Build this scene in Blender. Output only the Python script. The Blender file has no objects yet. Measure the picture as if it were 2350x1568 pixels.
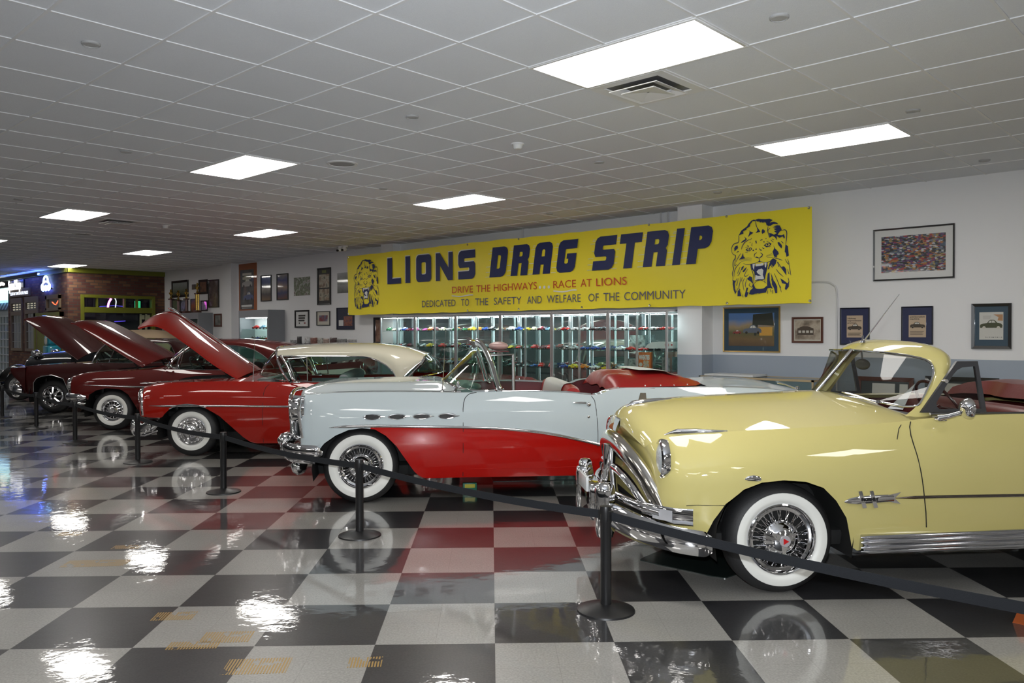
import bpy, bmesh, math, random
import numpy as np
from mathutils import Vector, Matrix
random.seed(7)
SC = bpy.context.scene
COL = SC.collection
PI = math.pi
CEIL = 3.297
WALL = 9.976
GX, GY, TILE = -4.723, 1.442, 0.6096        # ceiling grid origin and tile size (2 ft)
XL, XR, YF = -35.0, 5.0, -9.0               # room extents

# ------------------------------------------------------------------ camera
cd = bpy.data.cameras.new('camera'); cam = bpy.data.objects.new('camera', cd); COL.objects.link(cam)
cd.sensor_width = 36.0; cd.lens = 36.0 * 1852.8 / 2350.0; cd.clip_end = 200
_a = math.radians(133.29); _p = math.radians(-0.714); _d = math.radians(0.128)
_f = Vector((math.cos(_a) * math.cos(_p), math.sin(_a) * math.cos(_p), math.sin(_p)))
_r = Vector((math.sin(_a), -math.cos(_a), 0)); _u = _r.cross(_f)
_r2 = _r * math.cos(_d) - _u * math.sin(_d); _u2 = _r * math.sin(_d) + _u * math.cos(_d)
cam.matrix_world = Matrix(((_r2.x, _u2.x, -_f.x, 0), (_r2.y, _u2.y, -_f.y, 0), (_r2.z, _u2.z, -_f.z, 1.592), (0, 0, 0, 1)))
SC.camera = cam
SC.cycles.transparent_max_bounces = 24
# ------------------------------------------------------------------ view, world, lamps
SC.view_settings.view_transform = 'Standard'; SC.view_settings.look = 'None'
SC.view_settings.exposure = 0.25; SC.view_settings.gamma = 1.0; SC.view_settings.use_curve_mapping = False
wd = bpy.data.worlds.new('world'); SC.world = wd; wd.use_nodes = True
wd.node_tree.nodes['Background'].inputs[0].default_value = (0.02, 0.02, 0.022, 1)
wd.node_tree.nodes['Background'].inputs[1].default_value = 1.0
PANEL_EMIT = 13.0                           # ceiling light diffusers
FLASH_W = 85.0                              # the photographer's flash
fl = bpy.data.lights.new('camera_flash', 'AREA'); fl.energy = FLASH_W; fl.shape = 'RECTANGLE'; fl.size = 0.08; fl.size_y = 0.05
fl.color = (0.90, 0.95, 1.0); fl.spread = math.radians(125)
flo = bpy.data.objects.new('camera_flash', fl); COL.objects.link(flo)
flo.matrix_world = cam.matrix_world.to_3x3().to_4x4() @ Matrix.Rotation(math.radians(9), 4, 'X'); flo.location = (-0.03, -0.03, 1.592 + 0.15)

# ------------------------------------------------------------------ mesh builder
def pchip(pts):
    x = np.array([p[0] for p in pts], float); y = np.array([p[1] for p in pts], float)
    h = np.diff(x); d = np.diff(y) / h; m = np.zeros(len(x))
    for k in range(1, len(x) - 1):
        if d[k-1] * d[k] > 0:
            a, b = 2*h[k] + h[k-1], h[k] + 2*h[k-1]; m[k] = (a + b) / (a / d[k-1] + b / d[k])
    m[0] = d[0]; m[-1] = d[-1]
    def f(t):
        if t <= x[0]: return float(y[0])
        if t >= x[-1]: return float(y[-1])
        k = min(int(np.searchsorted(x, t, 'right')) - 1, len(h) - 1)
        s = (t - x[k]) / h[k]
        return float((1+2*s)*(1-s)**2*y[k] + s*(1-s)**2*h[k]*m[k] + s*s*(3-2*s)*y[k+1] + s*s*(s-1)*h[k]*m[k+1])
    return f

def crom(pts, n=6, closed=False):
    """smooth polyline through points (centripetal-ish Catmull-Rom)"""
    P = [Vector(p) for p in pts]; out = []; N = len(P)
    if N < 3: return P
    rng = range(N) if closed else range(N - 1)
    for i in rng:
        p1, p2 = P[i], P[(i+1) % N]
        p0 = P[i-1] if (i > 0 or closed) else p1 * 2 - p2
        p3 = P[(i+2) % N] if (i + 2 < N or closed) else p2 * 2 - p1
        for k in range(n):
            t = k / n
            out.append(0.5 * ((2*p1) + (p2-p0)*t + (2*p0-5*p1+4*p2-p3)*t*t + (3*p1-p0-3*p2+p3)*t**3))
    if not closed: out.append(P[-1])
    return out

class MB:
    def __init__(s): s.v = []; s.f = []; s.m = []
    def add(s, vs, fs, mi=0):
        o = len(s.v); s.v += [tuple(v) for v in vs]
        for f in fs: s.f.append([o + i for i in f]); s.m.append(mi)
        return s
    def grid(s, rows, mi=0, cu=False, cv=False, skip=None):
        n, k = len(rows), len(rows[0]); o = len(s.v)
        for r in rows: s.v += [tuple(p) for p in r]
        for i in range(n if cu else n - 1):
            for j in range(k if cv else k - 1):
                if skip and skip(i, j): continue
                i2, j2 = (i+1) % n, (j+1) % k
                s.f.append([o+i*k+j, o+i2*k+j, o+i2*k+j2, o+i*k+j2]); s.m.append(mi)
        return s
    def box(s, x0, x1, y0, y1, z0, z1, b=0.0, mi=0, seg=2, M=None):
        bm = bmesh.new(); bmesh.ops.create_cube(bm, size=1)
        for v in bm.verts: v.co = Vector(((x0+x1)/2 + v.co.x*(x1-x0), (y0+y1)/2 + v.co.y*(y1-y0), (z0+z1)/2 + v.co.z*(z1-z0)))
        if b > 0: bmesh.ops.bevel(bm, geom=bm.edges[:], offset=b, segments=seg, affect='EDGES', profile=0.5)
        bm.verts.index_update()
        vs = [(M @ v.co) if M else v.co for v in bm.verts]
        s.add(vs, [[v.index for v in f.verts] for f in bm.faces], mi); bm.free(); return s
    def lathe(s, prof, o=(0,0,0), ax='y', n=40, mi=0, a0=0.0, a1=2*PI, sgn=1):
        """prof: (radius, height along axis)"""
        full = abs(a1 - a0 - 2*PI) < 1e-6; cnt = n if full else n + 1; rows = []
        for i in range(cnt):
            a = a0 + (a1 - a0) * i / n; c, q = math.cos(a), math.sin(a); row = []
            for r, h in prof:
                h *= sgn
                if ax == 'y': row.append((o[0]+r*c, o[1]+h, o[2]+r*q))
                elif ax == 'z': row.append((o[0]+r*c, o[1]+r*q, o[2]+h))
                else: row.append((o[0]+h, o[1]+r*c, o[2]+r*q))
            rows.append(row)
        return s.grid(rows, mi, cu=full)
    def tube(s, path, r, n=8, mi=0, closed=False, caps=True, flat=None, up=None):
        """r: radius or list; flat=(a,b): elliptical section, b along `up`"""
        P = [Vector(p) for p in path]; N = len(P); rows = []
        R = r if isinstance(r, (list, tuple)) else [r] * N
        nrm = None
        for i in range(N):
            t = (P[(i+1) % N] - P[i-1]) if closed else (P[min(i+1, N-1)] - P[max(i-1, 0)])
            if t.length < 1e-9: t = Vector((0, 0, 1))
            t.normalize()
            if up is not None: u = Vector(up)
            else: u = nrm if nrm is not None else (Vector((0, 0, 1)) if abs(t.z) < 0.9 else Vector((1, 0, 0)))
            b = t.cross(u)
            if b.length < 1e-6: b = t.cross(Vector((0.3, 1, 0.2)))
            b.normalize(); u = b.cross(t); nrm = u
            fa, fb = flat if flat else (1, 1)
            rows.append([P[i] + (b*math.cos(2*PI*k/n)*fa + u*math.sin(2*PI*k/n)*fb) * R[i] for k in range(n)])
        o = len(s.v); s.grid(rows, mi, cu=closed, cv=True)
        if caps and not closed:
            s.f.append([o + k for k in range(n)]); s.m.append(mi)
            s.f.append([o + (N-1)*n + k for k in range(n)]); s.m.append(mi)
        return s
    def cyl(s, a, b, r, n=16, mi=0, r2=None): return s.tube([a, b], [r, r if r2 is None else r2], n, mi)
    def ell(s, c, rad, nu=20, nv=12, mi=0, M=None):
        rows = []
        for i in range(nu):
            a = 2*PI*i/nu
            row = []
            for j in range(nv + 1):
                t = PI*j/nv
                p = Vector((math.cos(a)*math.sin(t)*rad[0], math.sin(a)*math.sin(t)*rad[1], math.cos(t)*rad[2]))
                if M: p = M @ p
                row.append(p + Vector(c))
            rows.append(row)
        return s.grid(rows, mi, cu=True)
    def poly(s, pts, mi=0): return s.add(pts, [list(range(len(pts)))], mi)
    def extr(s, pts, d, mi=0):
        """closed prism: polygon pts extruded by vector d"""
        n = len(pts); d = Vector(d); P = [Vector(p) for p in pts]
        return s.add(P + [p + d for p in P], [list(range(n)), list(range(2*n-1, n-1, -1))] + [[i, (i+1) % n, n+(i+1) % n, n+i] for i in range(n)], mi)
    def build(s, name, mats, parent=None, smooth=40, weld=True, loc=None):
        me = bpy.data.meshes.new(name)
        bm = bmesh.new(); bv = [bm.verts.new(v) for v in s.v]
        for f, mi in zip(s.f, s.m):
            try: q = bm.faces.new([bv[i] for i in f]); q.material_index = mi; q.smooth = smooth > 0
            except ValueError: pass
        if weld: bmesh.ops.remove_doubles(bm, verts=bm.verts[:], dist=1e-5)
        bmesh.ops.recalc_face_normals(bm, faces=bm.faces[:])
        # every open sheet faces outwards, away from the middle of its mesh
        if s.v:
            ref = Vector([(min(v[i] for v in s.v) + max(v[i] for v in s.v))/2 for i in range(3)]); seen = set(); flip = []
            for f0 in bm.faces:
                if f0 in seen: continue
                isl = [f0]; seen.add(f0); q = [f0]
                while q:
                    for e in q.pop().edges:
                        for f in e.link_faces:
                            if f not in seen: seen.add(f); isl.append(f); q.append(f)
                t = sum(f.calc_area()*f.normal.dot(f.calc_center_median() - ref) for f in isl)
                if t < -1e-9 or (abs(t) <= 1e-9 and f0.normal.z < -.9): flip += isl
            if flip: bmesh.ops.reverse_faces(bm, faces=flip)
        bm.to_mesh(me); bm.free()
        for m in (mats if isinstance(mats, (list, tuple)) else [mats]): me.materials.append(m)
        if smooth > 0: me.set_sharp_from_angle(angle=math.radians(smooth))
        o = bpy.data.objects.new(name, me); COL.objects.link(o)
        if parent: o.parent = parent
        if loc: o.location = loc
        return o

def tag(o, label=None, cat=None, group=None, kind=None):
    if label: o['label'] = label
    if cat: o['category'] = cat
    if group: o['group'] = group
    if kind: o['kind'] = kind
    return o
def thing(name, label, cat, loc=(0,0,0), rz=0.0, group=None):
    o = bpy.data.objects.new(name, None); COL.objects.link(o); o.empty_display_size = 0.1
    o.location = loc; o.rotation_euler = (0, 0, rz); return tag(o, label, cat, group)
def dup(root, label=None, loc=None, rz=None, group=None):
    r = root.copy(); COL.objects.link(r)
    for ch in root.children:
        c = ch.copy(); COL.objects.link(c); c.parent = r
        for g in ch.children: d = g.copy(); COL.objects.link(d); d.parent = c
    if label: r['label'] = label
    if group: r['group'] = group
    if loc is not None: r.location = loc
    if rz is not None: r.rotation_euler = (0, 0, rz)
    return r

# ------------------------------------------------------------------ materials
MATS = {}
def mat(name, col=(.8,.8,.8), rough=.5, metal=0.0, coat=0.0, emit=None, estr=0.0, spec=None, noise=0.0, nscale=20.0, bump=0.0, bscale=60.0, col2=None):
    if name in MATS: return MATS[name]
    m = bpy.data.materials.new(name); m.use_nodes = True; nt = m.node_tree; b = nt.nodes['Principled BSDF']
    b.inputs['Base Color'].default_value = (*col, 1); b.inputs['Roughness'].default_value = rough; b.inputs['Metallic'].default_value = metal
    b.inputs['Coat Weight'].default_value = coat; b.inputs['Coat Roughness'].default_value = 0.02
    if spec is not None: b.inputs['Specular IOR Level'].default_value = spec
    if emit: b.inputs['Emission Color'].default_value = (*emit, 1); b.inputs['Emission Strength'].default_value = estr
    tc = None
    if noise > 0 or col2:
        tc = nt.nodes.new('ShaderNodeTexCoord'); n = nt.nodes.new('ShaderNodeTexNoise'); n.inputs['Scale'].default_value = nscale; n.inputs['Detail'].default_value = 5
        nt.links.new(tc.outputs['Object'], n.inputs['Vector'])
        mx = nt.nodes.new('ShaderNodeMix'); mx.data_type = 'RGBA'
        c2 = col2 if col2 else tuple(c * (1 - noise) for c in col)
        mx.inputs['A'].default_value = (*col, 1); mx.inputs['B'].default_value = (*c2, 1)
        nt.links.new(n.outputs['Fac'], mx.inputs['Factor']); nt.links.new(mx.outputs['Result'], b.inputs['Base Color'])
    if bump > 0:
        tc = tc or nt.nodes.new('ShaderNodeTexCoord'); n2 = nt.nodes.new('ShaderNodeTexNoise'); n2.inputs['Scale'].default_value = bscale
        nt.links.new(tc.outputs['Object'], n2.inputs['Vector']); bp = nt.nodes.new('ShaderNodeBump'); bp.inputs['Strength'].default_value = bump; bp.inputs['Distance'].default_value = 0.01
        nt.links.new(n2.outputs['Fac'], bp.inputs['Height']); nt.links.new(bp.outputs['Normal'], b.inputs['Normal'])
    MATS[name] = m; return m
def glass(name, tint, ior=1.45, gl=0.02):
    if name in MATS: return MATS[name]
    m = bpy.data.materials.new(name); m.use_nodes = True; nt = m.node_tree; nt.nodes.clear()
    out = nt.nodes.new('ShaderNodeOutputMaterial'); mix = nt.nodes.new('ShaderNodeMixShader'); tr = nt.nodes.new('ShaderNodeBsdfTransparent')
    g = nt.nodes.new('ShaderNodeBsdfGlossy'); fr = nt.nodes.new('ShaderNodeFresnel'); 
    ge = nt.nodes.new('ShaderNodeNewGeometry'); mm = nt.nodes.new('ShaderNodeMix'); mm.data_type = 'FLOAT'; mm.inputs[2].default_value = ior; mm.inputs[3].default_value = 1.0/ior
    nt.links.new(ge.outputs['Backfacing'], mm.inputs[0]); nt.links.new(mm.outputs[0], fr.inputs['IOR'])
    tr.inputs['Color'].default_value = (*tint, 1); g.inputs['Roughness'].default_value = gl
    nt.links.new(fr.outputs[0], mix.inputs[0]); nt.links.new(tr.outputs[0], mix.inputs[1]); nt.links.new(g.outputs[0], mix.inputs[2]); nt.links.new(mix.outputs[0], out.inputs['Surface'])
    MATS[name] = m; return m
def emitter(name, col, st):
    if name in MATS: return MATS[name]
    m = bpy.data.materials.new(name); m.use_nodes = True; nt = m.node_tree; nt.nodes.clear()
    out = nt.nodes.new('ShaderNodeOutputMaterial'); e = nt.nodes.new('ShaderNodeEmission'); e.inputs[0].default_value = (*col, 1); e.inputs[1].default_value = st
    nt.links.new(e.outputs[0], out.inputs['Surface']); MATS[name] = m; return m
def paint(name, col, rough=.25): return mat(name, col, .5, coat=1.0, spec=0.12)
CHROME = mat('chrome', (.80,.80,.82), .045, 1.0)
STEEL = mat('brushed_steel', (.55,.55,.56), .28, 1.0)
BLACK = mat('black_plastic', (.012,.012,.013), .35)
DARK = mat('underbody_black', (.006,.006,.006), .8)
RUBBER = mat('tire_rubber', (.018,.018,.019), .55, bump=.15, bscale=180)
WHITEW = mat('whitewall_rubber', (.80,.80,.76), .45)
GLASS = glass('clear_glass', (.90,.95,.93))
AUTOGLASS = glass('green_tinted_auto_glass', (.66,.80,.74))
SMOKEGLASS = glass('smoky_auto_glass', (.62,.64,.62))
# ------------------------------------------------------------------ lettering helper
def text_mesh(s, size, m, bold=0.0, ext=.0006, align='LEFT', sp=1.0):
    c = bpy.data.curves.new('lettering', 'FONT'); c.body = s; c.size = size; c.offset = bold; c.extrude = ext; c.align_x = align; c.space_character = sp; c.resolution_u = 3
    t = bpy.data.objects.new('lettering', c); COL.objects.link(t); dg = bpy.context.evaluated_depsgraph_get(); dg.update()
    me = bpy.data.meshes.new_from_object(t.evaluated_get(dg)); bpy.data.objects.remove(t); bpy.data.curves.remove(c)
    me.materials.clear(); me.materials.append(m); o = bpy.data.objects.new('lettering', me); COL.objects.link(o); return o
def flat_curve(polys, m, name, parent, y, ext=.0005):
    """filled planar shape in the x-z plane; overlapping inner outlines become holes"""
    c = bpy.data.curves.new(name, 'CURVE'); c.dimensions = '2D'; c.fill_mode = 'BOTH'; c.extrude = ext
    for P in polys:
        s = c.splines.new('POLY'); s.points.add(len(P) - 1); s.use_cyclic_u = True
        for q, (x, z) in zip(s.points, P): q.co = (x, z, 0, 1)
    t = bpy.data.objects.new(name, c); COL.objects.link(t); dg = bpy.context.evaluated_depsgraph_get(); dg.update()
    me = bpy.data.meshes.new_from_object(t.evaluated_get(dg)); bpy.data.objects.remove(t); bpy.data.curves.remove(c)
    me.materials.clear(); me.materials.append(m); o = bpy.data.objects.new(name, me); COL.objects.link(o)
    me.transform(Matrix.Rotation(PI/2, 4, 'X')); o.location = (0, y, 0); o.parent = parent; return o
# ------------------------------------------------------------------ room shell
def nd(nt, t, **kw):
    n = nt.nodes.new(t)
    for k, v in kw.items(): setattr(n, k, v)
    return n
def math_(nt, op, a, b=None):
    n = nt.nodes.new('ShaderNodeMath'); n.operation = op
    for i, q in enumerate((a, b)):
        if q is None: continue
        if isinstance(q, (int, float)): n.inputs[i].default_value = q
        else: nt.links.new(q, n.inputs[i])
    return n.outputs[0]
def floor_material():
    m = bpy.data.materials.new('waxed_checker_tile'); m.use_nodes = True; nt = m.node_tree; b = nt.nodes['Principled BSDF']; L = nt.links.new
    tc = nd(nt, 'ShaderNodeTexCoord'); sx = nd(nt, 'ShaderNodeSeparateXYZ'); L(tc.outputs['Object'], sx.inputs[0])
    fx = math_(nt, 'DIVIDE', sx.outputs[0], TILE); fy = math_(nt, 'DIVIDE', sx.outputs[1], TILE)
    par = math_(nt, 'FLOORED_MODULO', math_(nt, 'ADD', math_(nt, 'FLOOR', fx), math_(nt, 'FLOOR', fy)), 2.0)
    # marbled chips in each colour
    n1 = nd(nt, 'ShaderNodeTexNoise'); n1.inputs['Scale'].default_value = 90; n1.inputs['Detail'].default_value = 6; L(tc.outputs['Object'], n1.inputs['Vector'])
    n2 = nd(nt, 'ShaderNodeTexNoise'); n2.inputs['Scale'].default_value = 2.2; n2.inputs['Detail'].default_value = 4; L(tc.outputs['Object'], n2.inputs['Vector'])
    f = math_(nt, 'ADD', math_(nt, 'MULTIPLY', n1.outputs['Fac'], .7), math_(nt, 'MULTIPLY', n2.outputs['Fac'], .3))
    def ramp(c0, c1):
        mx = nd(nt, 'ShaderNodeMix', data_type='RGBA'); mx.inputs['A'].default_value = (*c0, 1); mx.inputs['B'].default_value = (*c1, 1)
        r = nd(nt, 'ShaderNodeMapRange'); r.inputs[1].default_value = .35; r.inputs[2].default_value = .65; L(f, r.inputs[0]); L(r.outputs[0], mx.inputs['Factor']); return mx.outputs['Result']
    light = ramp((.24,.235,.22), (.37,.36,.34)); dark = ramp((.018,.018,.020), (.042,.042,.045))
    mx = nd(nt, 'ShaderNodeMix', data_type='RGBA'); L(par, mx.inputs['Factor']); L(dark, mx.inputs['A']); L(light, mx.inputs['B'])
    # thin 12 inch seams
    def seam(s):
        q = math_(nt, 'ABSOLUTE', math_(nt, 'SUBTRACT', math_(nt, 'FRACT', math_(nt, 'ADD', math_(nt, 'MULTIPLY', s, 2.0), .5)), .5))
        return math_(nt, 'LESS_THAN', q, .0035)
    sm = math_(nt, 'MAXIMUM', seam(fx), seam(fy))
    mx2 = nd(nt, 'ShaderNodeMix', data_type='RGBA'); L(math_(nt, 'MULTIPLY', sm, .35), mx2.inputs['Factor']); L(mx.outputs['Result'], mx2.inputs['A']); mx2.inputs['B'].default_value = (.06,.05,.045,1)
    L(mx2.outputs['Result'], b.inputs['Base Color'])
    # wax: low roughness with ripples
    n3 = nd(nt, 'ShaderNodeTexNoise'); n3.inputs['Scale'].default_value = 9; n3.inputs['Detail'].default_value = 3; L(tc.outputs['Object'], n3.inputs['Vector'])
    n4 = nd(nt, 'ShaderNodeTexNoise'); n4.inputs['Scale'].default_value = 55; n4.inputs['Detail'].default_value = 2; L(tc.outputs['Object'], n4.inputs['Vector'])
    hgt = math_(nt, 'ADD', n3.outputs['Fac'], math_(nt, 'MULTIPLY', n4.outputs['Fac'], .10))
    bp = nd(nt, 'ShaderNodeBump'); bp.inputs['Strength'].default_value = .30; bp.inputs['Distance'].default_value = .0035; L(hgt, bp.inputs['Height'])
    L(bp.outputs['Normal'], b.inputs['Coat Normal'])
    L(bp.outputs['Normal'], b.inputs['Normal'])
    b.inputs['Roughness'].default_value = .30; b.inputs['Specular IOR Level'].default_value = .25
    b.inputs['Coat Weight'].default_value = 1.0; b.inputs['Coat Roughness'].default_value = .035; b.inputs['Coat IOR'].default_value = 1.5
    return m
FY = math.radians(44.765); FO = (-2.877, 2.9225)
def tofl(x, y):
    dx, dy = x - FO[0], y - FO[1]; c, s = math.cos(FY), math.sin(FY); return (dx*c + dy*s, -dx*s + dy*c, 0)
fl_o = MB().poly([tofl(XL, YF), tofl(XR, YF), tofl(XR, WALL + .05), tofl(XL, WALL + .05)]).build('floor', floor_material(), smooth=0)
fl_o.location = (FO[0], FO[1], 0); fl_o.rotation_euler = (0, 0, FY); tag(fl_o, kind='structure')

def wall_material():
    m = bpy.data.materials.new('painted_wall'); m.use_nodes = True; nt = m.node_tree; b = nt.nodes['Principled BSDF']; L = nt.links.new
    g = nd(nt, 'ShaderNodeTexCoord'); sx = nd(nt, 'ShaderNodeSeparateXYZ'); L(g.outputs['Object'], sx.inputs[0])
    mx = nd(nt, 'ShaderNodeMix', data_type='RGBA'); L(math_(nt, 'LESS_THAN', sx.outputs[2], 1.27), mx.inputs['Factor'])
    mx.inputs['A'].default_value = (.79,.79,.80,1); mx.inputs['B'].default_value = (.33,.38,.45,1); L(mx.outputs['Result'], b.inputs['Base Color'])
    n = nd(nt, 'ShaderNodeTexNoise'); n.inputs['Scale'].default_value = 45; n.inputs['Detail'].default_value = 4; L(g.outputs['Object'], n.inputs['Vector'])
    bp = nd(nt, 'ShaderNodeBump'); bp.inputs['Strength'].default_value = .12; bp.inputs['Distance'].default_value = .004; L(n.outputs['Fac'], bp.inputs['Height']); L(bp.outputs['Normal'], b.inputs['Normal'])
    b.inputs['Roughness'].default_value = .55; return m
WALLM = wall_material()
PLAIN = mat('plain_white_paint', (.60,.60,.60), .6)
def struct(name, mb, m, **k): return tag(mb.build(name, m, **k), kind='structure')
struct('wall_back', MB().box(-23.05, XR + .1, WALL, WALL + .12, 0, CEIL + .1), WALLM, smooth=0)
struct('wall_right', MB().box(XR, XR + .1, YF, WALL, 0, CEIL + .1), PLAIN, smooth=0)
struct('wall_front', MB().box(XL, XR + .1, YF - .1, YF, 0, CEIL + .1), PLAIN, smooth=0)
struct('wall_left', MB().box(XL - .1, XL, YF, WALL, 0, CEIL + .1), PLAIN, smooth=0)
# pilasters on the back wall
struct('trim_1', MB().box(-5.98, -5.60, 9.68, WALL, 0, CEIL), WALLM, smooth=0)
struct('trim_2', MB().box(-19.22, -18.77, 9.79, WALL, 0, CEIL), WALLM, smooth=0)
struct('trim_3', MB().box(-12.75, -12.38, 9.79, WALL, 0, CEIL), WALLM, smooth=0)
struct('baseboard_back', MB().box(-18.75, -5.99, WALL - .012, WALL, 0, .10).box(-5.59, XR, WALL - .012, WALL, 0, .10), mat('grey_base', (.09,.10,.11), .5), smooth=0)
# ceiling: tiles and T-bar grid
CT = mat('ceiling_tile', (.77,.79,.83), .85, noise=.10, nscale=140, bump=.25, bscale=260)
struct('ceiling', MB().box(XL, XR + .1, YF - .1, WALL + .1, CEIL, CEIL + .08), CT, smooth=0)
g = MB(); k0 = int((XL - GX) / TILE); k1 = int((XR - GX) / TILE)
for k in range(k0, k1 + 1): x = GX + k*TILE; g.box(x - .009, x + .009, YF, WALL, CEIL - .006, CEIL + .01)
k0 = int((YF - GY) / TILE); k1 = int((WALL - GY) / TILE)
for k in range(k0, k1 + 1): y = GY + k*TILE; g.box(XL, XR, y - .009, y + .009, CEIL - .0065, CEIL + .01)
struct('trim_4', g, mat('ceiling_bar', (.74,.74,.75), .5), smooth=0, weld=False)

# ------------------------------------------------------------------ ceiling lights (2 x 4 ft recessed panels)
DIFF = emitter('lit_diffuser', (1.0, .96, .90), PANEL_EMIT)
FRAMEW = mat('white_enamel', (.72,.72,.72), .35)
def light_panel():
    t = thing('ceiling_light', 'x', 'ceiling light')
    w, d = TILE*2, TILE; f = MB()
    for (a, b, c, e) in ((0, w, 0, .022), (0, w, d - .022, d), (0, .022, .022, d - .022), (w - .022, w, .022, d - .022)): f.box(a, b, c, e, -.012, .0, .003)
    f.build('frame', FRAMEW, t); MB().box(.022, w - .022, .022, d - .022, -.009, -.001).build('diffuser', DIFF, t, smooth=0)
    return t
LP = light_panel(); first = True
names = {(0,1): 'large bright ceiling light panel nearest the camera, in front of the square air diffuser',
         (0,2): 'bright ceiling light panel on the right, above the yellow convertible and near the framed collage',
         (-1,1): 'bright ceiling light panel beside the large round speaker grille, left of centre',
         (-1,2): 'bright ceiling light panel in front of the yellow banner, left end of the lettering side',
         (-2,1): 'bright ceiling light panel next to the dark square vent at left',
         (-2,2): 'bright ceiling light panel in front of the tall orange bordered poster',
         (-3,2): 'small looking ceiling light panel before the wall of trophies',
         (-3,1): 'ceiling light panel cut by the left edge of the photo',
         (-4,2): 'farthest ceiling light panel, just before the corner of the brick shop'}
for i in range(-6, 2):
    for j in range(-2, 3):
        x = -3.504 + i*8*TILE; y = GY + 4*TILE + (j - 1)*5*TILE
        if x > XR - 1.3 or x < XL + .1 or y < YF + .2: continue
        if x < -23.3 and y > 6.5: continue
        if i <= -3 and j <= 0: continue
        lab = names.get((i, j), 'white recessed ceiling light panel outside the photographed view')
        if first: o = LP; first = False; o['label'] = lab; o.location = (x, y, CEIL - .0005)
        else: o = dup(LP, lab, (x, y, CEIL - .0005))
        o['group'] = 'recessed ceiling light panels' if (i, j) in names else 'ceiling light panels out of view'

# ------------------------------------------------------------------ ceiling fittings
def disc(name, label, x, y, r, m, group=None, cat='sprinkler', ring=True):
    mb = MB().lathe([(0, -.010), (r*.82, -.010), (r*.86, -.014), (r, -.010), (r, 0)], (0,0,0), 'z', 32)
    o = mb.build(name, m, loc=(x, y, CEIL)); return tag(o, label, cat, group)
CAP = mat('grey_cap', (.42,.42,.42), .5)
spr = [(-5.08,1.78,'second sprinkler cover from the top right corner, left of the near light panel'),(-7.87,3.06,'sprinkler cover at far left of the ceiling, beside the left frame edge'),(-4.97,4.13,'sprinkler cover in the middle of the ceiling, right of the round speaker'),
       (-1.96,4.20,'sprinkler cover at top right, behind the near light panel'),(-2.04,6.70,'sprinkler cover right of the second light panel'),(-2.11,9.14,'sprinkler cover nearest the right end of the back wall'),
       (-4.95,6.54,'sprinkler cover right of the smoke detector'),(-7.70,5.95,'sprinkler cover above the light panel before the banner'),(-4.97,8.96,'sprinkler cover close to the wall above the banner lettering'),(-7.62,8.89,'sprinkler cover close to the wall at the middle of the banner'),
       (-11.67,3.20,'tiny sprinkler cover far left, above the row of distant lights')]
spr[0] = (-5.08,1.78,'large looking sprinkler cover at top left of the photo')
spr[1] = (-7.87,3.06,'sprinkler cover left of the lit panel beside the round speaker')
for x, y, l in spr: disc('sprinkler_cover', l, x, y, .052, CAP, 'flat round sprinkler covers')
def speaker(x, y, l):
    t = thing('ceiling_speaker', l, 'speaker', (x, y, CEIL), group='round ceiling speakers')
    MB().lathe([(.125, -.004), (.13, -.012), (.155, -.008), (.158, 0)], (0,0,0), 'z', 40).build('rim', FRAMEW, t)
    gm = MB().lathe([(0, -.012), (.06, -.011), (.126, -.006)], (0,0,0), 'z', 40); gm.build('grille', mat('speaker_mesh', (.45,.45,.45), .7, noise=.6, nscale=500), t)
speaker(-6.87, 4.79, 'round ceiling speaker grille right of the lit panel'); speaker(-15.01, 5.09, 'distant round ceiling speaker left of the dark vent')
def smoke(x, y, l):
    t = thing('smoke_detector', l, 'smoke detector', (x, y, CEIL), group='smoke detectors')
    MB().lathe([(.0, -.012), (.055, -.012), (.06, -.006), (.06, 0)], (0,0,0), 'z', 28).build('base', FRAMEW, t)
    MB().lathe([(0, -.052), (.03, -.05), (.04, -.04), (.042, -.02), (.05, -.012)], (0,0,0), 'z', 28).build('sensor_dome', FRAMEW, t)
smoke(-5.0, 5.39, 'white smoke detector in the middle of the ceiling'); smoke(-12.85, 5.6, 'small white smoke detector right of the dark vent')
def vent(x0, y0, l):
    t = thing('air_diffuser', l, 'air vent', (x0, y0, CEIL), group='square air diffusers'); a = TILE
    MB().box(.02, a-.02, .02, a-.02, -.001, .0).build('duct_opening', mat('duct_grey', (.16,.16,.165), .35, .5), t, smooth=0)
    P = lambda e, z: [(e, e, z), (a-e, e, z), (a-e, a-e, z), (e, a-e, z)]
    MB().grid([P(.010, -.002), P(.010, -.011), P(.085, -.009), P(.090, -.002)], cv=True).build('frame', FRAMEW, t, smooth=0)
    MB().grid([P(.110, -.030), P(.108, -.036), P(.185, -.012), P(.187, -.006)], cv=True, cu=True).build('louver_ring', FRAMEW, t, smooth=0)
    MB().grid([P(.172, -.040), P(.170, -.047), P(.200, -.043), P(.296, -.030)], cv=True).poly(P(.296, -.030)).build('center_plate', FRAMEW, t, smooth=0)
    MB().cyl((a/2, a/2, -.03), (a/2, a/2, -.001), .01, 8).build('hanger', STEEL, t)
vent(GX + 2*TILE, GY + 5*TILE, 'square white air diffuser behind the nearest ceiling light')
vent(GX - 14*TILE, GY + 5*TILE + .1, 'dark looking distant square vent beside the left light panel')
def cams(x, y, l, n=2):
    for q in range(n):
        t = thing('security_camera', l[q], 'security camera', (x + q*.16, y, CEIL))
        MB().lathe([(0, -.03), (.05, -.03), (.055, 0)], (0,0,0), 'z', 20).build('mount', FRAMEW, t)
        MB().ell((0, -.02, -.065), (.045, .05, .045), 16, 10).build('camera_body', FRAMEW, t)
        MB().cyl((0, -.055, -.08), (0, -.085, -.09), .022).build('lens', BLACK, t)
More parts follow.
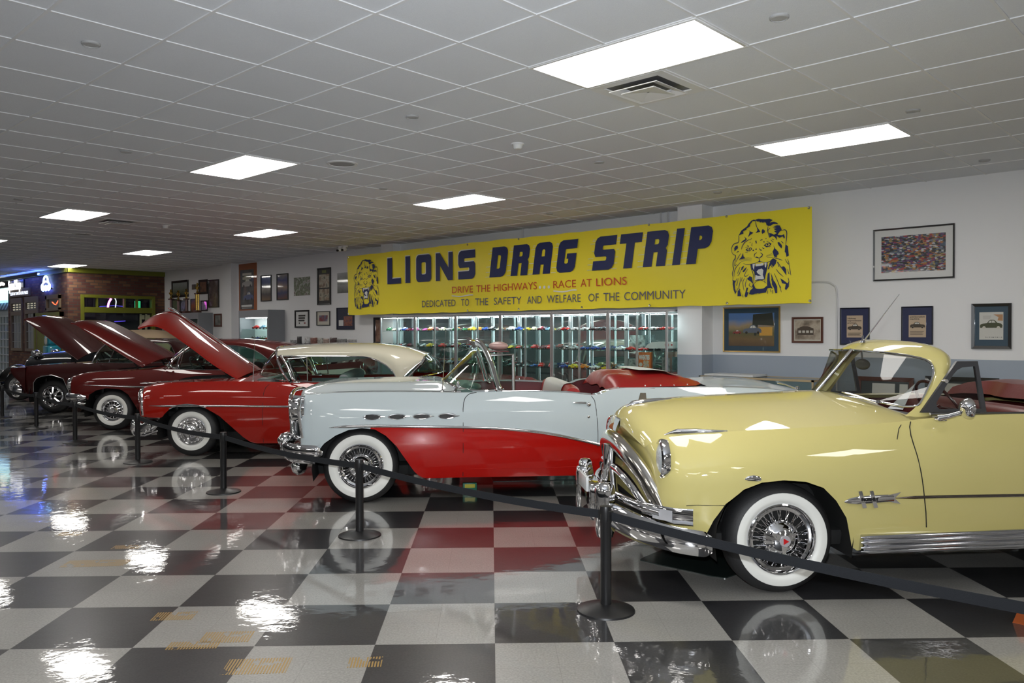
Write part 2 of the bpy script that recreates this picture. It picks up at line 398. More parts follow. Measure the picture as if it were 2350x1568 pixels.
cams(-13.55, 9.4, ['left white security camera under the ceiling by the banner', 'right white security camera under the ceiling by the banner'])
# ------------------------------------------------------------------ car building kit (local frame: x rearwards, y across from the near side, z up)
def wheel(car, x, y, R, win, wout, style='wire', side=1, white=True, cap=None, capm=None):
    """side=1: outer face towards -y; side=-1: outer face towards +y"""
    S = side; o = (0, 0, 0); B = lambda: MB()
    rim = B(); i = win
    rim.lathe([(i+.004, .022), (i, .008), (i-.008, .004), (i-.016, .012), (i-.022, .030), (i-.034, .036), (i-.042, .034), (i-.046, .078)], o, 'y', 56, sgn=S)
    W = rim.build('wheel', CHROME, car); W.location = (x, y, R)
    B().lathe([(i, .020), (i+.012, .007), ((i+wout)/2, .001), (wout, .005), (R-.028, .022), (R-.008, .046), (R, .07), (R, .15), (R-.012, .18), (wout, .20), (i, .20), (i-.01, .16)], o, 'y', 64, sgn=S).build('tire', RUBBER, W)
    if white: B().lathe([(i+.001, .018), (i+.012, .004), ((i+wout)/2, -.003), (wout-.002, .002), (wout, .006)], o, 'y', 64, sgn=S).build('whitewall', WHITEW, W)
    B().lathe([(0, .088), (i-.05, .086), (i, .09)], o, 'y', 40, sgn=S).build('brake_drum', DARK, W)
    if style == 'wire':
        sp = B(); n = 36
        for k in range(n):
            a = 2*PI*k/n
            for q, (hr, hh, rr, rh, da) in enumerate(((.100*i/.215, .016, i-.042, .050, .10), (.105*i/.215, .060, i-.044, .072, -.12))):
                b = a + (da if k % 2 else -da)
                sp.cyl((hr*math.cos(a), S*hh, hr*math.sin(a)), (rr*math.cos(b), S*rh, rr*math.sin(b)), .0024, 5)
        sp.build('wire_spokes', CHROME, W)
        kf = i/.215; hb = B().lathe([(r_*kf, h_) for r_, h_ in [(0, -.038), (.030, -.037), (.036, -.030), (.058, -.026), (.076, -.012), (.086, .004), (.096, .010), (.100, .018), (.112, .024), (.110, .036), (.110, .07)]], o, 'y', 40, sgn=S)
        for k in range(3):
            a = 2*PI*k/3 + .5; c, s = math.cos(a), math.sin(a)
            hb.extr([(c*.02 - s*.022, S*-.034, s*.02 + c*.022), (c*.085 - s*.008, S*-.020, s*.085 + c*.008), (c*.085 + s*.008, S*-.020, s*.085 - c*.008), (c*.02 + s*.022, S*-.034, s*.02 - c*.022)], (0, S*.02, 0))
        hb.build('hub_cap', CHROME, W)
        if cap == 'red_triangle':
            B().lathe([(0, -.041), (.032, -.041), (.034, -.034)], o, 'y', 28, sgn=S).build('cap_medallion', mat('pearl', (.65,.62,.66), .2, .5), W)
            B().extr([(.022, S*-.0425, 0), (-.012, S*-.0425, .019), (-.012, S*-.0425, -.019)], (0, S*.002, 0)).build('cap_emblem', mat('enamel_red', (.55,.01,.012), .3), W, smooth=0)
    elif style == 'cover':
        B().lathe([(0, -.022), (.03, -.020), (.055, -.010), (.060, .002), (.075, .008), (.10, .000), (.118, -.003), (.124, .006), (.14, .010), (i-.022, .004), (i-.010, .002), (i-.004, .010)], o, 'y', 48, sgn=S).build('hub_cap', CHROME, W)
        fn = B()
        for k in range(20):
            a = 2*PI*k/20; c, s = math.cos(a), math.sin(a)
            fn.ell((.146*c, S*.006, .146*s), (.010, .008, .010), 8, 6)
        for k in range(3):
            a = 2*PI*k/3 + .3; c, s = math.cos(a), math.sin(a)
            fn.tube([(0, S*-.024, 0), (c*.07, S*-.02, s*.07), (c*.125, S*-.004, s*.125)], [.018, .012, .005], 8)
        fn.build('spinner', CHROME, W)
    else:
        B().lathe([(0, -.006), (.035, -.006), (.05, .008), (.075, .02)], o, 'y', 32, sgn=S).build('hub_cap', CHROME, W)
        sp = B()
        for k in range(8):
            a = 2*PI*k/8; c, s = math.cos(a), math.sin(a)
            sp.tube([(.05*c, S*.006, .05*s), ((i-.03)*c, S*.03, (i-.03)*s)], [.022, .03], 8)
        sp.build('wheel_spokes', CHROME, W)
    return W

def dens(poly, step=.045):
    out = []
    for (a, b) in zip(poly[:-1], poly[1:]):
        n = max(1, int(math.ceil(math.hypot(b[0]-a[0], b[1]-a[1]) / step)))
        for k in range(n): out.append((a[0] + (b[0]-a[0])*k/n, a[1] + (b[1]-a[1])*k/n))
    out.append(poly[-1]); return out
def arch(cx, r, zc, z0, n=14, rx=None):
    """arch opening points from front foot to rear foot"""
    rx = rx or r; t0 = math.asin(max(-1, min(1, (z0 - zc) / r)))
    return [(cx - rx*math.cos(t0 + (PI - 2*t0)*k/n), zc + r*math.sin(t0 + (PI - 2*t0)*k/n)) for k in range(n + 1)]

class Body:
    def __init__(s, hw, bottom, zt, zc, sh, plan, zm=.62, z0=.24, inb=.08, bow=.10, bowr=.08, rn=.06, rr=.06, crown=None, trim=None, ns=14, nt=12):
        s.hw = hw; s.st = dens(bottom); s.zt = pchip(zt); s.zc = pchip(zc); s.sh = pchip(sh); s.plan = pchip(plan)
        s.zm, s.z0, s.inb, s.bow, s.bowr, s.rn, s.rr = zm, z0, inb, bow, bowr, rn, rr
        s.crown = crown or (lambda u, l: math.sin(u*PI/2)); s.trim = pchip(trim) if trim else None; s.ns, s.nt = ns, nt
        s.lf, s.lr = s.st[0][0], s.st[-1][0]; s._grid()
    def W(s, l, z):
        zt = s.zt(l); w = s.plan(l)
        if z < s.zm: a = min(1.3, max(0, (s.zm - z) / (s.zm - s.z0))); return w + s.inb*a*a
        a = min(1.2, max(0, (z - s.zm) / max(.05, zt - s.zm))); return w + s.sh(l)*a**2.4
    def bend(s, l, w, z):
        q = 1 - ((s.hw - w)/s.hw)**2
        f = max(0, 1 - (l - s.lf)/.8)**2; g = max(0, 1 - (s.lr - l)/.8)**2
        return (l - s.bow*f*q + s.bowr*g*q, w, z)
    def side(s, l, z, off=0.0): return Vector(s.bend(l, s.W(l, z) - off, z))
    def top(s, l, u, off=0.0):
        ws = s.plan(l) + s.sh(l); z = s.zt(l) + (s.zc(l) - s.zt(l))*s.crown(u, l)
        return Vector(s.bend(l, ws + (s.hw - ws)*u, z + off))
    def section(s, l, zb):
        zt = s.zt(l); P = []; ns = s.ns
        zs = []
        if s.trim:
            zr = s.trim(l); zr = min(max(zr, zb + .004), zt - .02); n1 = ns // 2
            zs = [zb + (zr - zb)*j/n1 for j in range(n1)] + [zr + (zt - zr)*j/(ns - n1) for j in range(ns - n1 + 1)]
        else: zs = [zb + (zt - zb)*j/ns for j in range(ns + 1)]
        for z in zs: P.append([l, s.W(l, z), z])
        ws = P[-1][1]
        for j in range(1, s.nt + 1):
            u = j / s.nt; P.append([l, ws + (s.hw - ws)*u, zt + (s.zc(l) - zt)*s.crown(u, l)])
        return P
    def _grid(s):
        G = []; L = []
        def rnd(l0, zb, r, sg):
            out = []
            for k in range(1, 6):
                a = k/5*PI/2; d = r*(1 - math.cos(a)); dx = sg*r*math.sin(a); P = s.section(l0, zb); Q = []
                zt = P[s.ns][2]
                for l, w, z in P:
                    w2 = min(w + d*(1 - (w/s.hw)**2), s.hw); zz = z
                    fz = (z - zb) / max(.01, s.zc(l0) - zb); zz = z + d*(1 - 2*fz)*.9
                    b = s.bend(l0, w2, zz); Q.append((b[0] + dx, b[1], b[2]))
                out.append(Q)
            return out
        l0, zb0 = s.st[0]; l1, zb1 = s.st[-1]
        G += rnd(l0, zb0, s.rn, -1)[::-1]; L += [l0 - 1]*5
        for l, zb in s.st: G.append([s.bend(*p) for p in s.section(l, zb)]); L.append(l)
        G += rnd(l1, zb1, s.rr, 1); L += [l1 + 1]*5
        s.G, s.L = G, L
    def mir(s, p): return (p[0], 2*s.hw - p[1], p[2])
    def panel(s, name, mats, parent, lr, kr, sides=(0, 1), caps=(False, False), pick=None, smooth=50):
        """lr=(l0,l1) station range, kr=(k0,k1) section rows; pick(l, k)->material index or None to skip"""
        mb = MB(); idx = [i for i, l in enumerate(s.L) if lr[0] - 1e-6 <= l <= lr[1] + 1e-6]
        if not idx: return None
        i0, i1 = idx[0], idx[-1]
        for sd in sides:
            for i in range(i0, i1):
                for k in range(kr[0], kr[1]):
                    mi = pick(.5*(s.G[i][k][0] + s.G[i+1][k][0]), k) if pick else 0
                    if mi is None: continue
                    q = [s.G[i][k], s.G[i+1][k], s.G[i+1][k+1], s.G[i][k+1]]
                    if sd: q = [s.mir(p) for p in q]
                    mb.add(q, [[0, 1, 2, 3]], mi)
        for c, on in zip((i0, i1), caps):
            if on:
                A = s.G[c]; n = len(A)
                rows = [[A[k], s.mir(A[k])] for k in range(n)]
                # close the end with strips between near and far outlines
                mb.grid([[A[k], ((A[k][0] + 0), s.hw, A[k][2]), s.mir(A[k])] for k in range(s.ns + 1)])
                mb.grid([[A[k], (A[k][0], s.hw, min(A[k][2], A[k][2])), s.mir(A[k])] for k in range(s.ns, n)])
        return mb.build(name, mats, parent, smooth=smooth)
    def nearest_station(s, l): return min((x for x in s.L if s.lf - .5 < x < s.lr + .5), key=lambda x: abs(x - l))
    def seam(s, name, pts, parent, both=True, r=.0035, m=None):
        mb = MB()
        P = [s.side(l, z, .0005) for l, z in pts]
        mb.tube(P, r, 5)
        if both: mb.tube([s.mir(p) for p in P], r, 5)
        return mb.build(name, m or DARK, parent)
    def strip(s, name, pts, parent, a=.008, b=.012, both=True, m=None, taper=True, n=6):
        P2 = crom([(l, 0, z) for l, z in pts], n); P = [s.side(p.x, p.z, .003) for p in P2]; N = len(P)
        R = [1.0]*N
        if taper:
            for k in range(min(5, N//3)): R[k] = .15 + .85*k/5
        mb = MB().tube(P, R, 10, flat=(a, b), up=(0, 0, 1))
        if both: mb.tube([s.mir(p) for p in P], R, 10, flat=(a, b), up=(0, 0, 1))
        return mb.build(name, m or CHROME, parent)

def wells(car, hw, cx, r, inset=.03, depth=.42, zc=.33):
    """dark inner fender behind each wheel, near and far side"""
    for s in (0, 1):
        f = (lambda y: y) if s == 0 else (lambda y: 2*hw - y)
        mb = MB(); rows = []
        for k in range(15):
            a = -.25 + (PI + .5)*k/14; rows.append([(cx - r*math.cos(a), f(inset), zc + r*math.sin(a)), (cx - r*math.cos(a), f(inset + depth), zc + r*math.sin(a))])
        mb.grid(rows); mb.poly([p[1] for p in rows]); mb.build('wheel_well', DARK, car)
def slab(car, name, m, x0, x1, y0, y1, z0, z1, b=.02, parent=None): return MB().box(x0, x1, y0, y1, z0, z1, b).build(name, m, parent or car)
def panel_glass(car, name, m, rows): return MB().grid(rows).build(name, m, car, smooth=60)
def sym(P, hw): return [(p[0], 2*hw - p[1], p[2]) for p in P]
def seat(car, name, x0, x1, y0, y1, z0, zb, m, m2=None, lean=.12, h=None):
    """bench or bucket seat: cushion + leaning rolled backrest"""
    c = MB().box(x0, x1, y0, y1, z0, z0 + .17, .05, seg=3).build('seat_cushion', m, car)
    mb = MB(); rows = []
    n = 12
    prof = [(x1 - .02, z0 + .05), (x1 - .03 + lean*.4, (z0 + zb)/2), (x1 - .02 + lean*.8, zb - .05), (x1 + .03 + lean, zb), (x1 + .10 + lean, zb - .02), (x1 + .14 + lean*.9, zb - .09), (x1 + .14 + lean*.4, (z0 + zb)/2), (x1 + .14, z0 + .05)]
    prof = [(p.x, p.z) for p in crom([(a, 0, b) for a, b in prof], 3)]
    for k in range(n + 1):
        t = k/n; y = y0 + (y1 - y0)*t; e = 1 - abs(2*t - 1)**6*.35
        zc = z0 + .05
        rows.append([(x1 + .06 + (px - x1 - .06)*(.55 + .45*e), y, zc + (pz - zc)*(.86 + .14*e)) for px, pz in prof])
    mb.grid(rows, cv=True); mb.poly(rows[0]); mb.poly(rows[-1])
    b = mb.build(name, m, car)
    if m2:
        mb = MB(); ins = []
        for k in range(n + 1):
            t = k/n; y = y0 + .22 + (y1 - y0 - .44)*t
            ins.append([(px - .006, y, pz + .004) for px, pz in prof[2:14]])
        mb.grid(ins).build('seat_insert', m2, b)
    return b
def steering(car, c, r, tilt, m, ax=None):
    P = []; a = math.radians(tilt)
    M = Matrix.Rotation(a, 3, 'Y')
    for k in range(36):
        t = 2*PI*k/36; P.append(Vector(c) + M @ Vector((0, r*math.cos(t), r*math.sin(t))))
    w = MB().tube(P, .010, 8, closed=True)
    w.cyl(Vector(c) + M @ Vector((0, -r, 0)), Vector(c) + M @ Vector((0, r, 0)), .007)
    o = w.build('steering_wheel', m, car)
    MB().cyl(Vector(c), Vector(c) + M @ Vector((-.45, 0, -.02)), .02).build('steering_column', m, o)
    return o
def whip(car, base, tip, name='antenna'):
    b = Vector(base); t = Vector(tip)
    o = MB().tube([b, b.lerp(t, .4), t], [.0055, .004, .002], 6).build(name, CHROME, car)
    MB().lathe([(.020, 0), (.018, .012), (.008, .02), (.006, .05)], base, 'z', 14).build('antenna_base', CHROME, o)
    return o
# ------------------------------------------------------------------ yellow convertible
def yellow_car():
    YEL = paint('pale_yellow_paint', (.575,.505,.195)); hw = .95
    MAR = mat('maroon_leather', (.13,.022,.02), .35, bump=.1); DGR = mat('dark_grey_channel', (.05,.05,.055), .35)
    car = thing('convertible_car', 'pale yellow convertible with windscreen frame, whitewall wire wheel and chrome rocket badge, nearest the camera', 'car', (-2.089, 4.594, 0), math.radians(48.5), 'parked show cars')
    bot = [(-.50,.315),(-.47,.33),(-.452,.36),(-.441,.386),(-.415,.463),(-.357,.565),(-.257,.653),(-.151,.694),(-.017,.705),(.117,.694),(.225,.656),(.306,.576),(.374,.470),(.402,.365),(.425,.285),(.46,.262),(1.5,.28),(3.0,.285),(3.9,.33),(4.2,.42)]
    B = Body(hw, bot, zt=[(-.62,.90),(-.45,.955),(-.30,.975),(0,.992),(.44,1.011),(.75,1.028),(.9,1.045),(1.14,1.063),(1.57,1.072),(2.6,1.05),(3.4,.99),(4.2,.84)],
             zc=[(-.62,1.02),(-.50,1.085),(-.35,1.113),(-.243,1.125),(.07,1.141),(.39,1.153),(.65,1.163),(.86,1.13),(.95,1.06),(2.55,1.055),(2.7,1.07),(3.4,1.02),(4.2,.86)],
             sh=[(-.6,.20),(0,.15),(.8,.125),(1.2,.105),(2.5,.10),(4.2,.2)], plan=[(-.50,.075),(-.40,.04),(-.28,.015),(-.1,.002),(.2,0),(3.0,0),(3.8,.06),(4.2,.16)],
             zm=.66, z0=.26, inb=.05, bow=.15, bowr=.2, rn=.155, rr=.1, ns=16, nt=14)
    ns, K = B.ns, B.ns + B.nt; dl = B.nearest_station(.86); dr = B.nearest_station(2.3); hk = B.nearest_station(.88)
    B.panel('body', [YEL], car, (-9, dl), (0, ns), caps=(True, False))
    B.panel('hood', [YEL], car, (-9, hk), (ns, K))
    B.panel('door', [YEL], car, (dl, dr), (0, ns + 2), sides=(0,)); B.panel('door', [YEL], car, (dl, dr), (0, ns + 2), sides=(1,))
    B.panel('rear_quarter', [YEL], car, (dr, 9), (0, ns + 2), caps=(False, True))
    B.panel('trunk_lid', [YEL], car, (B.nearest_station(2.7), 9), (ns + 2, K))
    B.panel('cowl', [YEL], car, (hk, B.nearest_station(1.03)), (ns, ns + 3))
    wells(car, hw, 0, .43); wells(car, hw, 3.1, .40)
    slab(car, 'underbody', DARK, -.45, 4.0, .18, 1.72, .26, .36)
    w = wheel(car, 0, .06, .335, .215, .282, 'wire', 1, cap='red_triangle'); wheel(car, 0, 1.84, .335, .215, .282, 'wire', -1)
    wheel(car, 3.1, .12, .335, .215, .282, 'wire', 1); wheel(car, 3.1, 1.78, .335, .215, .282, 'wire', -1)
    # seams
    B.seam('door_seam', [(.884,.40),(.872,.50),(.863,.554),(.85,.65),(.837,.74),(.824,.83),(.814,.9),(.812,.95),(.822,1.0),(.84,1.03)], car)
    B.seam('hood_seam', [(.63,1.005),(.67,.96),(.70,.93)] if False else [(-.362,.556),(-.44,.553),(-.5,.552),(-.56,.55)], car, r=.002)
    B.seam('hood_seam', [(.72,.93),(.752,.99),(.775,1.012)], car, r=.0025)
    # chrome rocket badge and dark side line
    B.strip('side_molding', [(.66,.586),(.83,.588),(1.1,.588),(1.5,.586),(2.3,.585),(3.6,.56)], car, .006, .009, m=mat('dark_chrome', (.25,.22,.2), .12, 1.0))
    rb = MB().tube([B.side(l, z, .012) for l, z in ((.35,.572),(.38,.575),(.43,.578),(.5,.582),(.58,.586),(.655,.588))], [.004,.016,.024,.025,.024,.022], 12, flat=(.5,1), up=(0,0,1))
    for l in (.43, .50):
        rb.extr([B.side(l, .635, .012), B.side(l + .022, .637, .012), B.side(l + .055, .535, .012), B.side(l + .03, .533, .012)], (0, -.012, 0))
    for z0, z1 in ((.600,.625),(.575,.552)):
        rb.extr([B.side(.59, z0, .01), B.side(.70, z1, .01), B.side(.66, .588, .01)], (0, -.008, 0))
    rk = rb.build('badge', CHROME, car)
    tx = text_mesh('HORNET', .026, mat('ink_black', (.012,.012,.014), .4), bold=.0012); tx.name = 'badge_lettering'
    tx.parent = rk; p = B.side(.45, .577, .028); tx.location = p; tx.rotation_euler = (PI/2, 0, 0)
    eb = MB().tube([B.side(l, z, .008) for l, z in ((-.255,.715),(-.235,.72),(-.205,.722),(-.175,.718),(-.160,.712))], [.002,.014,.018,.016,.005], 10, flat=(.5,1), up=(0,0,1)); eb.build('fender_emblem', CHROME, car)
    # rocker: heavy ribbed chrome sill
    rk = MB()
    for z, r in ((.352,.016),(.322,.020),(.290,.017),(.268,.012)):
        rk.tube([(.455, -.008, z + .003), (.50, -.022, z + .003), (1.5, -.022, z + .018), (3.0, -.022, z + .02)], [r*.3, r, r, r], 12, flat=(.8,1), up=(0,0,1))
    rk.box(.47, 3.0, -.012, .05, .262, .365, .004).build('rocker_molding', mat('sill_chrome', (.55,.56,.60), .16, 1.0), car)
    # front end: headlights
    for s in (0, 1):
        f = (lambda y: y) if s == 0 else (lambda y: 2*hw - y)
        M = Matrix.Rotation(math.radians(-4 if s == 0 else 4), 4, 'Z'); c = Vector((-.690, f(.245), .805))
        r = MB().lathe([(.120, .03), (.127, .0), (.122, -.014), (.108, -.022), (.098, -.019), (.094, -.010)], (0,0,0), 'x', 40); r.v = [tuple((M @ Vector(v)) + c) for v in r.v]
        hb = r.build('headlight', CHROME, car)
        r = MB().lathe([(0, -.034), (.04, -.031), (.075, -.023), (.098, -.011)], (0,0,0), 'x', 32); r.v = [tuple((M @ Vector(v)) + c) for v in r.v]
        r.build('headlight_lens', mat('lens_glass', (.62,.66,.68), .12, .35, bump=.4, bscale=60), hb)
        MB().tube([B.side(l, z, .004) + Vector((0, s*0, 0)) if s == 0 else Vector(B.mir(B.side(l, z, .004))) for l, z in ((-.56,.945),(-.50,.962),(-.42,.972),(-.34,.975),(-.27,.98))], [.004,.022,.018,.012,.003], 10, up=(0,0,1)).build('fender_ornament', CHROME, car)
    # grille
    A = [(.95,.835,-.845),(.75,.825,-.84),(.56,.775,-.815),(.41,.70,-.775),(.30,.60,-.735),(.235,.50,-.70)]
    def full(P): L = [Vector((l, w, z)) for w, z, l in P]; return [Vector((p.x, 2*hw - p.y, p.z)) for p in L[::-1]] + L[1:]
    gb = MB().poly([p + Vector((.035, 0, 0)) for p in crom(full(A), 4)] + [Vector((-.70,.235,.40)), Vector((-.80,.95,.38)), Vector((-.70,1.665,.40))]).build('grille_opening', mat('grille_dark', (.015,.015,.018), .4), car, smooth=0)
    MB().tube(crom(full(A), 6), .062, 14, flat=(.62,1)).build('grille_arch', mat('satin_chrome', (.74,.71,.66), .13, 1.0), car)
    In = [(.95,.66,-.86),(.72,.655,-.852),(.55,.62,-.83),(.42,.56,-.80),(.33,.50,-.77)]
    MB().tube(crom(full(In), 6), .028, 12).build('grille_bar', CHROME, car)
    ct = MB()
    for s in (-1, 1): ct.tube([(-.84, hw + s*.015, .83), (-.87, hw + s*.10, .66), (-.87, hw + s*.19, .50)], [.022,.02,.024], 10)
    ct.tube([(-.86, hw, .80), (-.885, hw, .55)], [.05,.03], 10).build('grille_center_bars', CHROME, car)
    lb = MB(); H = [(.95,.51,-.91),(.6,.51,-.885),(.3,.50,-.80),(.17,.49,-.715)]
    lb.tube(crom(full(H), 6), .026, 10); H2 = [(.95,.43,-.90),(.6,.43,-.875),(.3,.43,-.80),(.17,.435,-.715)]
    lb.tube(crom(full(H2), 6), .016, 10).build('lower_grille_bar', CHROME, car)
    for s in (0, 1):
        f = (lambda y: y) if s == 0 else (lambda y: 2*hw - y)
        p = MB(); rows = []
        for l, y in ((-.80,.30),(-.735,.18),(-.655,.09),(-.555,.045),(-.548,.075)): rows.append([(l, f(y), .435), (l - .004, f(y - .006), .445), (l - .004, f(y - .006), .525), (l, f(y), .535)])
        pl = p.grid(rows).build('parking_lamp', CHROME, car)
        MB().grid([[(-.795, f(.285), .452), (-.795, f(.285), .518)], [(-.74, f(.172), .452), (-.74, f(.172), .518)], [(-.67, f(.092), .452), (-.67, f(.092), .518)]]).build('lamp_lens', mat('lamp_lens', (.45,.45,.47), .2, .2), pl)
    # bumper
    bp = MB(); Bp = [(.95,.40,-.985),(.70,.40,-.975),(.45,.40,-.92),(.22,.385,-.83),(.06,.365,-.70),(-.005,.35,-.57),(-.01,.335,-.46)]
    P = crom(full(Bp), 6); rows = []
    N = len(P)
    for i, q in enumerate(P):
        t = (P[min(i+1, N-1)] - P[max(i-1, 0)]).normalized(); n = Vector((t.y, -t.x, 0)).normalized()
        if n.x > 0 and abs(q.y - hw) < .6: n = -n
        if i > N/2 and n.y > 0: n = -n
        if i < N/2 and n.y < 0: n = -n
        e = min(1, (min(i, N-1-i) + .6)/3.0); h = .075*(.55 + .45*e)
        rows.append([q + n*(-.04*e) + Vector((0,0,h*.92)), q + n*(-.005) + Vector((0,0,h)), q + n*.022*e + Vector((0,0,h*.72)), q + n*.034*e + Vector((0,0,h*.2)), q + n*.03*e - Vector((0,0,h*.45)), q + n*.008*e - Vector((0,0,h)), q + n*(-.04*e) - Vector((0,0,h*.9))])
    bp.grid(rows, cv=True); bp.poly(rows[0]); bp.poly(rows[-1]); bp.build('bumper', CHROME, car)
    Lw = [(.95,.27,-.86),(.5,.275,-.80),(.25,.285,-.70),(.12,.29,-.58)]
    MB().tube(crom(full(Lw), 5), .04, 10, flat=(1.3,.7), up=(0,0,1)).build('lower_valance', YEL, car)
    for y in (.58, 1.32):
        g = MB(); g.lathe([(.0,.185),(.035,.182),(.058,.165),(.068,.13),(.066,-.12),(.052,-.17),(.0,-.18)], (-.975, y, .42), 'z', 20).build('bumper_guard', CHROME, car)
    cg = MB().box(-1.04, -.90, .76, 1.14, .30, .55, .04, seg=3).build('license_bracket', CHROME, car)
    MB().box(-1.06, -1.04, .80, 1.10, .50, .60, .006).build('license_topper', mat('topper_white', (.6,.62,.62), .3), cg)
    MB().lathe([(.0,.07),(.035,.062),(.05,.04),(.055,0),(.05,-.05)], (-.97, 1.32, .58), 'z', 20).build('guard_cap', CHROME, car)
    # hood ornament, nose emblem
    ob = MB().tube([(-.745,hw,1.062),(-.70,hw,1.078),(-.62,hw,1.092),(-.50,hw,1.104),(-.38,hw,1.112)], [.006,.026,.024,.018,.004], 12)
    ob.tube([(-.765,hw,1.03),(-.72,hw,1.045),(-.60,hw,1.07),(-.46,hw,1.092)], [.004,.02,.02,.004], 10)
    oo = ob.build('hood_ornament', CHROME, car)
    MB().extr([(-.665,hw-.005,1.085),(-.645,hw-.005,1.158),(-.607,hw-.005,1.158),(-.60,hw-.005,1.09)], (0,.01,0)).build('ornament_fin', mat('fin_bronze', (.45,.40,.33), .2, 1.0), oo)
    MB().extr([(-.79,hw-.075,.985),(-.79,hw+.075,.985),(-.815,hw+.05,.91),(-.822,hw,.85),(-.815,hw-.05,.91)], (-.016,0,.004)).build('nose_emblem', CHROME, car)
    # ---- windshield frame: broad steel header that runs down into the pillars
    secs = [(.95,(.91,1.452),(1.25,1.50),(1.07,1.528),.95),(.72,(.925,1.450),(1.247,1.495),(1.08,1.524),.72),(.50,(.965,1.441),(1.238,1.478),(1.095,1.508),.49),(.36,(1.01,1.425),(1.225,1.450),(1.115,1.482),.335),(.27,(1.045,1.400),(1.207,1.412),(1.125,1.440),.235),(.225,(1.062,1.355),(1.178,1.358),(1.12,1.375),.185),(.205,(1.050,1.30),(1.140,1.298),(1.095,1.30),.165),(.19,(1.012,1.235),(1.088,1.215),(1.05,1.225),.15),(.175,(.955,1.160),(1.045,1.145),(1.005,1.153),.13),(.155,(.885,1.10),(1.01,1.075),(.955,1.087),.11),(.12,(.80,1.055),(.985,1.02),(.90,1.035),.085)]
    def shf(w, l): q = min(1.0, max(0.0, (.95 - w)/.68)); return (l + .062*q, w + .095*q)
    secs = [(shf(w, a[0])[1], (shf(w, a[0])[0], a[1]), (shf(w, b[0])[0], b[1]), (shf(wm, m[0])[0], m[1]), shf(wm, m[0])[1]) for w, a, b, m, wm in secs]
    F = crom([(a[0], w, a[1]) for w, a, b, m, wm in secs], 4); Rr = crom([(b[0], w + .01, b[1]) for w, a, b, m, wm in secs], 4); Mm = crom([(m[0], wm, m[1]) for w, a, b, m, wm in secs], 4)
    rows = []
    for f_, m_, r_ in zip(F, Mm, Rr):
        q = [0.5*(f_ + m_)*1 + (m_ - .5*(f_ + r_))*.22, 0.5*(r_ + m_) + (m_ - .5*(f_ + r_))*.22]
        inn = .5*(f_ + r_) + Vector((0, .03, -.012))
        rows.append([f_, q[0], m_, q[1], r_, inn])
    rows = [[Vector(B.mir(p)) for p in r] for r in rows[::-1]] + rows[1:]
    MB().grid(rows, cv=True).build('windshield_frame', YEL, car, smooth=60)
    # glass: two flat halves with a centre strip
    bot_c, top_c = Vector((.64,hw,1.155)), Vector((.915,hw,1.452))
    edge = [Vector((.965,.36,1.43)), Vector((1.03,.27,1.405)), Vector((1.058,.228,1.365)), Vector((1.048,.208,1.30)), Vector((1.01,.193,1.235)), Vector((.965,.178,1.165)), Vector((.915,.165,1.115)), Vector((.86,.22,1.105))]
    edge = [Vector((shf(p.y, p.x)[0], shf(p.y, p.x)[1], p.z)) for p in edge]; ep = crom(edge, 3)
    for s in (0, 1):
        mm = (lambda p: p) if s == 0 else (lambda p: Vector(B.mir(p)))
        pts = [bot_c, bot_c.lerp(top_c, .5), top_c] + [Vector((.918,.8,1.452)), Vector((.935,.58,1.445))] + ep + [Vector((.82,.48,1.125)), Vector((.72,.70,1.143))]
        MB().poly([mm(p) for p in pts]).build('windshield', SMOKEGLASS, car, smooth=0)
        MB().tube([mm(p + Vector((-.008, -.004, 0))) for p in crom([bot_c, Vector((.72,.70,1.143)), Vector((.82,.48,1.125))], 3) + ep[::-1] + [Vector((.935,.58,1.445)), top_c]], .0075, 8).build('windshield_molding', CHROME, car)
    MB().tube([bot_c + Vector((-.012,0,-.01)), top_c + Vector((-.012,0,.004))], .013, 10, flat=(1.3,1)).build('center_strip', CHROME, car)
    # vent windows
    for s in (0, 1):
        mm = (lambda p: Vector(p)) if s == 0 else (lambda p: Vector(B.mir(p)))
        inn = [(1.07,1.098),(1.052,1.115),(1.048,1.139),(1.10,1.225),(1.160,1.316),(1.185,1.343),(1.219,1.360),(1.303,1.366),(1.350,1.098)]
        yv = .19 if s == 0 else 2*hw - .19
        v = flat_curve([[(.948,1.078),(1.184,1.398),(1.322,1.398),(1.382,1.078)], inn], DGR, 'vent_frame', car, yv, .010)
        MB().poly([(x, yv, z) for x, z in inn]).build('vent_glass', SMOKEGLASS, car, smooth=0)
        MB().cyl((1.10,yv,1.275), (1.10,yv - .035 + .07*s,1.275), .012).build('vent_latch', CHROME, car)
    MB().tube([B.side(.98,1.072,-.01), B.side(1.3,1.075,-.01), B.side(1.9,1.07,-.01), B.side(2.6,1.055,-.01)], .010, 8).build('belt_molding', mat('belt_dark_chrome', (.35,.35,.36), .12, 1.0), car)
    # side mirror
    m = MB().tube([(.945,.0,1.062),(.99,-.03,1.075),(1.045,-.06,1.10)], [.02,.014,.012], 10); m.box(.93,.99,-.02,.03,1.045,1.065,.008)
    mm_ = m.build('side_mirror', CHROME, car); MB().lathe([(0,-.03),(.03,-.027),(.05,-.012),(.062,.012),(.062,.022),(.05,.026),(0,.026)], (1.068,-.075,1.128), 'x', 28).build('mirror_head', CHROME, mm_)
    # wipers, antenna, rear view mirror, dash, wheel, seats
    for a, b in (((.80,.42,1.118),(.66,.62,1.178)), ((.66,1.30,1.15),(.55,1.40,1.19))):
        MB().tube([a, Vector(a).lerp(Vector(b), .5) + Vector((-.02,0,.012)), b], .006, 6).lathe([(.016,0),(.012,.02),(0,.024)], a, 'z', 12).build('wiper', CHROME, car)
    whip(car, (.985,hw,1.507), (1.262,hw,1.856))
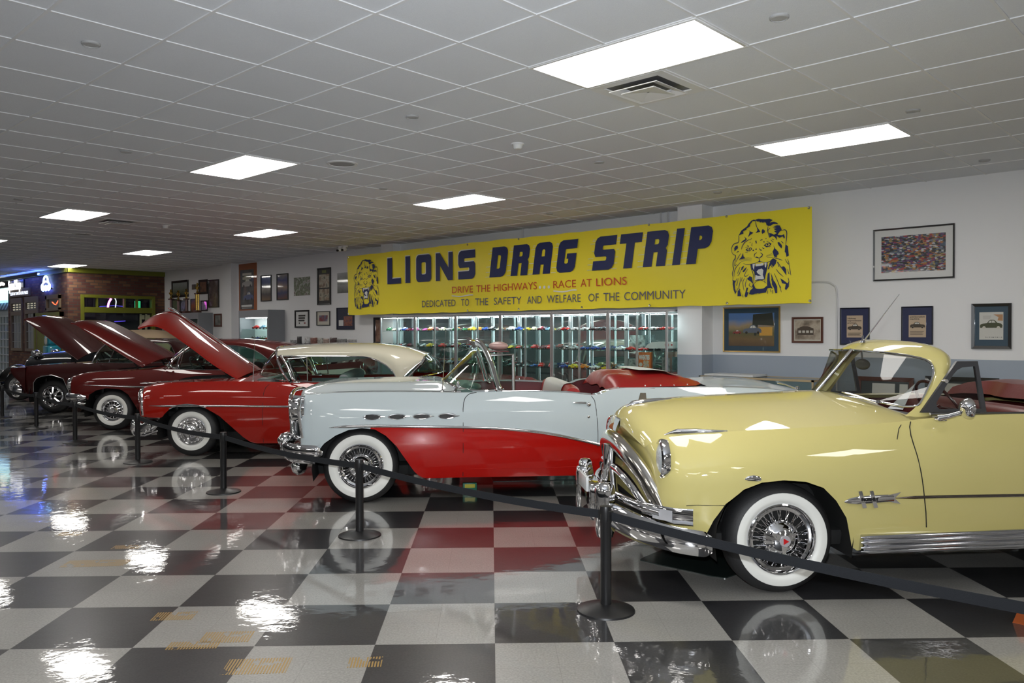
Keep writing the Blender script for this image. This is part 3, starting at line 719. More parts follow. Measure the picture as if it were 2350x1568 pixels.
    MB().ell((.985,hw,1.35), (.018,.10,.04), 14, 8).tube([(.985,hw,1.37),(.975,hw,1.45)], .006, 6).build('rear_view_mirror', mat('mirror_back', (.10,.09,.08), .3), car)
    MB().box(.84, 1.06, .22, 1.68, .82, 1.055, .05, seg=3).build('dashboard', mat('dash_maroon', (.02,.012,.012), .3), car)
    steering(car, (1.28,.50,1.08), .205, -32, mat('wheel_maroon', (.07,.012,.012), .25))
    seat(car, 'seat_back', 1.25, 1.66, .14, 1.76, .44, 1.085, MAR); seat(car, 'seat_back', 2.0, 2.30, .18, 1.72, .44, 1.03, MAR)
    for s in (0, 1):
        f = (lambda y: y) if s == 0 else (lambda y: 2*hw - y)
        MB().grid([[(l, f(.105), z) for z in (.36,.6,.8,1.0,1.035)] for l in (1.02,1.4,1.9,2.5)]).build('door_panel', mat('maroon_trim', (.09,.015,.014), .4), car)
    MB().extr([(1.167,.60,1.228),(.985,.62,1.062),(1.081,.60,1.055)], (.004,.012,0)).build('glare_triangle', mat('glare_white', (.90,.90,.90), .5), car, smooth=0)  # solid white triangle standing in for a reflection in the windshield
    fb = MB(); rows = []
    for l, zt_ in ((2.12,1.10),(2.18,1.20),(2.35,1.215),(2.55,1.19),(2.72,1.13),(2.80,1.07)):
        rows.append([Vector((l + .05*math.sin(5*t), .13 + (1.64)*t/12, 1.03 + (zt_ - 1.03)*(1 - abs(t/6 - 1)**5))) for t in range(13)])
    fb.grid(rows).build('folded_top_boot', MAR, car)
    slab(car, 'cabin_floor', mat('dark_carpet', (.02,.012,.012), .9), .85, 2.6, .10, 1.80, .36, .42)
    return car
# ------------------------------------------------------------------ white and red convertible
def sstep(a, b, x): t = max(0, min(1, (x - a)/(b - a))); return t*t*(3 - 2*t)
def buick():
    WHT = paint('white_paint', (.54,.61,.63)); RED = paint('red_paint', (.44,.004,.001)); hw = .95
    RL = mat('red_vinyl', (.34,.012,.012), .34, bump=.25, bscale=14); WL = mat('white_vinyl', (.62,.58,.54), .35)
    car = thing('convertible_car', 'white over red convertible with four fender portholes, red interior and whitewall wire wheels', 'car', (-6.077, 4.418, 0), math.radians(49.5), 'parked show cars')
    bot = [(-.47,.50),(-.40,.50),(-.36,.51),(-.345,.543),(-.318,.574),(-.22,.644),(-.102,.694),(.016,.709),(.134,.695),(.232,.637),(.331,.535),(.41,.413),(.49,.291),(.53,.25),(.569,.228),(.629,.219),(.952,.22),(1.626,.217),(2.3,.213),(2.55,.22)] + arch(3.08,.36,.30,.24)[0:] + [(3.55,.26),(4.2,.38),(4.38,.46)]
    TR = [(-.278,.717),(-.102,.726),(.174,.726),(.611,.714),(.929,.704),(1.298,.685),(1.647,.647),(1.912,.598),(2.213,.523),(2.402,.470),(2.62,.405),(2.72,.42),(2.8,.56),(2.95,.67),(3.08,.70),(3.3,.66),(3.6,.60),(4.5,.58)]
    B = Body(hw, bot, zt=[(-.55,1.0),(-.22,1.025),(.09,1.030),(.7,1.022),(.945,1.018),(1.43,1.026),(2.0,1.003),(2.18,.982),(2.25,.99),(2.354,1.03),(2.52,1.048),(3.2,1.043),(3.65,1.035),(4.0,1.01),(4.5,.93)],
             zc=[(-.55,.985),(-.47,1.04),(-.38,1.075),(-.243,1.095),(.115,1.105),(.715,1.106),(.9,1.05),(.96,1.02),(2.2,.985),(2.45,1.04),(3.0,1.06),(3.557,1.085),(3.75,1.092),(3.995,1.081),(4.24,1.022),(4.5,.95)],
             sh=[(-.55,.10),(.5,.10),(1.2,.09),(2.18,.075),(2.5,.10),(4.5,.15)], plan=[(-.47,.07),(-.38,.03),(-.2,.005),(.2,0),(3.6,0),(4.1,.05),(4.5,.14)],
             zm=.70, z0=.22, inb=.09, bow=.09, bowr=.10, rn=.06, rr=.10, ns=18, nt=16, trim=TR, crown=lambda u, l: sstep(.10, .46, u)*.9 + .1*u if l < 1.2 else sstep(.05,.8,u))
    ns, K = B.ns, B.ns + B.nt; n1 = ns//2; dl = B.nearest_station(.955); dr = B.nearest_station(2.215)
    pk = lambda l, k: 1 if (k < n1 and l > .10) else 0
    B.panel('body', [WHT, RED], car, (-9, dl), (0, ns + 2), caps=(True, False), pick=pk)
    B.panel('hood', [WHT], car, (-9, dl), (ns + 2, K))
    for s in (0, 1): B.panel('door', [WHT, RED], car, (dl, dr), (0, ns + 2), sides=(s,), pick=pk)
    B.panel('rear_quarter', [WHT, RED], car, (dr, 9), (0, ns + 3), caps=(False, True), pick=pk)
    B.panel('trunk_lid', [WHT], car, (B.nearest_station(3.38), 9), (ns + 3, K))
    wells(car, hw, 0, .44); wells(car, hw, 3.08, .40)
    slab(car, 'underbody', DARK, -.3, 4.2, .22, 1.68, .23, .33)
    for x, y, s in ((0,.06,1),(0,1.84,-1),(3.08,.08,1),(3.08,1.82,-1)): wheel(car, x, y, .348, .208, .293, 'wire', s)
    B.strip('side_molding', [(l, z) for l, z in TR if l < 4.3], car, .011, .013)
    B.seam('door_seam', [(.945,.235),(.945,.5),(.945,.715),(.945,.869),(.952,.93),(.966,.97),(.99,.995),(1.015,1.010),(1.075,1.018)], car)
    B.seam('door_seam', [(2.221,.24),(2.221,.52),(2.218,.65),(2.213,.729),(2.205,.85),(2.196,.935),(2.17,.975)], car)
    B.seam('rocker_crease', [(.97,.305),(1.6,.30),(2.1,.305),(2.19,.35)], car, r=.002, m=RED)
    for s in (0, 1):
        P = [B.top(l, 2.0/B.nt, .0005) for l in (-.44,-.2,.1,.4,.7,.9)]; MB().tube(P if s == 0 else [B.mir(p) for p in P], .003, 5).build('hood_seam', DARK, car)
    # portholes
    for s in (0, 1):
        for l in (.111,.336,.563,.796):
            p = B.side(l, .809); p = p if s == 0 else Vector(B.mir(p)); sg = -1 if s == 0 else 1
            ring = MB(); rows = []
            for k in range(28):
                a = 2*PI*k/28; c, q = math.cos(a), math.sin(a); e = 1 - .25*max(0, c)
                rows.append([p + Vector((.088*c, sg*.001, .030*q)), p + Vector((.080*c, sg*.014, .026*q*e)), p + Vector((.070*c, sg*.013, .020*q*e)), p + Vector((.062*c, sg*.003, .015*q*e))])
            o = ring.grid(rows, cu=True).tube([p + Vector((.075, sg*.008, 0)), p + Vector((.115, sg*.003, .002))], [.009,.003], 8).build('porthole', CHROME, car)
            MB().poly([r[3] for r in rows]).build('porthole_hole', mat('porthole_dark', (.22,.22,.23), .12, 1.0), o, smooth=0)
    # front end
    gr = MB().box(-.66, -.60, .30, 1.60, .56, .92, .02)
    for k in range(26): y = .34 + 1.22*k/25; gr.cyl((-.675, y, .57), (-.675, y, .90), .007, 6)
    gr.build('grille', mat('grille_steel', (.30,.30,.31), .2, 1.0), car)
    MB().tube(crom([(-.52,.12,.60),(-.60,.24,.60),(-.64,.30,.64),(-.66,.32,.75),(-.675,.34,.92),(-.70,.6,.985),(-.715,.95,1.0),(-.70,1.3,.985),(-.675,1.56,.92),(-.66,1.58,.75),(-.64,1.60,.64)], 5), .022, 10).build('grille_surround', CHROME, car)
    for s in (0, 1):
        f = (lambda y: y) if s == 0 else (lambda y: 2*hw - y)
        c = (-.575, f(.20), .865); h = MB().lathe([(.118,.06),(.122,.0),(.118,-.05),(.105,-.075),(.094,-.06),(.088,-.03)], c, 'x', 36)
        h.tube([(-.50, f(.07), 1.0), (-.60, f(.08), .99), (-.64, f(.15), .955)], [.006,.022,.008], 8)
        h.tube(crom([(-.545, f(.055), .98), (-.555, f(.06), .86), (-.54, f(.055), .74), (-.525, f(.06), .62)], 3), .016, 8)
        hb = h.build('headlight', CHROME, car); MB().lathe([(0,-.06),(.05,-.053),(.088,-.03)], c, 'x', 28).build('headlight_lens', MATS['lens_glass'], hb)
        MB().ell((-.715, f(.36), .57), (.085,.13,.07), 22, 14).build('bumper_pod', CHROME, car)
        MB().ell((-.585, f(.27), .335), (.075,.14,.088), 22, 14).build('bumper_bullet', CHROME, car)
    P = crom([(-.335,-.012,.485),(-.42,-.012,.50),(-.56,.03,.505),(-.69,.17,.51),(-.77,.45,.515),(-.80,.95,.52),(-.77,1.45,.515),(-.69,1.73,.51),(-.56,1.87,.505),(-.42,1.912,.50),(-.335,1.912,.485)], 6)
    N = len(P); bm_ = MB().tube(P, [.3 + .7*min(1, min(i, N-1-i)/4) for i in range(N)], 14, flat=(.030,.062), up=(0,0,1))
    bm_.tube([p + Vector((.02, .01 if p.y < hw else -.01, -.085)) for p in P[6:-6]], 1.0, 10, flat=(.02,.03), up=(0,0,1)).build('bumper', CHROME, car)
    # windshield: wrap-around glass between forward-leaning chrome pillars
    bot_ = crom([(1.255,.165,1.03),(1.12,.155,1.025),(.98,.23,1.035),(.87,.42,1.06),(.80,.70,1.085),(.78,.95,1.10)], 4); top_ = crom([(1.115,.225,1.475),(1.105,.26,1.48),(1.115,.36,1.48),(1.13,.52,1.475),(1.14,.75,1.47),(1.145,.95,1.468)], 4)
    rows = [[b.lerp(t, k/6) for k in range(7)] for b, t in zip(bot_, top_)]; rows += [[Vector(B.mir(p)) for p in r] for r in rows[-2::-1]]
    MB().grid(rows).build('windshield', AUTOGLASS, car, smooth=60)
    fr = MB().tube([r[0] for r in rows], .016, 8).tube([r[-1] + Vector((.01,0,.006)) for r in rows], .02, 10)
    fr.build('windshield_frame', CHROME, car)
    for s in (0, 1):
        mm = (lambda p: Vector(p)) if s == 0 else (lambda p: Vector(B.mir(p)))
        MB().tube([mm(p) for p in crom([(1.33,.13,1.018),(1.30,.14,1.035),(1.275,.155,1.10),(1.225,.18,1.28),(1.165,.21,1.42),(1.12,.235,1.475),(1.09,.26,1.49)], 5)], 1.0, 12, flat=(.046,.028), up=(1,0,.3)).build('windshield_pillar', CHROME, car)
        q = [mm(p) for p in ((1.30,.15,1.028),(1.225,.17,1.20),(1.19,.19,1.368),(1.432,.185,1.368),(1.432,.15,1.022))]
        v = MB().tube(q, .017, 8, closed=True).build('vent_frame', STEEL, car); MB().poly(q).build('vent_glass', AUTOGLASS, v, smooth=0)
        # fender mirrors
        m = MB().tube([mm(p) for p in ((.875,.10,1.03),(.885,.095,1.06),(.90,.09,1.075))], [.016,.009,.009], 8); m.ell(mm((.905,.09,1.095)), (.018,.045,.032), 14, 8); m.tube([mm((.84,.10,1.03)), mm((.93,.10,1.027))], [.006,.012], 8); m.build('fender_mirror', CHROME, car)
        # door handle and lock
        p = MB().tube([B.side(l, z, .018) if s == 0 else B.mir(B.side(l, z, .018)) for l, z in ((1.985,.918),(2.05,.917),(2.11,.912))], [.005,.009,.010], 8); c = B.side(2.135,.898,.014); c = c if s == 0 else Vector(B.mir(c)); p.ell(c, (.022,.014,.022), 14, 8).build('door_handle', CHROME, car)
        c = B.side(2.129,.784,.004); c = c if s == 0 else Vector(B.mir(c)); MB().ell(c, (.014,.006,.014), 12, 8).build('door_lock', CHROME, car)
        MB().grid([[mm((l, .105, .34 + (B.zt(l) - .345)*q)) for q in (0,.4,.8,1)] for l in (.96,1.4,1.9,2.18,2.3,2.45,2.8)]).build('door_panel', mat('red_door_vinyl', (.16,.006,.010), .4), car)
        MB().tube([mm((l, .095, z)) for l, z in ((1.32,1.028),(1.6,1.03),(1.95,1.015),(2.17,.992))], .007, 8).build('sill_molding', CHROME, car)
    whip(car, (.755,.11,1.028), (.79,.11,1.60))
    MB().lathe([(.024,0),(.020,.018),(.010,.03),(.0,.035)], (.86,1.0,1.10), 'z', 14).build('windshield_washer', CHROME, car)
    MB().box(.86, 1.10, .16, 1.74, .80, 1.045, .05, seg=3).ell((1.05,.50,1.04), (.10,.22,.05), 20, 10).build('dashboard', mat('dash_green_grey', (.07,.12,.11), .4), car)
    steering(car, (1.36,.50,1.0), .20, -30, mat('wheel_red', (.30,.012,.012), .25))
    seat(car, 'seat_back', 1.45, 1.88, .16, 1.74, .44, 1.075, RL, WL, lean=.10); seat(car, 'seat_back', 2.35, 2.68, .2, 1.70, .44, 1.05, RL)
    MB().ell((1.33,.60,1.445), (.10,.16,.045), 18, 10).build('sun_visor', mat('pink_vinyl', (.62,.40,.37), .4), car)
    MB().box(1.20,1.42,.42,.75,1.388,1.398,.004).build('sun_visor_shade', mat('dark_red_tint', (.10,.01,.012), .3), car)
    # folded top under its red boot
    rows = []
    for l, z0, zt_, wi in ((2.40,.97,1.02,.16),(2.415,.975,1.10,.14),(2.45,1.0,1.155,.13),(2.54,1.03,1.175,.14),(2.66,1.045,1.17,.16),(2.82,1.05,1.175,.17),(3.0,1.05,1.175,.19),(3.15,1.05,1.15,.23),(3.28,1.05,1.115,.30),(3.36,1.06,1.075,.40)):
        r = []
        for t in range(25):
            a = t/24; y = wi + (2*hw - 2*wi)*a; e = 1 - abs(2*a - 1)**3.2; fold = .010*math.sin(9*l + 22*a) + .006*math.sin(31*a + 5*l)
            r.append(Vector((l + .012*math.sin(17*a), y, z0 + (zt_ - z0 + fold)*e)))
        rows.append(r)
    MB().grid(rows).build('folded_top_boot', RL, car, smooth=80)
    MB().grid([[Vector((l, y, z + .014)) for y in (.48,.7,.95,1.2,1.42)] for l, z in ((2.74,1.185),(2.9,1.184),(3.05,1.17),(3.18,1.145))]).build('top_panel', WL, car, smooth=80)
    sn = MB()
    for l, z in ((2.45,1.045),(2.72,1.062),(2.88,1.062),(3.02,1.062),(3.16,1.066)): sn.ell((l, .155 + max(0, l - 2.7)*.12, z), (.008,.006,.008), 8, 6)
    sn.build('boot_snaps', CHROME, car)
    slab(car, 'cabin_floor', MATS['dark_carpet'], .9, 2.7, .10, 1.80, .34, .40)
    return car
# ------------------------------------------------------------------ cars with the hood up
def roof_shell(car, hw, low, zr, wb, m, kz=.28, zb=.97, n=2.9, bow=.13, name='roof', soft=None):
    """roof lofted over the side opening edge `low` (l, z); returns edge rows"""
    zrf = pchip(zr); st = dens(low, .07); rows = []; lf = st[0][0]; lr = st[-1][0]
    for l, z in st:
        w0 = wb + (z - zb)*kz; r = []; zt = max(zrf(l), z + .02)
        for k in range(15):
            t = PI/2*k/14; w = hw - (hw - w0)*math.cos(t)**(2/n); q = 1 - ((hw - w)/hw)**2
            f = max(0, 1 - (l - lf)/.7)**2; g = max(0, 1 - (lr - l)/.6)**2
            r.append(Vector((l - bow*f*q + bow*.6*g*q, w, z + (zt - z)*math.sin(t)**(2/n))))
        rows.append(r)
    full = [r + [Vector((p.x, 2*hw - p.y, p.z)) for p in r[-2::-1]] for r in rows]
    MB().grid(full).build(name, m, car, smooth=60)
    return rows
def hardtop(car, B, low, zr, m, ws_c, ws_n, rear_c, rear_n, seatm, dashm, wb=.13, gl=None, pillar=True):
    """roof, screens, side glass and a simple interior.  ws_*: windscreen base at centre / near side, rear_*: rear screen base"""
    hw = B.hw; gl = gl or AUTOGLASS; rows = roof_shell(car, hw, low, zr, wb, m)
    R0, R1 = rows[0], rows[-1]; n = len(R0)
    def screen(name, top, c, nr):
        g = []
        for k, p in enumerate(top):
            t = k/(n - 1); e = math.sin(t*PI/2); b = Vector((nr[0] + (c[0] - nr[0])*e, nr[1] + (hw - nr[1])*t**1.3, nr[2] + (c[2] - nr[2])*e)); g.append([b.lerp(p, j/6) + Vector((.03*math.sin(PI*j/6)*(1 if c[0] > 1.6 else -1), 0, .01*math.sin(PI*j/6))) for j in range(7)])
        full = g + [[Vector(B.mir(p)) for p in r] for r in g[-2::-1]]
        o = MB().grid(full).build(name, gl, car, smooth=60)
        MB().tube([r[0] for r in full], .013, 8).tube([r[-1] for r in full], .012, 8).tube(full[0], .017, 8).tube(full[-1], .017, 8).build(name + '_molding', CHROME, car)
        return full
    screen('windshield', R0, ws_c, ws_n); screen('rear_window', R1, rear_c, rear_n)
    for s in (0, 1):
        mm = (lambda p: Vector(p)) if s == 0 else (lambda p: Vector(B.mir(p)))
        edge = [mm(r[0]) for r in rows]
        MB().tube(edge, .009, 8).build('drip_rail', CHROME, car)
        base = [mm((l, wb - .01, B.zt(l) + .004)) for l in np.linspace(ws_n[0], rear_n[0], len(edge))]
        MB().grid([[a, a.lerp(b, .5), b] for a, b in zip(base, edge)]).build('side_window', gl, car, smooth=60)
        MB().grid([[mm((l, wb - .01, z)) for z in (.36,.65,.9)] for l in (ws_n[0],1.6,2.2,rear_n[0])]).build('door_panel', seatm, car)
    seat(car, 'seat_back', 1.35, 1.78, .14, 2*hw - .14, .44, 1.06, seatm); seat(car, 'seat_back', 2.15, 2.5, .16, 2*hw - .16, .44, 1.05, seatm)
    MB().box(ws_c[0] + .12, ws_c[0] + .36, .16, 2*hw - .16, .76, .99, .05, seg=3).build('dashboard', dashm, car)
    steering(car, (1.22,.50,1.0), .20, -30, BLACK)
    slab(car, 'cabin_floor', MATS['dark_carpet'], .85, 2.9, .10, 2*hw - .10, .30, .36)
    return rows
def hood_up(car, hw, near, ctr, m, name='hood', w0=.28, crown=.06, th=.022, ridge=None, sq=2.6):
    """raised hood: near edge profile and centre profile, both hinge -> front"""
    N = crom([(a, 0, b) for a, b in near], 6); Cc = crom([(a, 0, b) for a, b in ctr], 6)
    def rs(P, n):
        d = [0]; 
        for a, b in zip(P[:-1], P[1:]): d.append(d[-1] + (b - a).length)
        out = []
        for k in range(n + 1):
            t = d[-1]*k/n; i = min(max(int(np.searchsorted(d, t)) - 1, 0), len(P) - 2); f = (t - d[i]) / max(1e-6, d[i+1] - d[i]); out.append(P[i].lerp(P[i+1], f))
        return out
    n = 22; N = rs(N, n); Cc = rs(Cc, n); top = []; bot = []
    for a, b in zip(N, Cc):
        r = []
        for k in range(17):
            t = k/8 - 1; e = 1 - abs(t)**sq; p = a.lerp(b, e); r.append(Vector((p.x, hw + (hw - w0)*t, p.z)))
        top.append(r); 
    for i, r in enumerate(top):
        t = (top[min(i+1, n)][8] - top[max(i-1, 0)][8]).normalized(); nn = Vector((t.z, 0, -t.x)); nn = nn if nn.z < 0 else -nn
        bot.append([p + nn*th for p in r])
    mb = MB().grid(top).grid(bot); mb.grid([[a[0], b[0]] for a, b in zip(top, bot)]); mb.grid([[a[-1], b[-1]] for a, b in zip(top, bot)])
    mb.grid([top[0], bot[0]]); mb.grid([top[-1], bot[-1]])
    o = mb.build(name, m, car, smooth=60)
    if ridge: MB().tube([r[8] + Vector((0, 0, .012)) for r in top[2:-1]], .012, 8).build('hood_molding', CHROME, o)
    hg = MB()
    for y in (w0 + .12, 2*hw - w0 - .12): hg.tube([(top[0][0].x - .05, y, .86), (top[4][0].x, y, top[4][0].z - .03)], .014, 8)
    hg.build('hood_hinge', DARK, o)
    return o
def engine(car, hw, x0=-.35, x1=.55):
    bay = MB(); bay.box(x0, x1, .26, 2*hw - .26, .50, .56)
    bay.build('engine_bay', DARK, car)
    e = MB().box(-.10, .45, hw - .22, hw + .22, .52, .78, .04)
    for y in (hw - .17, hw + .17): e.box(-.08, .42, y - .06, y + .06, .76, .85, .03)
    eo = e.build('engine_block', mat('engine_paint', (.05,.05,.055), .4), car)
    MB().lathe([(0, .11), (.03, .11), (.15, .10), (.17, .06), (.17, .0), (.10, -.02)], (.15, hw, .86), 'z', 28).build('air_cleaner', BLACK, eo)
    MB().box(x0 + .02, x0 + .10, .34, 2*hw - .34, .50, .88, .02).build('radiator', BLACK, car)
    MB().box(.22, .42, .32, .52, .60, .90, .02).build('battery', BLACK, car)
def open_body(B, P, car, two=None, cowl=.62, dr=2.2, cl=3.3, strip_rows=5):
    ns, K = B.ns, B.ns + B.nt; a = B.nearest_station(cowl); d0 = B.nearest_station(.93); d1 = B.nearest_station(dr)
    pk = two
    B.panel('body', P, car, (-9, d0), (0, ns + strip_rows), caps=(True, False), pick=pk)
    B.panel('cowl', P, car, (a, B.nearest_station(a + .26)), (ns + strip_rows, K))
    for s in (0, 1): B.panel('door', P, car, (d0, d1), (0, ns + 2), sides=(s,), pick=pk)
    B.panel('rear_quarter', P, car, (d1, 9), (0, ns + 2), caps=(False, True), pick=pk)
    B.panel('trunk_lid', P, car, (B.nearest_station(cl), 9), (ns + 2, K))
    # inner fender walls of the open engine bay
    MB().grid([[B.top(l, strip_rows/B.nt), Vector((l, B.top(l, strip_rows/B.nt).y + .01, .5))] for l in np.linspace(B.lf + .05, a, 8)]).grid([[B.mir(B.top(l, strip_rows/B.nt)), B.mir((l, B.top(l, strip_rows/B.nt).y + .01, .5))] for l in np.linspace(B.lf + .05, a, 8)]).build('inner_fender', DARK, car)
def bumper_bar(car, hw, P, a, b, name='bumper', m=None):
    P = crom(P + [(x, 2*hw - y, z) for x, y, z in P[-2::-1]], 5); N = len(P)
    return MB().tube(P, [.35 + .65*min(1, min(i, N-1-i)/4) for i in range(N)], 12, flat=(a, b), up=(0,0,1)).build(name, m or CHROME, car)

def red_car():
    RED = paint('bright_red_paint', (.30,.006,.001)); CRM = paint('cream_paint', (.60,.57,.45)); hw = .95
    car = thing('hardtop_car', 'bright red hardtop with cream roof, raised hood and whitewall tires', 'car', (-10.019, 4.650, 0), math.radians(47), 'parked show cars')
    bot = [(-.585,.515),(-.50,.505),(-.36,.505),(-.335,.52),(-.315,.548),(-.252,.611),(-.144,.654),(-.02,.662),(.105,.650),(.219,.613),(.370,.522),(.544,.354),(.66,.24),(.74,.18),(.82,.158),(1.2,.155),(2.5,.17)] + arch(3.08,.36,.30,.20) + [(3.6,.24),(4.3,.38),(4.45,.46)]
    B = Body(hw, bot, zt=[(-.62,.86),(-.5,.905),(-.267,.94),(.388,.960),(.889,.952),(1.5,.935),(2.4,.94),(3.0,.97),(3.6,.97),(4.45,.90)],
             zc=[(-.62,.90),(-.4,.97),(.388,1.0),(.7,1.03),(.9,.99),(1.0,.94),(2.4,.94),(2.8,1.0),(3.4,1.0),(4.0,.95),(4.45,.86)],
             sh=[(-.6,.09),(1,.08),(4.45,.12)], plan=[(-.585,.07),(-.48,.03),(-.3,.006),(0,0),(3.7,0),(4.2,.05),(4.45,.12)], zm=.66, z0=.16, inb=.07, bow=.10, bowr=.12, rn=.055, rr=.08, ns=16, nt=14)
    open_body(B, [RED], car); engine(car, hw)
    wells(car, hw, 0, .42); wells(car, hw, 3.08, .40); slab(car, 'underbody', DARK, -.3, 4.2, .2, 1.7, .18, .30)
    for x, y, s in ((0,.06,1),(0,1.84,-1),(3.08,.08,1),(3.08,1.82,-1)): wheel(car, x, y, .326, .180, .250, 'cover', s)
    B.strip('side_molding', [(-.505,.657),(-.2,.656),(.409,.652),(.906,.642),(1.5,.632),(2.6,.62),(4.3,.60)], car, .010, .013)
    MB().tube([B.side(l, z, .006) for l, z in ((-.25,.618),(-.14,.662),(-.02,.672),(.10,.660),(.21,.625))], [.006,.012,.014,.012,.005], 8).build('arch_molding', CHROME, car)
    B.seam('door_seam', [(.906,.17),(.908,.45),(.912,.64),(.922,.80),(.945,.88),(.985,.92)], car)
    MB().tube([(-.50,.16,.915),(-.40,.15,.945),(-.22,.14,.955),(-.05,.14,.962)], [.006,.014,.012,.004], 8).build('fender_ornament', CHROME, car)
    MB().tube([B.side(l, z, .004) for l, z in ((-.60,.87),(-.605,.80),(-.60,.70),(-.595,.60),(-.59,.53))], .018, 8).tube([B.mir(B.side(l, z, .004)) for l, z in ((-.60,.87),(-.605,.80),(-.60,.70),(-.595,.60),(-.59,.53))], .018, 8).build('headlight_bezel', CHROME, car)
    for y in (.24, 1.66):
        h = MB().lathe([(.11,.05),(.115,0),(.105,-.03),(.09,-.02)], (-.655,y,.76), 'x', 28).build('headlight', CHROME, car); MB().lathe([(0,-.035),(.06,-.03),(.09,-.02)], (-.655,y,.76), 'x', 24).build('headlight_lens', MATS['lens_glass'], h)
    MB().box(-.76,-.70,.40,1.50,.50,.80,.02).tube([(-.72,.36,.66),(-.79,.95,.66),(-.72,1.54,.66)], .03, 10).build('grille', MATS['grille_steel'], car)
    bumper_bar(car, hw, [(-.40,-.01,.42),(-.50,.0,.39),(-.60,.06,.35),(-.70,.2,.35),(-.78,.55,.36),(-.82,.95,.37)], .03, .075)
    bumper_bar(car, hw, [(-.40,.02,.335),(-.55,.05,.30),(-.68,.2,.28),(-.78,.95,.29)], .02, .03, 'lower_bumper_bar')
    for y in (.34, 1.56): MB().ell((-.80, y, .36), (.06,.075,.12), 16, 12).build('bumper_guard', CHROME, car)
    MB().grid([[(-.58,.03,.50),(-.58,.95,.50),(-.58,1.87,.50)],[(-.42,.03,.42),(-.5,.95,.42),(-.42,1.87,.42)]]).build('splash_pan', STEEL, car)
    hood_up(car, hw, [(.535,.985),(.35,1.10),(.17,1.225),(-.0,1.36),(-.134,1.46),(-.30,1.58),(-.44,1.665),(-.56,1.69),(-.66,1.672),(-.74,1.645)], [(.63,1.06),(.30,1.295),(0,1.51),(-.25,1.69),(-.42,1.81),(-.53,1.862),(-.64,1.855),(-.74,1.80),(-.83,1.71)], RED, ridge=True)
    MB().tube([(-.44,hw,1.845),(-.58,hw,1.93),(-.50,hw,1.90),(-.2,hw,1.69)], [.008,.016,.014,.005], 8).build('hood_ornament', CHROME, car)
    hardtop(car, B, [(1.10,1.277),(1.5,1.275),(1.9,1.272),(2.17,1.266),(2.27,1.247),(2.36,1.213),(2.46,1.155),(2.55,1.075),(2.59,1.0),(2.60,.965),(2.66,.965),(2.70,1.01),(2.76,1.075),(2.84,1.15),(2.93,1.225)],
            [(1.0,1.36),(1.1,1.39),(1.233,1.409),(1.757,1.442),(2.126,1.441),(2.612,1.395),(2.93,1.285)], CRM, (.66,hw,1.0), (1.22,.14,.955), (3.22,hw,1.03), (2.72,.14,.97), mat('grey_cloth', (.25,.27,.28), .8), mat('dash_grey', (.10,.11,.11), .4))
    for s in (0, 1):
        mm = (lambda p: Vector(p)) if s == 0 else (lambda p: Vector(B.mir(p)))
        MB().tube([mm(p) for p in crom([(1.10,.20,1.285),(1.16,.185,1.20),(1.235,.155,1.06),(1.28,.135,.965),(1.36,.12,.952)], 4)], 1, 10, flat=(.026,.016), up=(1,0,.3)).build('windshield_pillar', CHROME, car)
        q = [mm(p) for p in ((1.30,.135,.965),(1.20,.17,1.245),(1.44,.19,1.255),(1.46,.13,.96))]; v = MB().tube(q, .009, 8, closed=True).build('vent_frame', CHROME, car)
        MB().tube([mm((l, .085, B.zt(l) + .006)) for l in (1.3,1.8,2.3,2.6)], .008, 8).build('belt_molding', CHROME, car)
        m_ = MB().tube([mm((1.26,.05,.935)), mm((1.30,.02,.955)), mm((1.33,.0,.965))], [.014,.008,.01], 8); m_.ell(mm((1.345,-.01,.945)), (.05,.02,.016), 12, 8).build('side_mirror', CHROME, car)
    whip(car, (.775,.09,.955), (.80,.09,1.53))
    return car
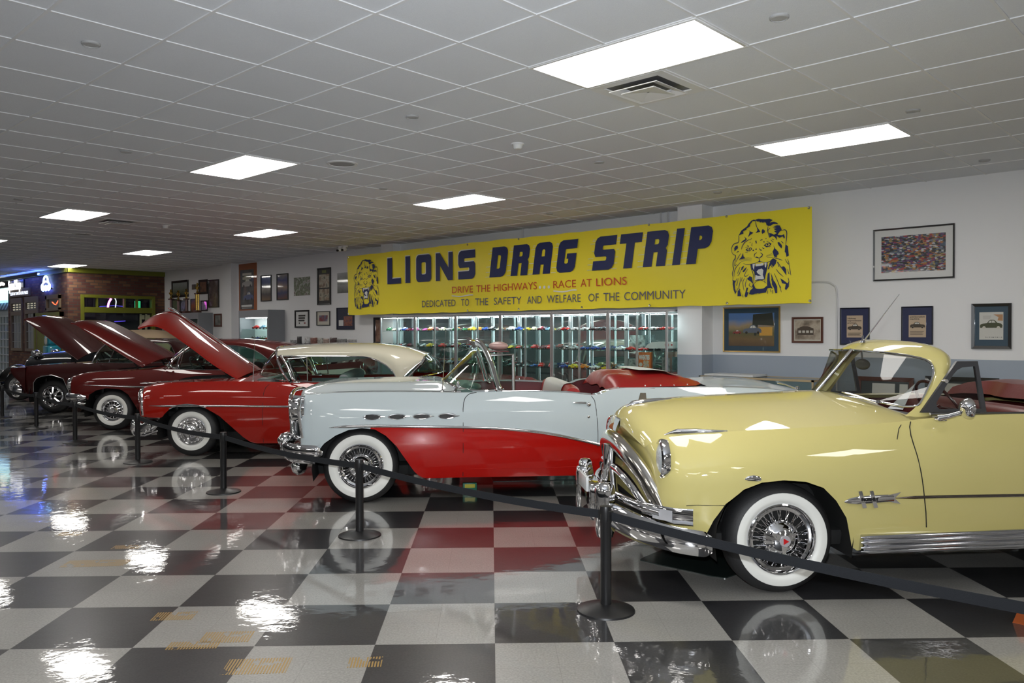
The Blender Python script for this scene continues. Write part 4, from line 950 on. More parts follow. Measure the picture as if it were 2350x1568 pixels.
def maroon_car():
    MRN = paint('maroon_paint', (.085,.004,.003)); WH = paint('white_sweep_paint', (.62,.60,.56)); hw = .97
    car = thing('hardtop_car', 'maroon finned hardtop with raised hood and whitewall wire wheel, left of the bright red car', 'car', (-13.661, 5.030, 0), math.radians(46), 'parked show cars')
    bot = [(-.60,.60),(-.40,.58),(-.365,.50),(-.355,.505),(-.333,.587),(-.216,.657),(-.051,.691),(.170,.669),(.286,.584),(.36,.45),(.42,.32),(.50,.25),(2.6,.25)] + arch(3.15,.37,.30,.25) + [(3.62,.27),(3.98,.42)]
    TR = [(-.43,.743),(.40,.712),(1.5,.70),(2.4,.78),(2.9,.86),(4.5,.90)]
    B = Body(hw, bot, zt=[(-.73,.82),(-.60,.885),(-.457,.926),(-.084,.955),(.429,.974),(.8,.985),(1.5,.965),(2.6,.98),(3.2,1.03),(3.8,1.09),(4.5,1.15)],
             zc=[(-.73,.84),(-.457,.95),(.429,1.02),(.75,1.05),(.92,.99),(1.0,.975),(2.6,.985),(3.0,1.02),(3.6,.99),(4.5,.86)],
             sh=[(-.6,.09),(1,.08),(4.5,.10)], plan=[(-.60,.07),(-.5,.03),(-.3,.006),(0,0),(4.0,0),(4.5,.10)], zm=.70, z0=.25, inb=.08, bow=.08, bowr=.10, rn=.06, rr=.08, ns=16, nt=14, trim=TR)
    n1 = B.ns//2
    open_body(B, [MRN, WH], car, two=lambda l, k: 1 if (l > 2.75 and k >= n1 and k < n1 + 4) else 0, cl=3.35); engine(car, hw)
    wells(car, hw, 0, .43); wells(car, hw, 3.15, .41); slab(car, 'underbody', DARK, -.3, 3.8, .2, 1.74, .24, .34)
    for x, y, s in ((0,.06,1),(0,1.88,-1),(3.15,.08,1),(3.15,1.86,-1)): wheel(car, x, y, .327, .178, .248, 'wire', s)
    B.strip('side_molding', TR[:3] + [(2.4,.73)], car, .009, .012)
    B.seam('door_seam', [(.83,.27),(.825,.6),(.815,.85),(.815,.955)], car)
    MB().tube([B.side(l, z, .006) for l, z in ((.48,.768),(.56,.775),(.66,.768),(.82,.766))], [.006,.016,.012,.005], 8).build('fender_script', CHROME, car)
    for y in (.24, 1.70):
        h = MB().lathe([(.10,.05),(.105,0),(.095,-.03),(.08,-.02)], (-.72,y,.75), 'x', 24).build('headlight', CHROME, car); MB().lathe([(0,-.035),(.05,-.03),(.08,-.02)], (-.72,y,.75), 'x', 20).build('headlight_lens', MATS['lens_glass'], h)
    MB().box(-.80,-.74,.40,1.54,.60,.76,.02).build('grille', MATS['grille_steel'], car)
    bumper_bar(car, hw, [(-.375,-.01,.545),(-.50,-.01,.55),(-.66,.05,.55),(-.76,.2,.55),(-.84,.6,.55),(-.87,.97,.55)], .035, .055)
    bumper_bar(car, hw, [(-.39,.01,.445),(-.55,.03,.445),(-.70,.2,.445),(-.82,.97,.445)], .025, .035, 'lower_bumper_bar')
    hood_up(car, hw, [(.415,1.03),(.05,1.265),(-.30,1.50),(-.55,1.665),(-.66,1.735),(-.74,1.75)], [(.66,1.165),(.30,1.36),(-.05,1.54),(-.36,1.70),(-.58,1.795),(-.70,1.80),(-.79,1.765)], MRN, w0=.26, sq=4.5)
    hardtop(car, B, [(1.21,1.365),(1.5,1.375),(1.9,1.37),(2.10,1.345),(2.26,1.29),(2.40,1.205),(2.50,1.12),(2.56,1.04),(2.585,.99),(2.66,.99),(2.72,1.04),(2.80,1.14),(2.90,1.24)],
            [(1.1,1.40),(1.25,1.43),(1.492,1.482),(1.85,1.485),(2.18,1.462),(2.615,1.405),(2.9,1.30)], MRN, (.58,hw,1.03), (1.02,.14,1.0), (3.35,hw,1.04), (2.72,.14,1.0), mat('dark_red_cloth', (.10,.015,.015), .7), mat('dash_dark', (.03,.02,.02), .4))
    for s in (0, 1):
        mm = (lambda p: Vector(p)) if s == 0 else (lambda p: Vector(B.mir(p)))
        MB().tube([mm(p) for p in crom([(1.22,.24,1.36),(1.08,.20,1.25),(.95,.16,1.13),(.915,.14,1.04),(.96,.13,.995),(1.05,.12,.985)], 4)], 1, 10, flat=(.026,.018), up=(1,0,.3)).build('windshield_pillar', CHROME, car)
        MB().tube([mm(p) for p in ((1.05,.14,.99),(1.13,.2,1.36))], .008, 8).build('vent_frame', CHROME, car)
        MB().tube([mm((l, .09, B.zt(l) + .006)) for l in (1.0,1.5,2.0,2.6)], .008, 8).build('belt_molding', CHROME, car)
        m_ = MB().tube([mm((.86,.04,.985)), mm((.90,.0,1.01)), mm((.93,-.02,1.03))], [.014,.008,.01], 8); m_.lathe([(0,-.02),(.03,-.012),(.04,.01),(0,.014)], mm((.94,-.02,1.035)), 'x', 18).build('side_mirror', CHROME, car)
    return car
def dark_car():
    DM = paint('dark_maroon_paint', (.035,.003,.003)); hw = .95
    car = thing('hardtop_car', 'very dark maroon hardtop with raised hood and chrome spoked wheel without whitewall', 'car', (-17.514, 5.330, 0), math.radians(45), 'parked show cars')
    bot = [(-.56,.37),(-.42,.365),(-.36,.41),(-.334,.60),(-.27,.68),(-.164,.728),(.030,.745),(.249,.675),(.299,.546),(.34,.40),(.40,.28),(.48,.255),(2.4,.26)] + arch(2.95,.37,.30,.26) + [(3.45,.28),(3.75,.42)]
    B = Body(hw, bot, zt=[(-.79,.89),(-.6,.92),(.066,.962),(.695,.985),(1.5,.975),(2.4,.985),(2.8,1.03),(3.4,1.01),(4.2,.93)], zc=[(-.79,.90),(-.5,.95),(.5,1.02),(.8,1.03),(.95,.985),(2.4,.99),(2.9,1.0),(4.2,.92)],
             sh=[(-.6,.07),(4.2,.09)], plan=[(-.56,.05),(-.45,.02),(-.2,0),(3.6,0),(4.2,.08)], zm=.72, z0=.26, inb=.10, bow=-.02, bowr=.05, rn=.06, rr=.08, ns=16, nt=14)
    open_body(B, [DM], car, cl=3.2); engine(car, hw)
    # peaked stacked headlight pods leaning forward over the bumper
    for s in (0, 1):
        f = (lambda y: y) if s == 0 else (lambda y: 2*hw - y)
        rows = []
        for x, z0, z1 in ((-.50,.42,.905),(-.62,.62,.905),(-.70,.70,.90),(-.765,.78,.893),(-.78,.82,.885)): rows.append([(x, f(y), z) for y, z in ((.03,z0),(.012,(z0+z1)/2),(.035,z1),(.16,z1+.02),(.30,z1),(.30,z0),(.16,z0 - .01))])
        hp = MB().grid(rows, cv=True).poly(rows[-1]).build('headlight_pod', DM, car)
        for z in (.72, .84): MB().lathe([(.055,.03),(.06,-.01),(.05,-.02),(0,-.015)], (-.77 if z > .8 else -.70, f(.165), z), 'x', 20).build('headlight', CHROME, hp)
    wells(car, hw, 0, .44, zc=.32); wells(car, hw, 2.95, .41); slab(car, 'underbody', DARK, -.4, 3.6, .2, 1.7, .25, .36)
    for x, y, s in ((0,.07,1),(0,1.83,-1),(2.95,.08,1),(2.95,1.82,-1)): wheel(car, x, y, .326, .205, .255, 'mag', s, white=False)
    MB().tube([B.side(l, z, .004) for l, z in ((-.355,.42),(-.334,.60),(-.27,.685),(-.164,.735),(.030,.752),(.249,.682),(.302,.55),(.34,.42))], .007, 8).build('arch_molding', CHROME, car)
    B.seam('door_seam', [(.83,.28),(.83,.6),(.835,.96)], car)
    bumper_bar(car, hw, [(-.56,.03,.44),(-.68,.06,.44),(-.80,.18,.44),(-.86,.5,.44),(-.88,.95,.44)], .05, .125)
    hood_up(car, hw, [(.433,1.05),(.1,1.30),(-.25,1.58),(-.50,1.775),(-.62,1.855)], [(.60,1.20),(.20,1.53),(-.05,1.73),(-.26,1.885),(-.45,1.94),(-.60,1.91)], DM, w0=.22, sq=5.0)
    hardtop(car, B, [(1.02,1.345),(1.4,1.38),(1.9,1.385),(2.2,1.375),(2.26,1.33),(2.34,1.20),(2.42,1.06),(2.46,.995),(2.66,.995),(2.72,1.02),(2.80,1.10),(2.88,1.20)],
            [(.95,1.37),(1.1,1.41),(1.532,1.472),(2.0,1.46),(2.3,1.425),(2.88,1.27)], DM, (.60,hw,1.03), (.76,.13,1.0), (3.25,hw,1.0), (2.76,.14,1.0), mat('dark_red_cloth'), mat('dash_dark'))
    for s in (0, 1):
        mm = (lambda p: Vector(p)) if s == 0 else (lambda p: Vector(B.mir(p)))
        MB().tube([mm((l, .09, B.zt(l) + .006)) for l in (.85,1.5,2.0,2.5)], .007, 8).build('belt_molding', CHROME, car)
        MB().tube([mm(p) for p in ((1.08,.13,.99),(1.20,.22,1.35))], .009, 8).build('vent_frame', CHROME, car)
        m_ = MB().tube([mm((.90,.03,.995)), mm((.92,-.02,1.02))], .010, 8); m_.lathe([(0,-.02),(.03,-.012),(.04,.01),(0,.014)], mm((.94,-.04,1.04)), 'x', 18).build('side_mirror', CHROME, car)
    return car
def vintage_car(name, label, loc, rz, col, topcol, top=True, teal=False):
    """prewar car: narrow hood, free standing headlamps, flowing fenders, folded or raised canvas top"""
    PT = paint(name + '_paint', col); hw = .85; car = thing('vintage_car', label, 'car', loc, rz, 'parked show cars')
    rows = []
    for l, w, z0, z1 in ((-.02,.36,.50,.96),(.02,.34,.46,1.03),(.3,.32,.45,1.10),(.7,.28,.44,1.15),(1.05,.22,.42,1.18),(1.25,.16,.40,1.17)):
        r = []
        for k in range(17):
            a = PI*k/16; r.append(Vector((l, hw - (hw - w)*math.copysign(abs(math.cos(a))**.6, math.cos(a)), z0 + (z1 - z0)*math.sin(a)**.55)))
        rows.append(r)
    MB().grid(rows).poly(rows[0]).build('hood', PT, car, smooth=60)
    MB().tube([(-.03, hw, .5), (-.04, hw, .75), (-.02, hw, .97), (.02, hw, 1.05)], .02, 8).box(-.05,-.02,.55,1.15,.52,.92,.015).build('radiator_grille', CHROME, car)
    rows = []
    for l, w, z1 in ((1.2,.14,1.14),(1.5,.10,1.10),(2.2,.08,1.08),(2.8,.10,1.06),(3.4,.18,.95),(3.75,.30,.70)):
        rows.append([Vector((l, y, z)) for y, z in ((w + .05,.36),(w - .02,.6),(w,.9),(w + .06,z1),(w + .16,z1))])
    rows2 = [[Vector((p.x, 2*hw - p.y, p.z)) for p in r] for r in rows]
    MB().grid(rows).grid(rows2).grid([[a[-1], b[-1]] for a, b in zip(rows[3:], rows2[3:])]).grid([[a, b] for a, b in zip(rows[-1], rows2[-1])]).build('body', PT, car, smooth=60)
    for s in (0, 1):
        f = (lambda y: y) if s == 0 else (lambda y: 2*hw - y)
        for cx in (0.0, 2.95):
            R_ = []
            for k in range(15):
                a = -.35 + (PI + .55)*k/14; r = .42 + .05*max(0, math.sin(a)); R_.append([(cx - r*math.cos(a), f(y), .36 + r*math.sin(a)*dz) for y, dz in ((-.02,.86),(.0,.97),(.10,1.03),(.22,1.0),(.33,.92))])
            MB().grid(R_).build('fender', PT, car, smooth=70)
            wheel(car, cx, f(.06), .34, .20, .25, 'cover', 1 if s == 0 else -1, white=False)
        MB().box(.42, 2.5, f(.0) if s == 0 else f(.26), f(.26) if s == 0 else f(.0), .28, .32, .01).build('running_board', BLACK, car)
        h = MB().ell((.26, f(.42), 1.08), (.12,.095,.095), 20, 12).cyl((.28, f(.42), .8), (.28, f(.42), 1.0), .014, 8).build('headlight', CHROME, car)
        MB().lathe([(0,-.012),(.05,-.008),(.088,.01)], (.16, f(.42), 1.08), 'x', 22).build('headlight_lens', MATS['lens_glass'], h)
    MB().tube([(-.36,-.02,.40),(-.40,.4,.42),(-.42,.85,.42),(-.40,1.3,.42),(-.36,1.72,.40)], 1, 10, flat=(.02,.05), up=(0,0,1)).build('bumper', CHROME, car)
    MB().grid([[(1.22,.22,1.13),(1.30,.26,1.46)],[(1.20,.85,1.16),(1.28,.85,1.48)],[(1.22,1.48,1.13),(1.30,1.44,1.46)]]).build('windshield', AUTOGLASS, car)
    MB().tube([(1.22,.20,1.10),(1.31,.25,1.48),(1.29,.85,1.50),(1.31,1.45,1.48),(1.22,1.50,1.10)], .016, 8).build('windshield_frame', CHROME, car)
    seat(car, 'seat_back', 1.75, 2.15, .18, 1.52, .50, 1.12, mat('tan_leather', (.36,.25,.15), .5))
    if top:
        TM = mat('tan_canvas', (.42,.31,.20), .85, bump=.2, bscale=120); rows = []
        for l, z1 in ((1.30,1.50),(1.6,1.58),(2.2,1.65),(2.8,1.66),(3.2,1.62),(3.42,1.50),(3.52,1.30)):
            rows.append([Vector((l, hw - (hw - .14)*math.cos(PI*k/14)*(1 if abs(math.cos(PI*k/14)) < 0 else 1), (1.33 if l < 3.4 else 1.15) + (z1 - (1.33 if l < 3.4 else 1.15))*math.sin(PI*k/14)**.5)) for k in range(15)])
        MB().grid(rows).build('canvas_top', TM, car, smooth=60)
        bw = MB()
        for l in (1.32, 2.1, 2.9): bw.tube([(l, .15, 1.05), (l, .15, 1.34)], .014, 6).tube([(l, 1.55, 1.05), (l, 1.55, 1.34)], .014, 6)
        bw.build('top_bows', BLACK, car)
        MB().grid([[(2.75,.14,1.06),(2.80,.15,1.36)],[(3.5,.20,1.02),(3.48,.18,1.36)]]).grid([[(2.75,1.56,1.06),(2.80,1.55,1.36)],[(3.5,1.5,1.02),(3.48,1.52,1.36)]]).build('top_side_curtain', TM, car)
    return car
yellow_car(); buick(); red_car(); maroon_car(); dark_car()
vintage_car('black_vintage', 'black vintage car with tan canvas top and free standing headlamps, behind the dark maroon hardtop', (-21.41, 5.78, 0), math.radians(45), (.006,.007,.010), None)
# ------------------------------------------------------------------ banner
NAVY = mat('banner_navy', (.012,.022,.105), .5); BYEL = mat('banner_vinyl', (.92,.78,.035), .42, noise=.06, nscale=3, bump=.15, bscale=2.2)
BRED = mat('banner_red', (.55,.07,.02), .5); BWHT = mat('banner_white', (.75,.76,.72), .5); SLATE = mat('banner_slate', (.10,.10,.16), .5)
BNY = 9.62
def rr(x0, x1, z0, z1, c=(0,0,0,0)):
    """rectangle with rounded corners (bottom-left, bottom-right, top-right, top-left)"""
    out = []
    for (cx, cz, sx, sz, r, a0) in ((x0,z0,1,1,c[0],180),(x1,z0,-1,1,c[1],270),(x1,z1,-1,-1,c[2],0),(x0,z1,1,-1,c[3],90)):
        if r <= 0: out.append((cx, cz)); continue
        for k in range(5): a = math.radians(a0 + 90*k/4); out.append((cx + sx*r + r*math.cos(a), cz + sz*r + r*math.sin(a)))
    return out
def glyph(ch, w, t, r):
    """block letter outlines in a w x 1 box, stroke t"""
    h = t*.92
    if ch == 'L': return [[(0,0),(w,0),(w,h*.75),(t,h*.75),(t,1),(0,1)]]
    if ch == 'I': return [rr(0,w,0,1)]
    if ch == 'O': return [rr(0,w,0,1,(r,r,r,r)), rr(t,w-t,h,1-h,(r*.4,)*4)]
    if ch == 'D': return [rr(0,w,0,1,(0,r*1.3,r*1.3,0)), rr(t,w-t,h,1-h,(0,r*.4,r*.4,0))]
    if ch == 'N': return [[(0,0),(t*.75,0),(t*.75,.55),(w-t*.85,0),(w,0),(w,1),(w-t*.75,1),(w-t*.75,.45),(t*.75,1),(0,1)]]
    if ch == 'P': return [[(0,0),(t,0),(t,.40)] + [(w-r,.40),(w-r*.35,.40+r*.3),(w,.40+r)] + [(w,1-r),(w-r*.35,1-r*.3),(w-r,1),(0,1)], rr(t,w-t,.63,1-h*.9,(0,r*.4,r*.4,0))]
    if ch == 'R': return [[(0,0),(t,0),(t,.40),(w-t,.40),(w-t,0),(w,0),(w,.42),(w-.05,.50),(w,.58),(w,1-r),(w-r*.35,1-r*.3),(w-r,1),(0,1)], rr(t,w-t,.62,1-h*.85,(0,r*.3,r*.3,0))]
    if ch == 'A': return [[(0,0),(t,0),(t,.30),(w-t,.30),(w-t,0),(w,0),(w,1-r),(w-r*.35,1-r*.3),(w-r,1),(r,1),(r*.35,1-r*.3),(0,1-r)], rr(t,w-t,.56,1-h*.8,(0,0,r*.4,r*.4))]
    if ch == 'T': return [[(w/2-t/2,0),(w/2+t/2,0),(w/2+t/2,1-h),(w,1-h),(w,1),(0,1),(0,1-h),(w/2-t/2,1-h)]]
    if ch == 'S': return [[(0,0),(w-r,0),(w-r*.35,r*.3),(w,r),(w,.58-r*.4),(w-r*.4,.60),(t+.02,.60),(t,.63),(t,1-h-.03),(t+.03,1-h),(w,1-h),(w,1),(r,1),(r*.35,1-r*.3),(0,1-r),(0,.45+r*.4),(r*.4,.40),(w-t-.03,.40),(w-t,.37),(w-t,h+.03),(w-t-.03,h),(0,h)]]
    if ch == 'G': return [[(r,0),(w-r,0),(w-r*.35,r*.3),(w,r),(w,.58),(w*.5,.58),(w*.5,.42),(w-t,.42),(w-t,h+.03),(w-t-.03,h),(t+.03,h),(t,h+.03),(t,1-h-.03),(t+.03,1-h),(w,1-h),(w,1),(r,1),(r*.35,1-r*.3),(0,1-r),(0,r),(r*.35,r*.3)]]
def banner():
    t = thing('banner', 'long yellow vinyl banner with navy block lettering and a roaring lion head at each end', 'banner', (-8.85, BNY, 1.93))
    ox, oz = -8.85, 1.93; rows = []
    for i in range(41):
        x = -13.62 + 9.55*i/40
        rows.append([(x - ox, .008*math.sin(i*.9 + j*.5), (1.935 + (3.11 - 1.935)*j/10 + (.010 if i < 20 else -.004)*(j == 10) - .012*math.sin(i*1.05)**2*(j in (0, 10))) - oz) for j in range(11)])
    sh = MB().grid(rows).build('banner_sheet', BYEL, t)
    Y = -.014
    LZ, HZ = 2.497, .496
    def put(ch, x0, x1, shear, tk, name='letter'):
        hgt = HZ; w = (x1 - x0)/hgt; G = glyph(ch, w, tk, .16)
        return [[(x0 - ox + (x + shear*z)*hgt, LZ - oz + z*hgt) for x, z in P] for P in G]
    for ch, a, b in (('L',-12.315,-11.905),('I',-11.775,-11.635),('O',-11.465,-11.043),('N',-10.92,-10.472),('S',-10.33,-9.905)):
        tk = .30 if ch != 'I' else .28
        G = put(ch, a, b, 0, tk); flat_curve([[(x - .016, z + .016) for x, z in P] for P in G], BWHT, 'letter_highlight', t, Y + .003); flat_curve(G, NAVY, 'letter', t, Y)
    for ch, a, b in (('D',-9.568,-9.20),('R',-9.081,-8.715),('A',-8.598,-8.235),('G',-8.115,-7.745),('S',-7.405,-7.02),('T',-6.955,-6.575),('R',-6.502,-6.135),('I',-6.021,-5.898),('P',-5.801,-5.46)):
        G = put(ch, a, b, .16, .30 if ch != 'I' else .25); sp = []
        for q in (.96,.92,.88,.80,.62,.58,.54,.36,.18,.12,.06,.02):
            if (q*100) % 7 < 5: sp.append(rr(a - ox - .075 - .03*math.sin(q*40) + .16*q*HZ, a - ox + .16*q*HZ - .004, LZ - oz + q*HZ - .004, LZ - oz + q*HZ + .003))
        flat_curve(sp, BWHT, 'speed_lines', t, Y + .002); flat_curve(G, NAVY, 'letter', t, Y)
    def txt(s, x0, x1, zb, cap, m, name):
        o = text_mesh(s, 1.0, m, bold=0.0); xs = [v.co.x for v in o.data.vertices]; zs = [v.co.y for v in o.data.vertices]
        sx = (x1 - x0)/(max(xs) - min(xs)); sz = cap/(max(zs) - min(zs)); mx = min(xs); mz = min(zs)
        for v in o.data.vertices: v.co = ((v.co.x - mx)*sx + x0 - ox, Y + v.co.z*.3, (v.co.y - mz)*sz + zb - oz)
        o.name = name; o.parent = t; return o
    for s, a, b in (('DRIVE',-10.495,-9.965),('THE',-9.886,-9.545),('HIGHWAYS',-9.463,-8.505),('RACE',-8.164,-7.71),('AT',-7.622,-7.412),('LIONS',-7.328,-6.775)): txt(s, a, b, 2.262, .116, BRED, 'slogan_word')
    for s, a, b in (('DEDICATED',-11.305,-10.405),('TO',-10.261,-10.06),('THE',-9.912,-9.598),('SAFETY',-9.464,-8.838),('AND',-8.715,-8.404),('WELFARE',-8.297,-7.62),('OF',-7.474,-7.28),('THE',-7.193,-6.906),('COMMUNITY',-6.821,-5.808)): txt(s, a, b, 2.036, .120, SLATE, 'slogan_word')
    for x in (-8.438,-8.347,-8.254): flat_curve([[(x - ox + .024*math.cos(k*PI/8), 2.287 - oz + .024*math.sin(k*PI/8)) for k in range(16)]], BWHT, 'dot', t, Y)
    for a, b in ((-10.50,-9.96),(-8.16,-7.70)):
        up = [(a - ox + (b - a)*k/12, 2.222 - oz + .010*math.sin(k*.55 + 2)) for k in range(13)]; flat_curve([up + [(x, z - .020) for x, z in up[::-1]]], BWHT, 'underline', t, Y)
    for x, z in ((-4.102,3.085),(-4.087,1.955),(-5.2,3.09),(-5.19,1.955),(-6.40,3.09),(-6.39,1.955),(-7.6,1.955),(-8.9,1.955),(-10.1,1.955),(-8.9,3.09),(-10.1,3.09),(-11.3,3.09),(-13.59,3.09),(-13.59,1.96)):
        MB().lathe([(.006,-.004),(.014,-.006),(.018,0)], (x - ox, -.012, z - oz), 'y', 12).build('grommet', STEEL, t)
    # lion head, drawn in strokes and solid patches on a 0..1 sheet, navy and white
    fills = [[(590,100),(640,93),(700,108),(760,118),(830,122),(880,152),(850,172),(805,235),(780,228),(770,185),(745,160),(735,185),(722,158),(705,175),(690,150),(670,165),(655,142),(625,140),(605,125)],
     [(800,225),(850,185),(905,185),(950,205),(975,238),(930,225),(890,222),(850,245),(800,240)],
     [(955,252),(1000,262),(1025,315),(1035,350),(1000,365),(960,420),(900,405),(950,385),(905,345),(945,340),(895,305),(945,310),(880,280),(945,285),(890,262)],
     [(822,362),(870,380),(900,402),(985,420),(1040,432),(1070,418),(1085,470),(1075,498),(1050,455),(990,465),(950,430),(955,505),(920,450),(880,420),(830,445)],
     [(345,250),(385,225),(440,195),(470,150),(520,105),(560,95),(600,110),(575,125),(540,118),(500,165),(490,205),(440,225),(430,250),(375,270),(380,310),(330,320),(290,335),(325,280)],
     [(455,385),(480,330),(490,290),(462,255),(500,290),(555,320),(500,350)],[(590,330),(625,290),(605,215),(640,265),(672,320)],[(695,330),(700,290),(720,282),(752,315),(745,345),(705,362)],
     [(330,465),(370,430),(415,410),(395,360),(440,415),(420,440),(370,462)],[(215,540),(235,510),(275,500),(285,550),(250,575),(220,600)],[(250,625),(285,600),(305,615),(275,622)],
     [(300,755),(345,710),(372,645),(382,705),(412,742),(350,752)],[(880,690),(910,630),(895,580),(925,640),(975,700),(985,740),(955,760),(950,800),(905,770)],
     [(960,545),(990,540),(1030,590),(1040,620),(1030,655),(985,600)],[(1095,590),(1135,630),(1150,790),(1110,805),(1100,740),(1082,715)],
     [(505,855),(545,858),(560,962),(582,862),(590,905),(660,905),(730,900),(745,860),(770,950),(785,858),(800,850),(795,910),(760,1050),(745,1140),(710,1150),(640,1150),(585,1150),(570,1000),(525,945)],
     [(415,600),(450,570),(510,565),(535,598),(490,632),(450,622)],[(730,562),(775,530),(830,525),(865,552),(830,590),(780,602)],[(580,750),(610,738),(655,765),(700,728),(712,745),(680,765),(640,770)],
     [(535,625),(555,608),(568,628),(550,635)],[(585,610),(605,592),(612,618),(598,625)],[(650,590),(668,620),(708,640),(680,645),(655,618)],[(700,580),(722,605),(748,618),(720,620)],[(585,465),(605,460),(612,500),(600,520)],[(668,465),(705,450),(715,462),(675,475)],[(755,455),(780,440),(775,460)],[(720,492),(748,495),(738,522)],[(775,495),(822,502),(790,508)],[(615,832),(645,825),(655,795),(675,830),(712,835),(660,840)],
     [(800,978),(825,895),(850,830),(890,800),(950,840),(935,900),(890,950),(865,905),(835,930),(825,975)],[(335,945),(350,890),(390,868),(380,905),(355,940)],[(362,965),(400,925),(440,898),(420,945),(385,985)],
     [(450,1100),(490,1062),(530,1085),(552,1205),(555,1240),(520,1275),(545,1200),(500,1150),(455,1120)],[(190,1100),(245,1118),(225,1165),(230,1250),(252,1320),(235,1355),(205,1275),(188,1170)],[(555,1195),(590,1280),(640,1305),(740,1300),(785,1260),(800,1300),(770,1370),(680,1375),(600,1372),(530,1388),(480,1370),(500,1310),(540,1280)],
     [(800,1050),(830,1030),(835,1180),(860,1260),(885,1320),(850,1300),(790,1300),(790,1160)],[(870,1080),(900,1180),(925,1210),(960,1290),(958,1400),(930,1400),(905,1310),(870,1240)],[(1010,1150),(1060,1190),(1130,1250),(1155,1210),(1150,1310),(1105,1362),(1085,1340),(1100,1260),(1040,1240)],[(1030,960),(1075,960),(1105,1010),(1110,1110),(1065,1030)],[(435,1255),(465,1260),(445,1330),(470,1345),(440,1425),(400,1400)],[(280,1300),(310,1270),(345,1395),(275,1390)]]
    whites = [[(540,858),(582,858),(565,962),(545,920)],[(745,858),(785,858),(772,948),(752,930)],[(592,862),(660,868),(730,862),(722,902),(600,905)],[(610,1000),(640,965),(700,955),(728,985),(718,1060),(740,1130),(700,1138),(640,1130),(582,1145),(592,1050),(640,1075),(690,1072),(640,1040),(625,1020)]]
    strokes = [(12,[(170,600),(168,545),(190,490),(230,460),(290,450),(298,380),(292,335)]),(12,[(170,600),(200,650),(240,675),(232,720),(200,775),(195,850),(205,910),(182,985),(195,1050),(188,1110)]),(12,[(1035,352),(1085,348),(1115,390),(1112,500),(1098,590)]),(10,[(590,115),(600,190),(620,250)]),(10,[(805,245),(800,320),(825,440)]),(9,[(840,280),(795,325)]),
     (12,[(345,580),(360,525),(400,470),(450,440),(490,425)]),(8,[(495,440),(525,410)]),(7,[(410,555),(470,545),(440,515)]),(6,[(485,485),(510,475)]),(7,[(535,490),(525,530),(535,552)]),(7,[(415,640),(460,640)]),(10,[(330,650),(290,710),(250,785)]),(10,[(615,668),(575,695),(570,740)]),(10,[(675,680),(712,715),(700,745)]),(9,[(655,768),(660,830)]),(8,[(380,830),(440,855),(510,856),(590,848),(640,832)]),(8,[(700,838),(760,855),(830,850),(880,815)]),
     (4,[(300,770),(400,765),(530,782)]),(4,[(320,800),(420,785),(520,805)]),(4,[(350,745),(450,742),(530,755)]),(4,[(780,745),(870,718)]),(4,[(770,758),(880,742)]),(4,[(790,775),(890,790)]),(8,[(870,470),(905,490)]),(8,[(850,485),(895,530)]),(6,[(820,605),(850,590)]),(10,[(900,790),(960,815),(1045,855)]),(9,[(1025,530),(1060,570)]),(12,[(955,430),(1000,460),(1050,440)]),
     (9,[(505,862),(515,930),(545,1010),(560,1110),(560,1200)]),(9,[(800,900),(775,1010),(755,1100),(750,1210)]),(8,[(558,1215),(600,1170),(660,1150),(720,1165),(780,1215)]),(8,[(558,1220),(580,1280),(640,1302),(730,1300),(782,1262)]),(9,[(240,700),(225,850),(260,830)]),(10,[(330,800),(290,840),(240,900),(215,970),(215,1040)]),(9,[(320,885),(290,960),(275,1000)]),(9,[(460,935),(415,1000),(400,1050),(440,1055),(470,1030)]),(9,[(330,940),(310,1000),(275,1040)]),(9,[(330,1060),(320,1150),(300,1250),(330,1290)]),(9,[(400,1090),(370,1160),(390,1300)]),(9,[(270,1080),(225,1150)]),(9,[(450,1090),(415,1190),(420,1250)]),(9,[(290,1080),(265,1190),(250,1195)]),(9,[(360,1070),(340,1140)]),(9,[(500,1180),(480,1220),(530,1260)]),(8,[(370,1370),(375,1420)]),(8,[(410,1400),(415,1425)]),(8,[(560,1385),(580,1340)]),(8,[(600,1385),(620,1340)]),(8,[(650,1385),(690,1330)]),(9,[(250,1320),(285,1250)]),
     (10,[(850,905),(880,960)]),(10,[(970,870),(1010,950),(1070,1040),(1110,1110)]),(9,[(940,990),(990,1060),(1060,1130)]),(9,[(910,1060),(960,1180),(1000,1290),(1030,1390)]),(9,[(855,1050),(870,1130),(855,1200)]),(9,[(1090,840),(1120,900),(1155,930),(1130,840)]),(9,[(1155,930),(1170,1040),(1185,1120)]),(8,[(1130,1010),(1150,1090),(1160,1090)]),(9,[(960,870),(990,960)]),(9,[(1140,1160),(1155,1230)]),(8,[(1010,1280),(1020,1320)]),(8,[(880,1340),(885,1400)]),(8,[(800,1340),(800,1395)]),(8,[(840,1320),(860,1370)])]
    def rib(w, P):
        P = [Vector((x, y, 0)) for x, y in P]; P = crom([tuple(p) for p in P], 4) if len(P) > 2 else P; N = len(P); a, b = [], []
        for i in range(N):
            d = (P[min(i+1, N-1)] - P[max(i-1, 0)]).normalized(); n = Vector((-d.y, d.x, 0)); e = w*(.45 + .55*math.sin(PI*(i + .5)/N)); a.append(P[i] + n*e*.62); b.append(P[i] - n*e*.62)
        return [(p.x, p.y) for p in a + b[::-1]]
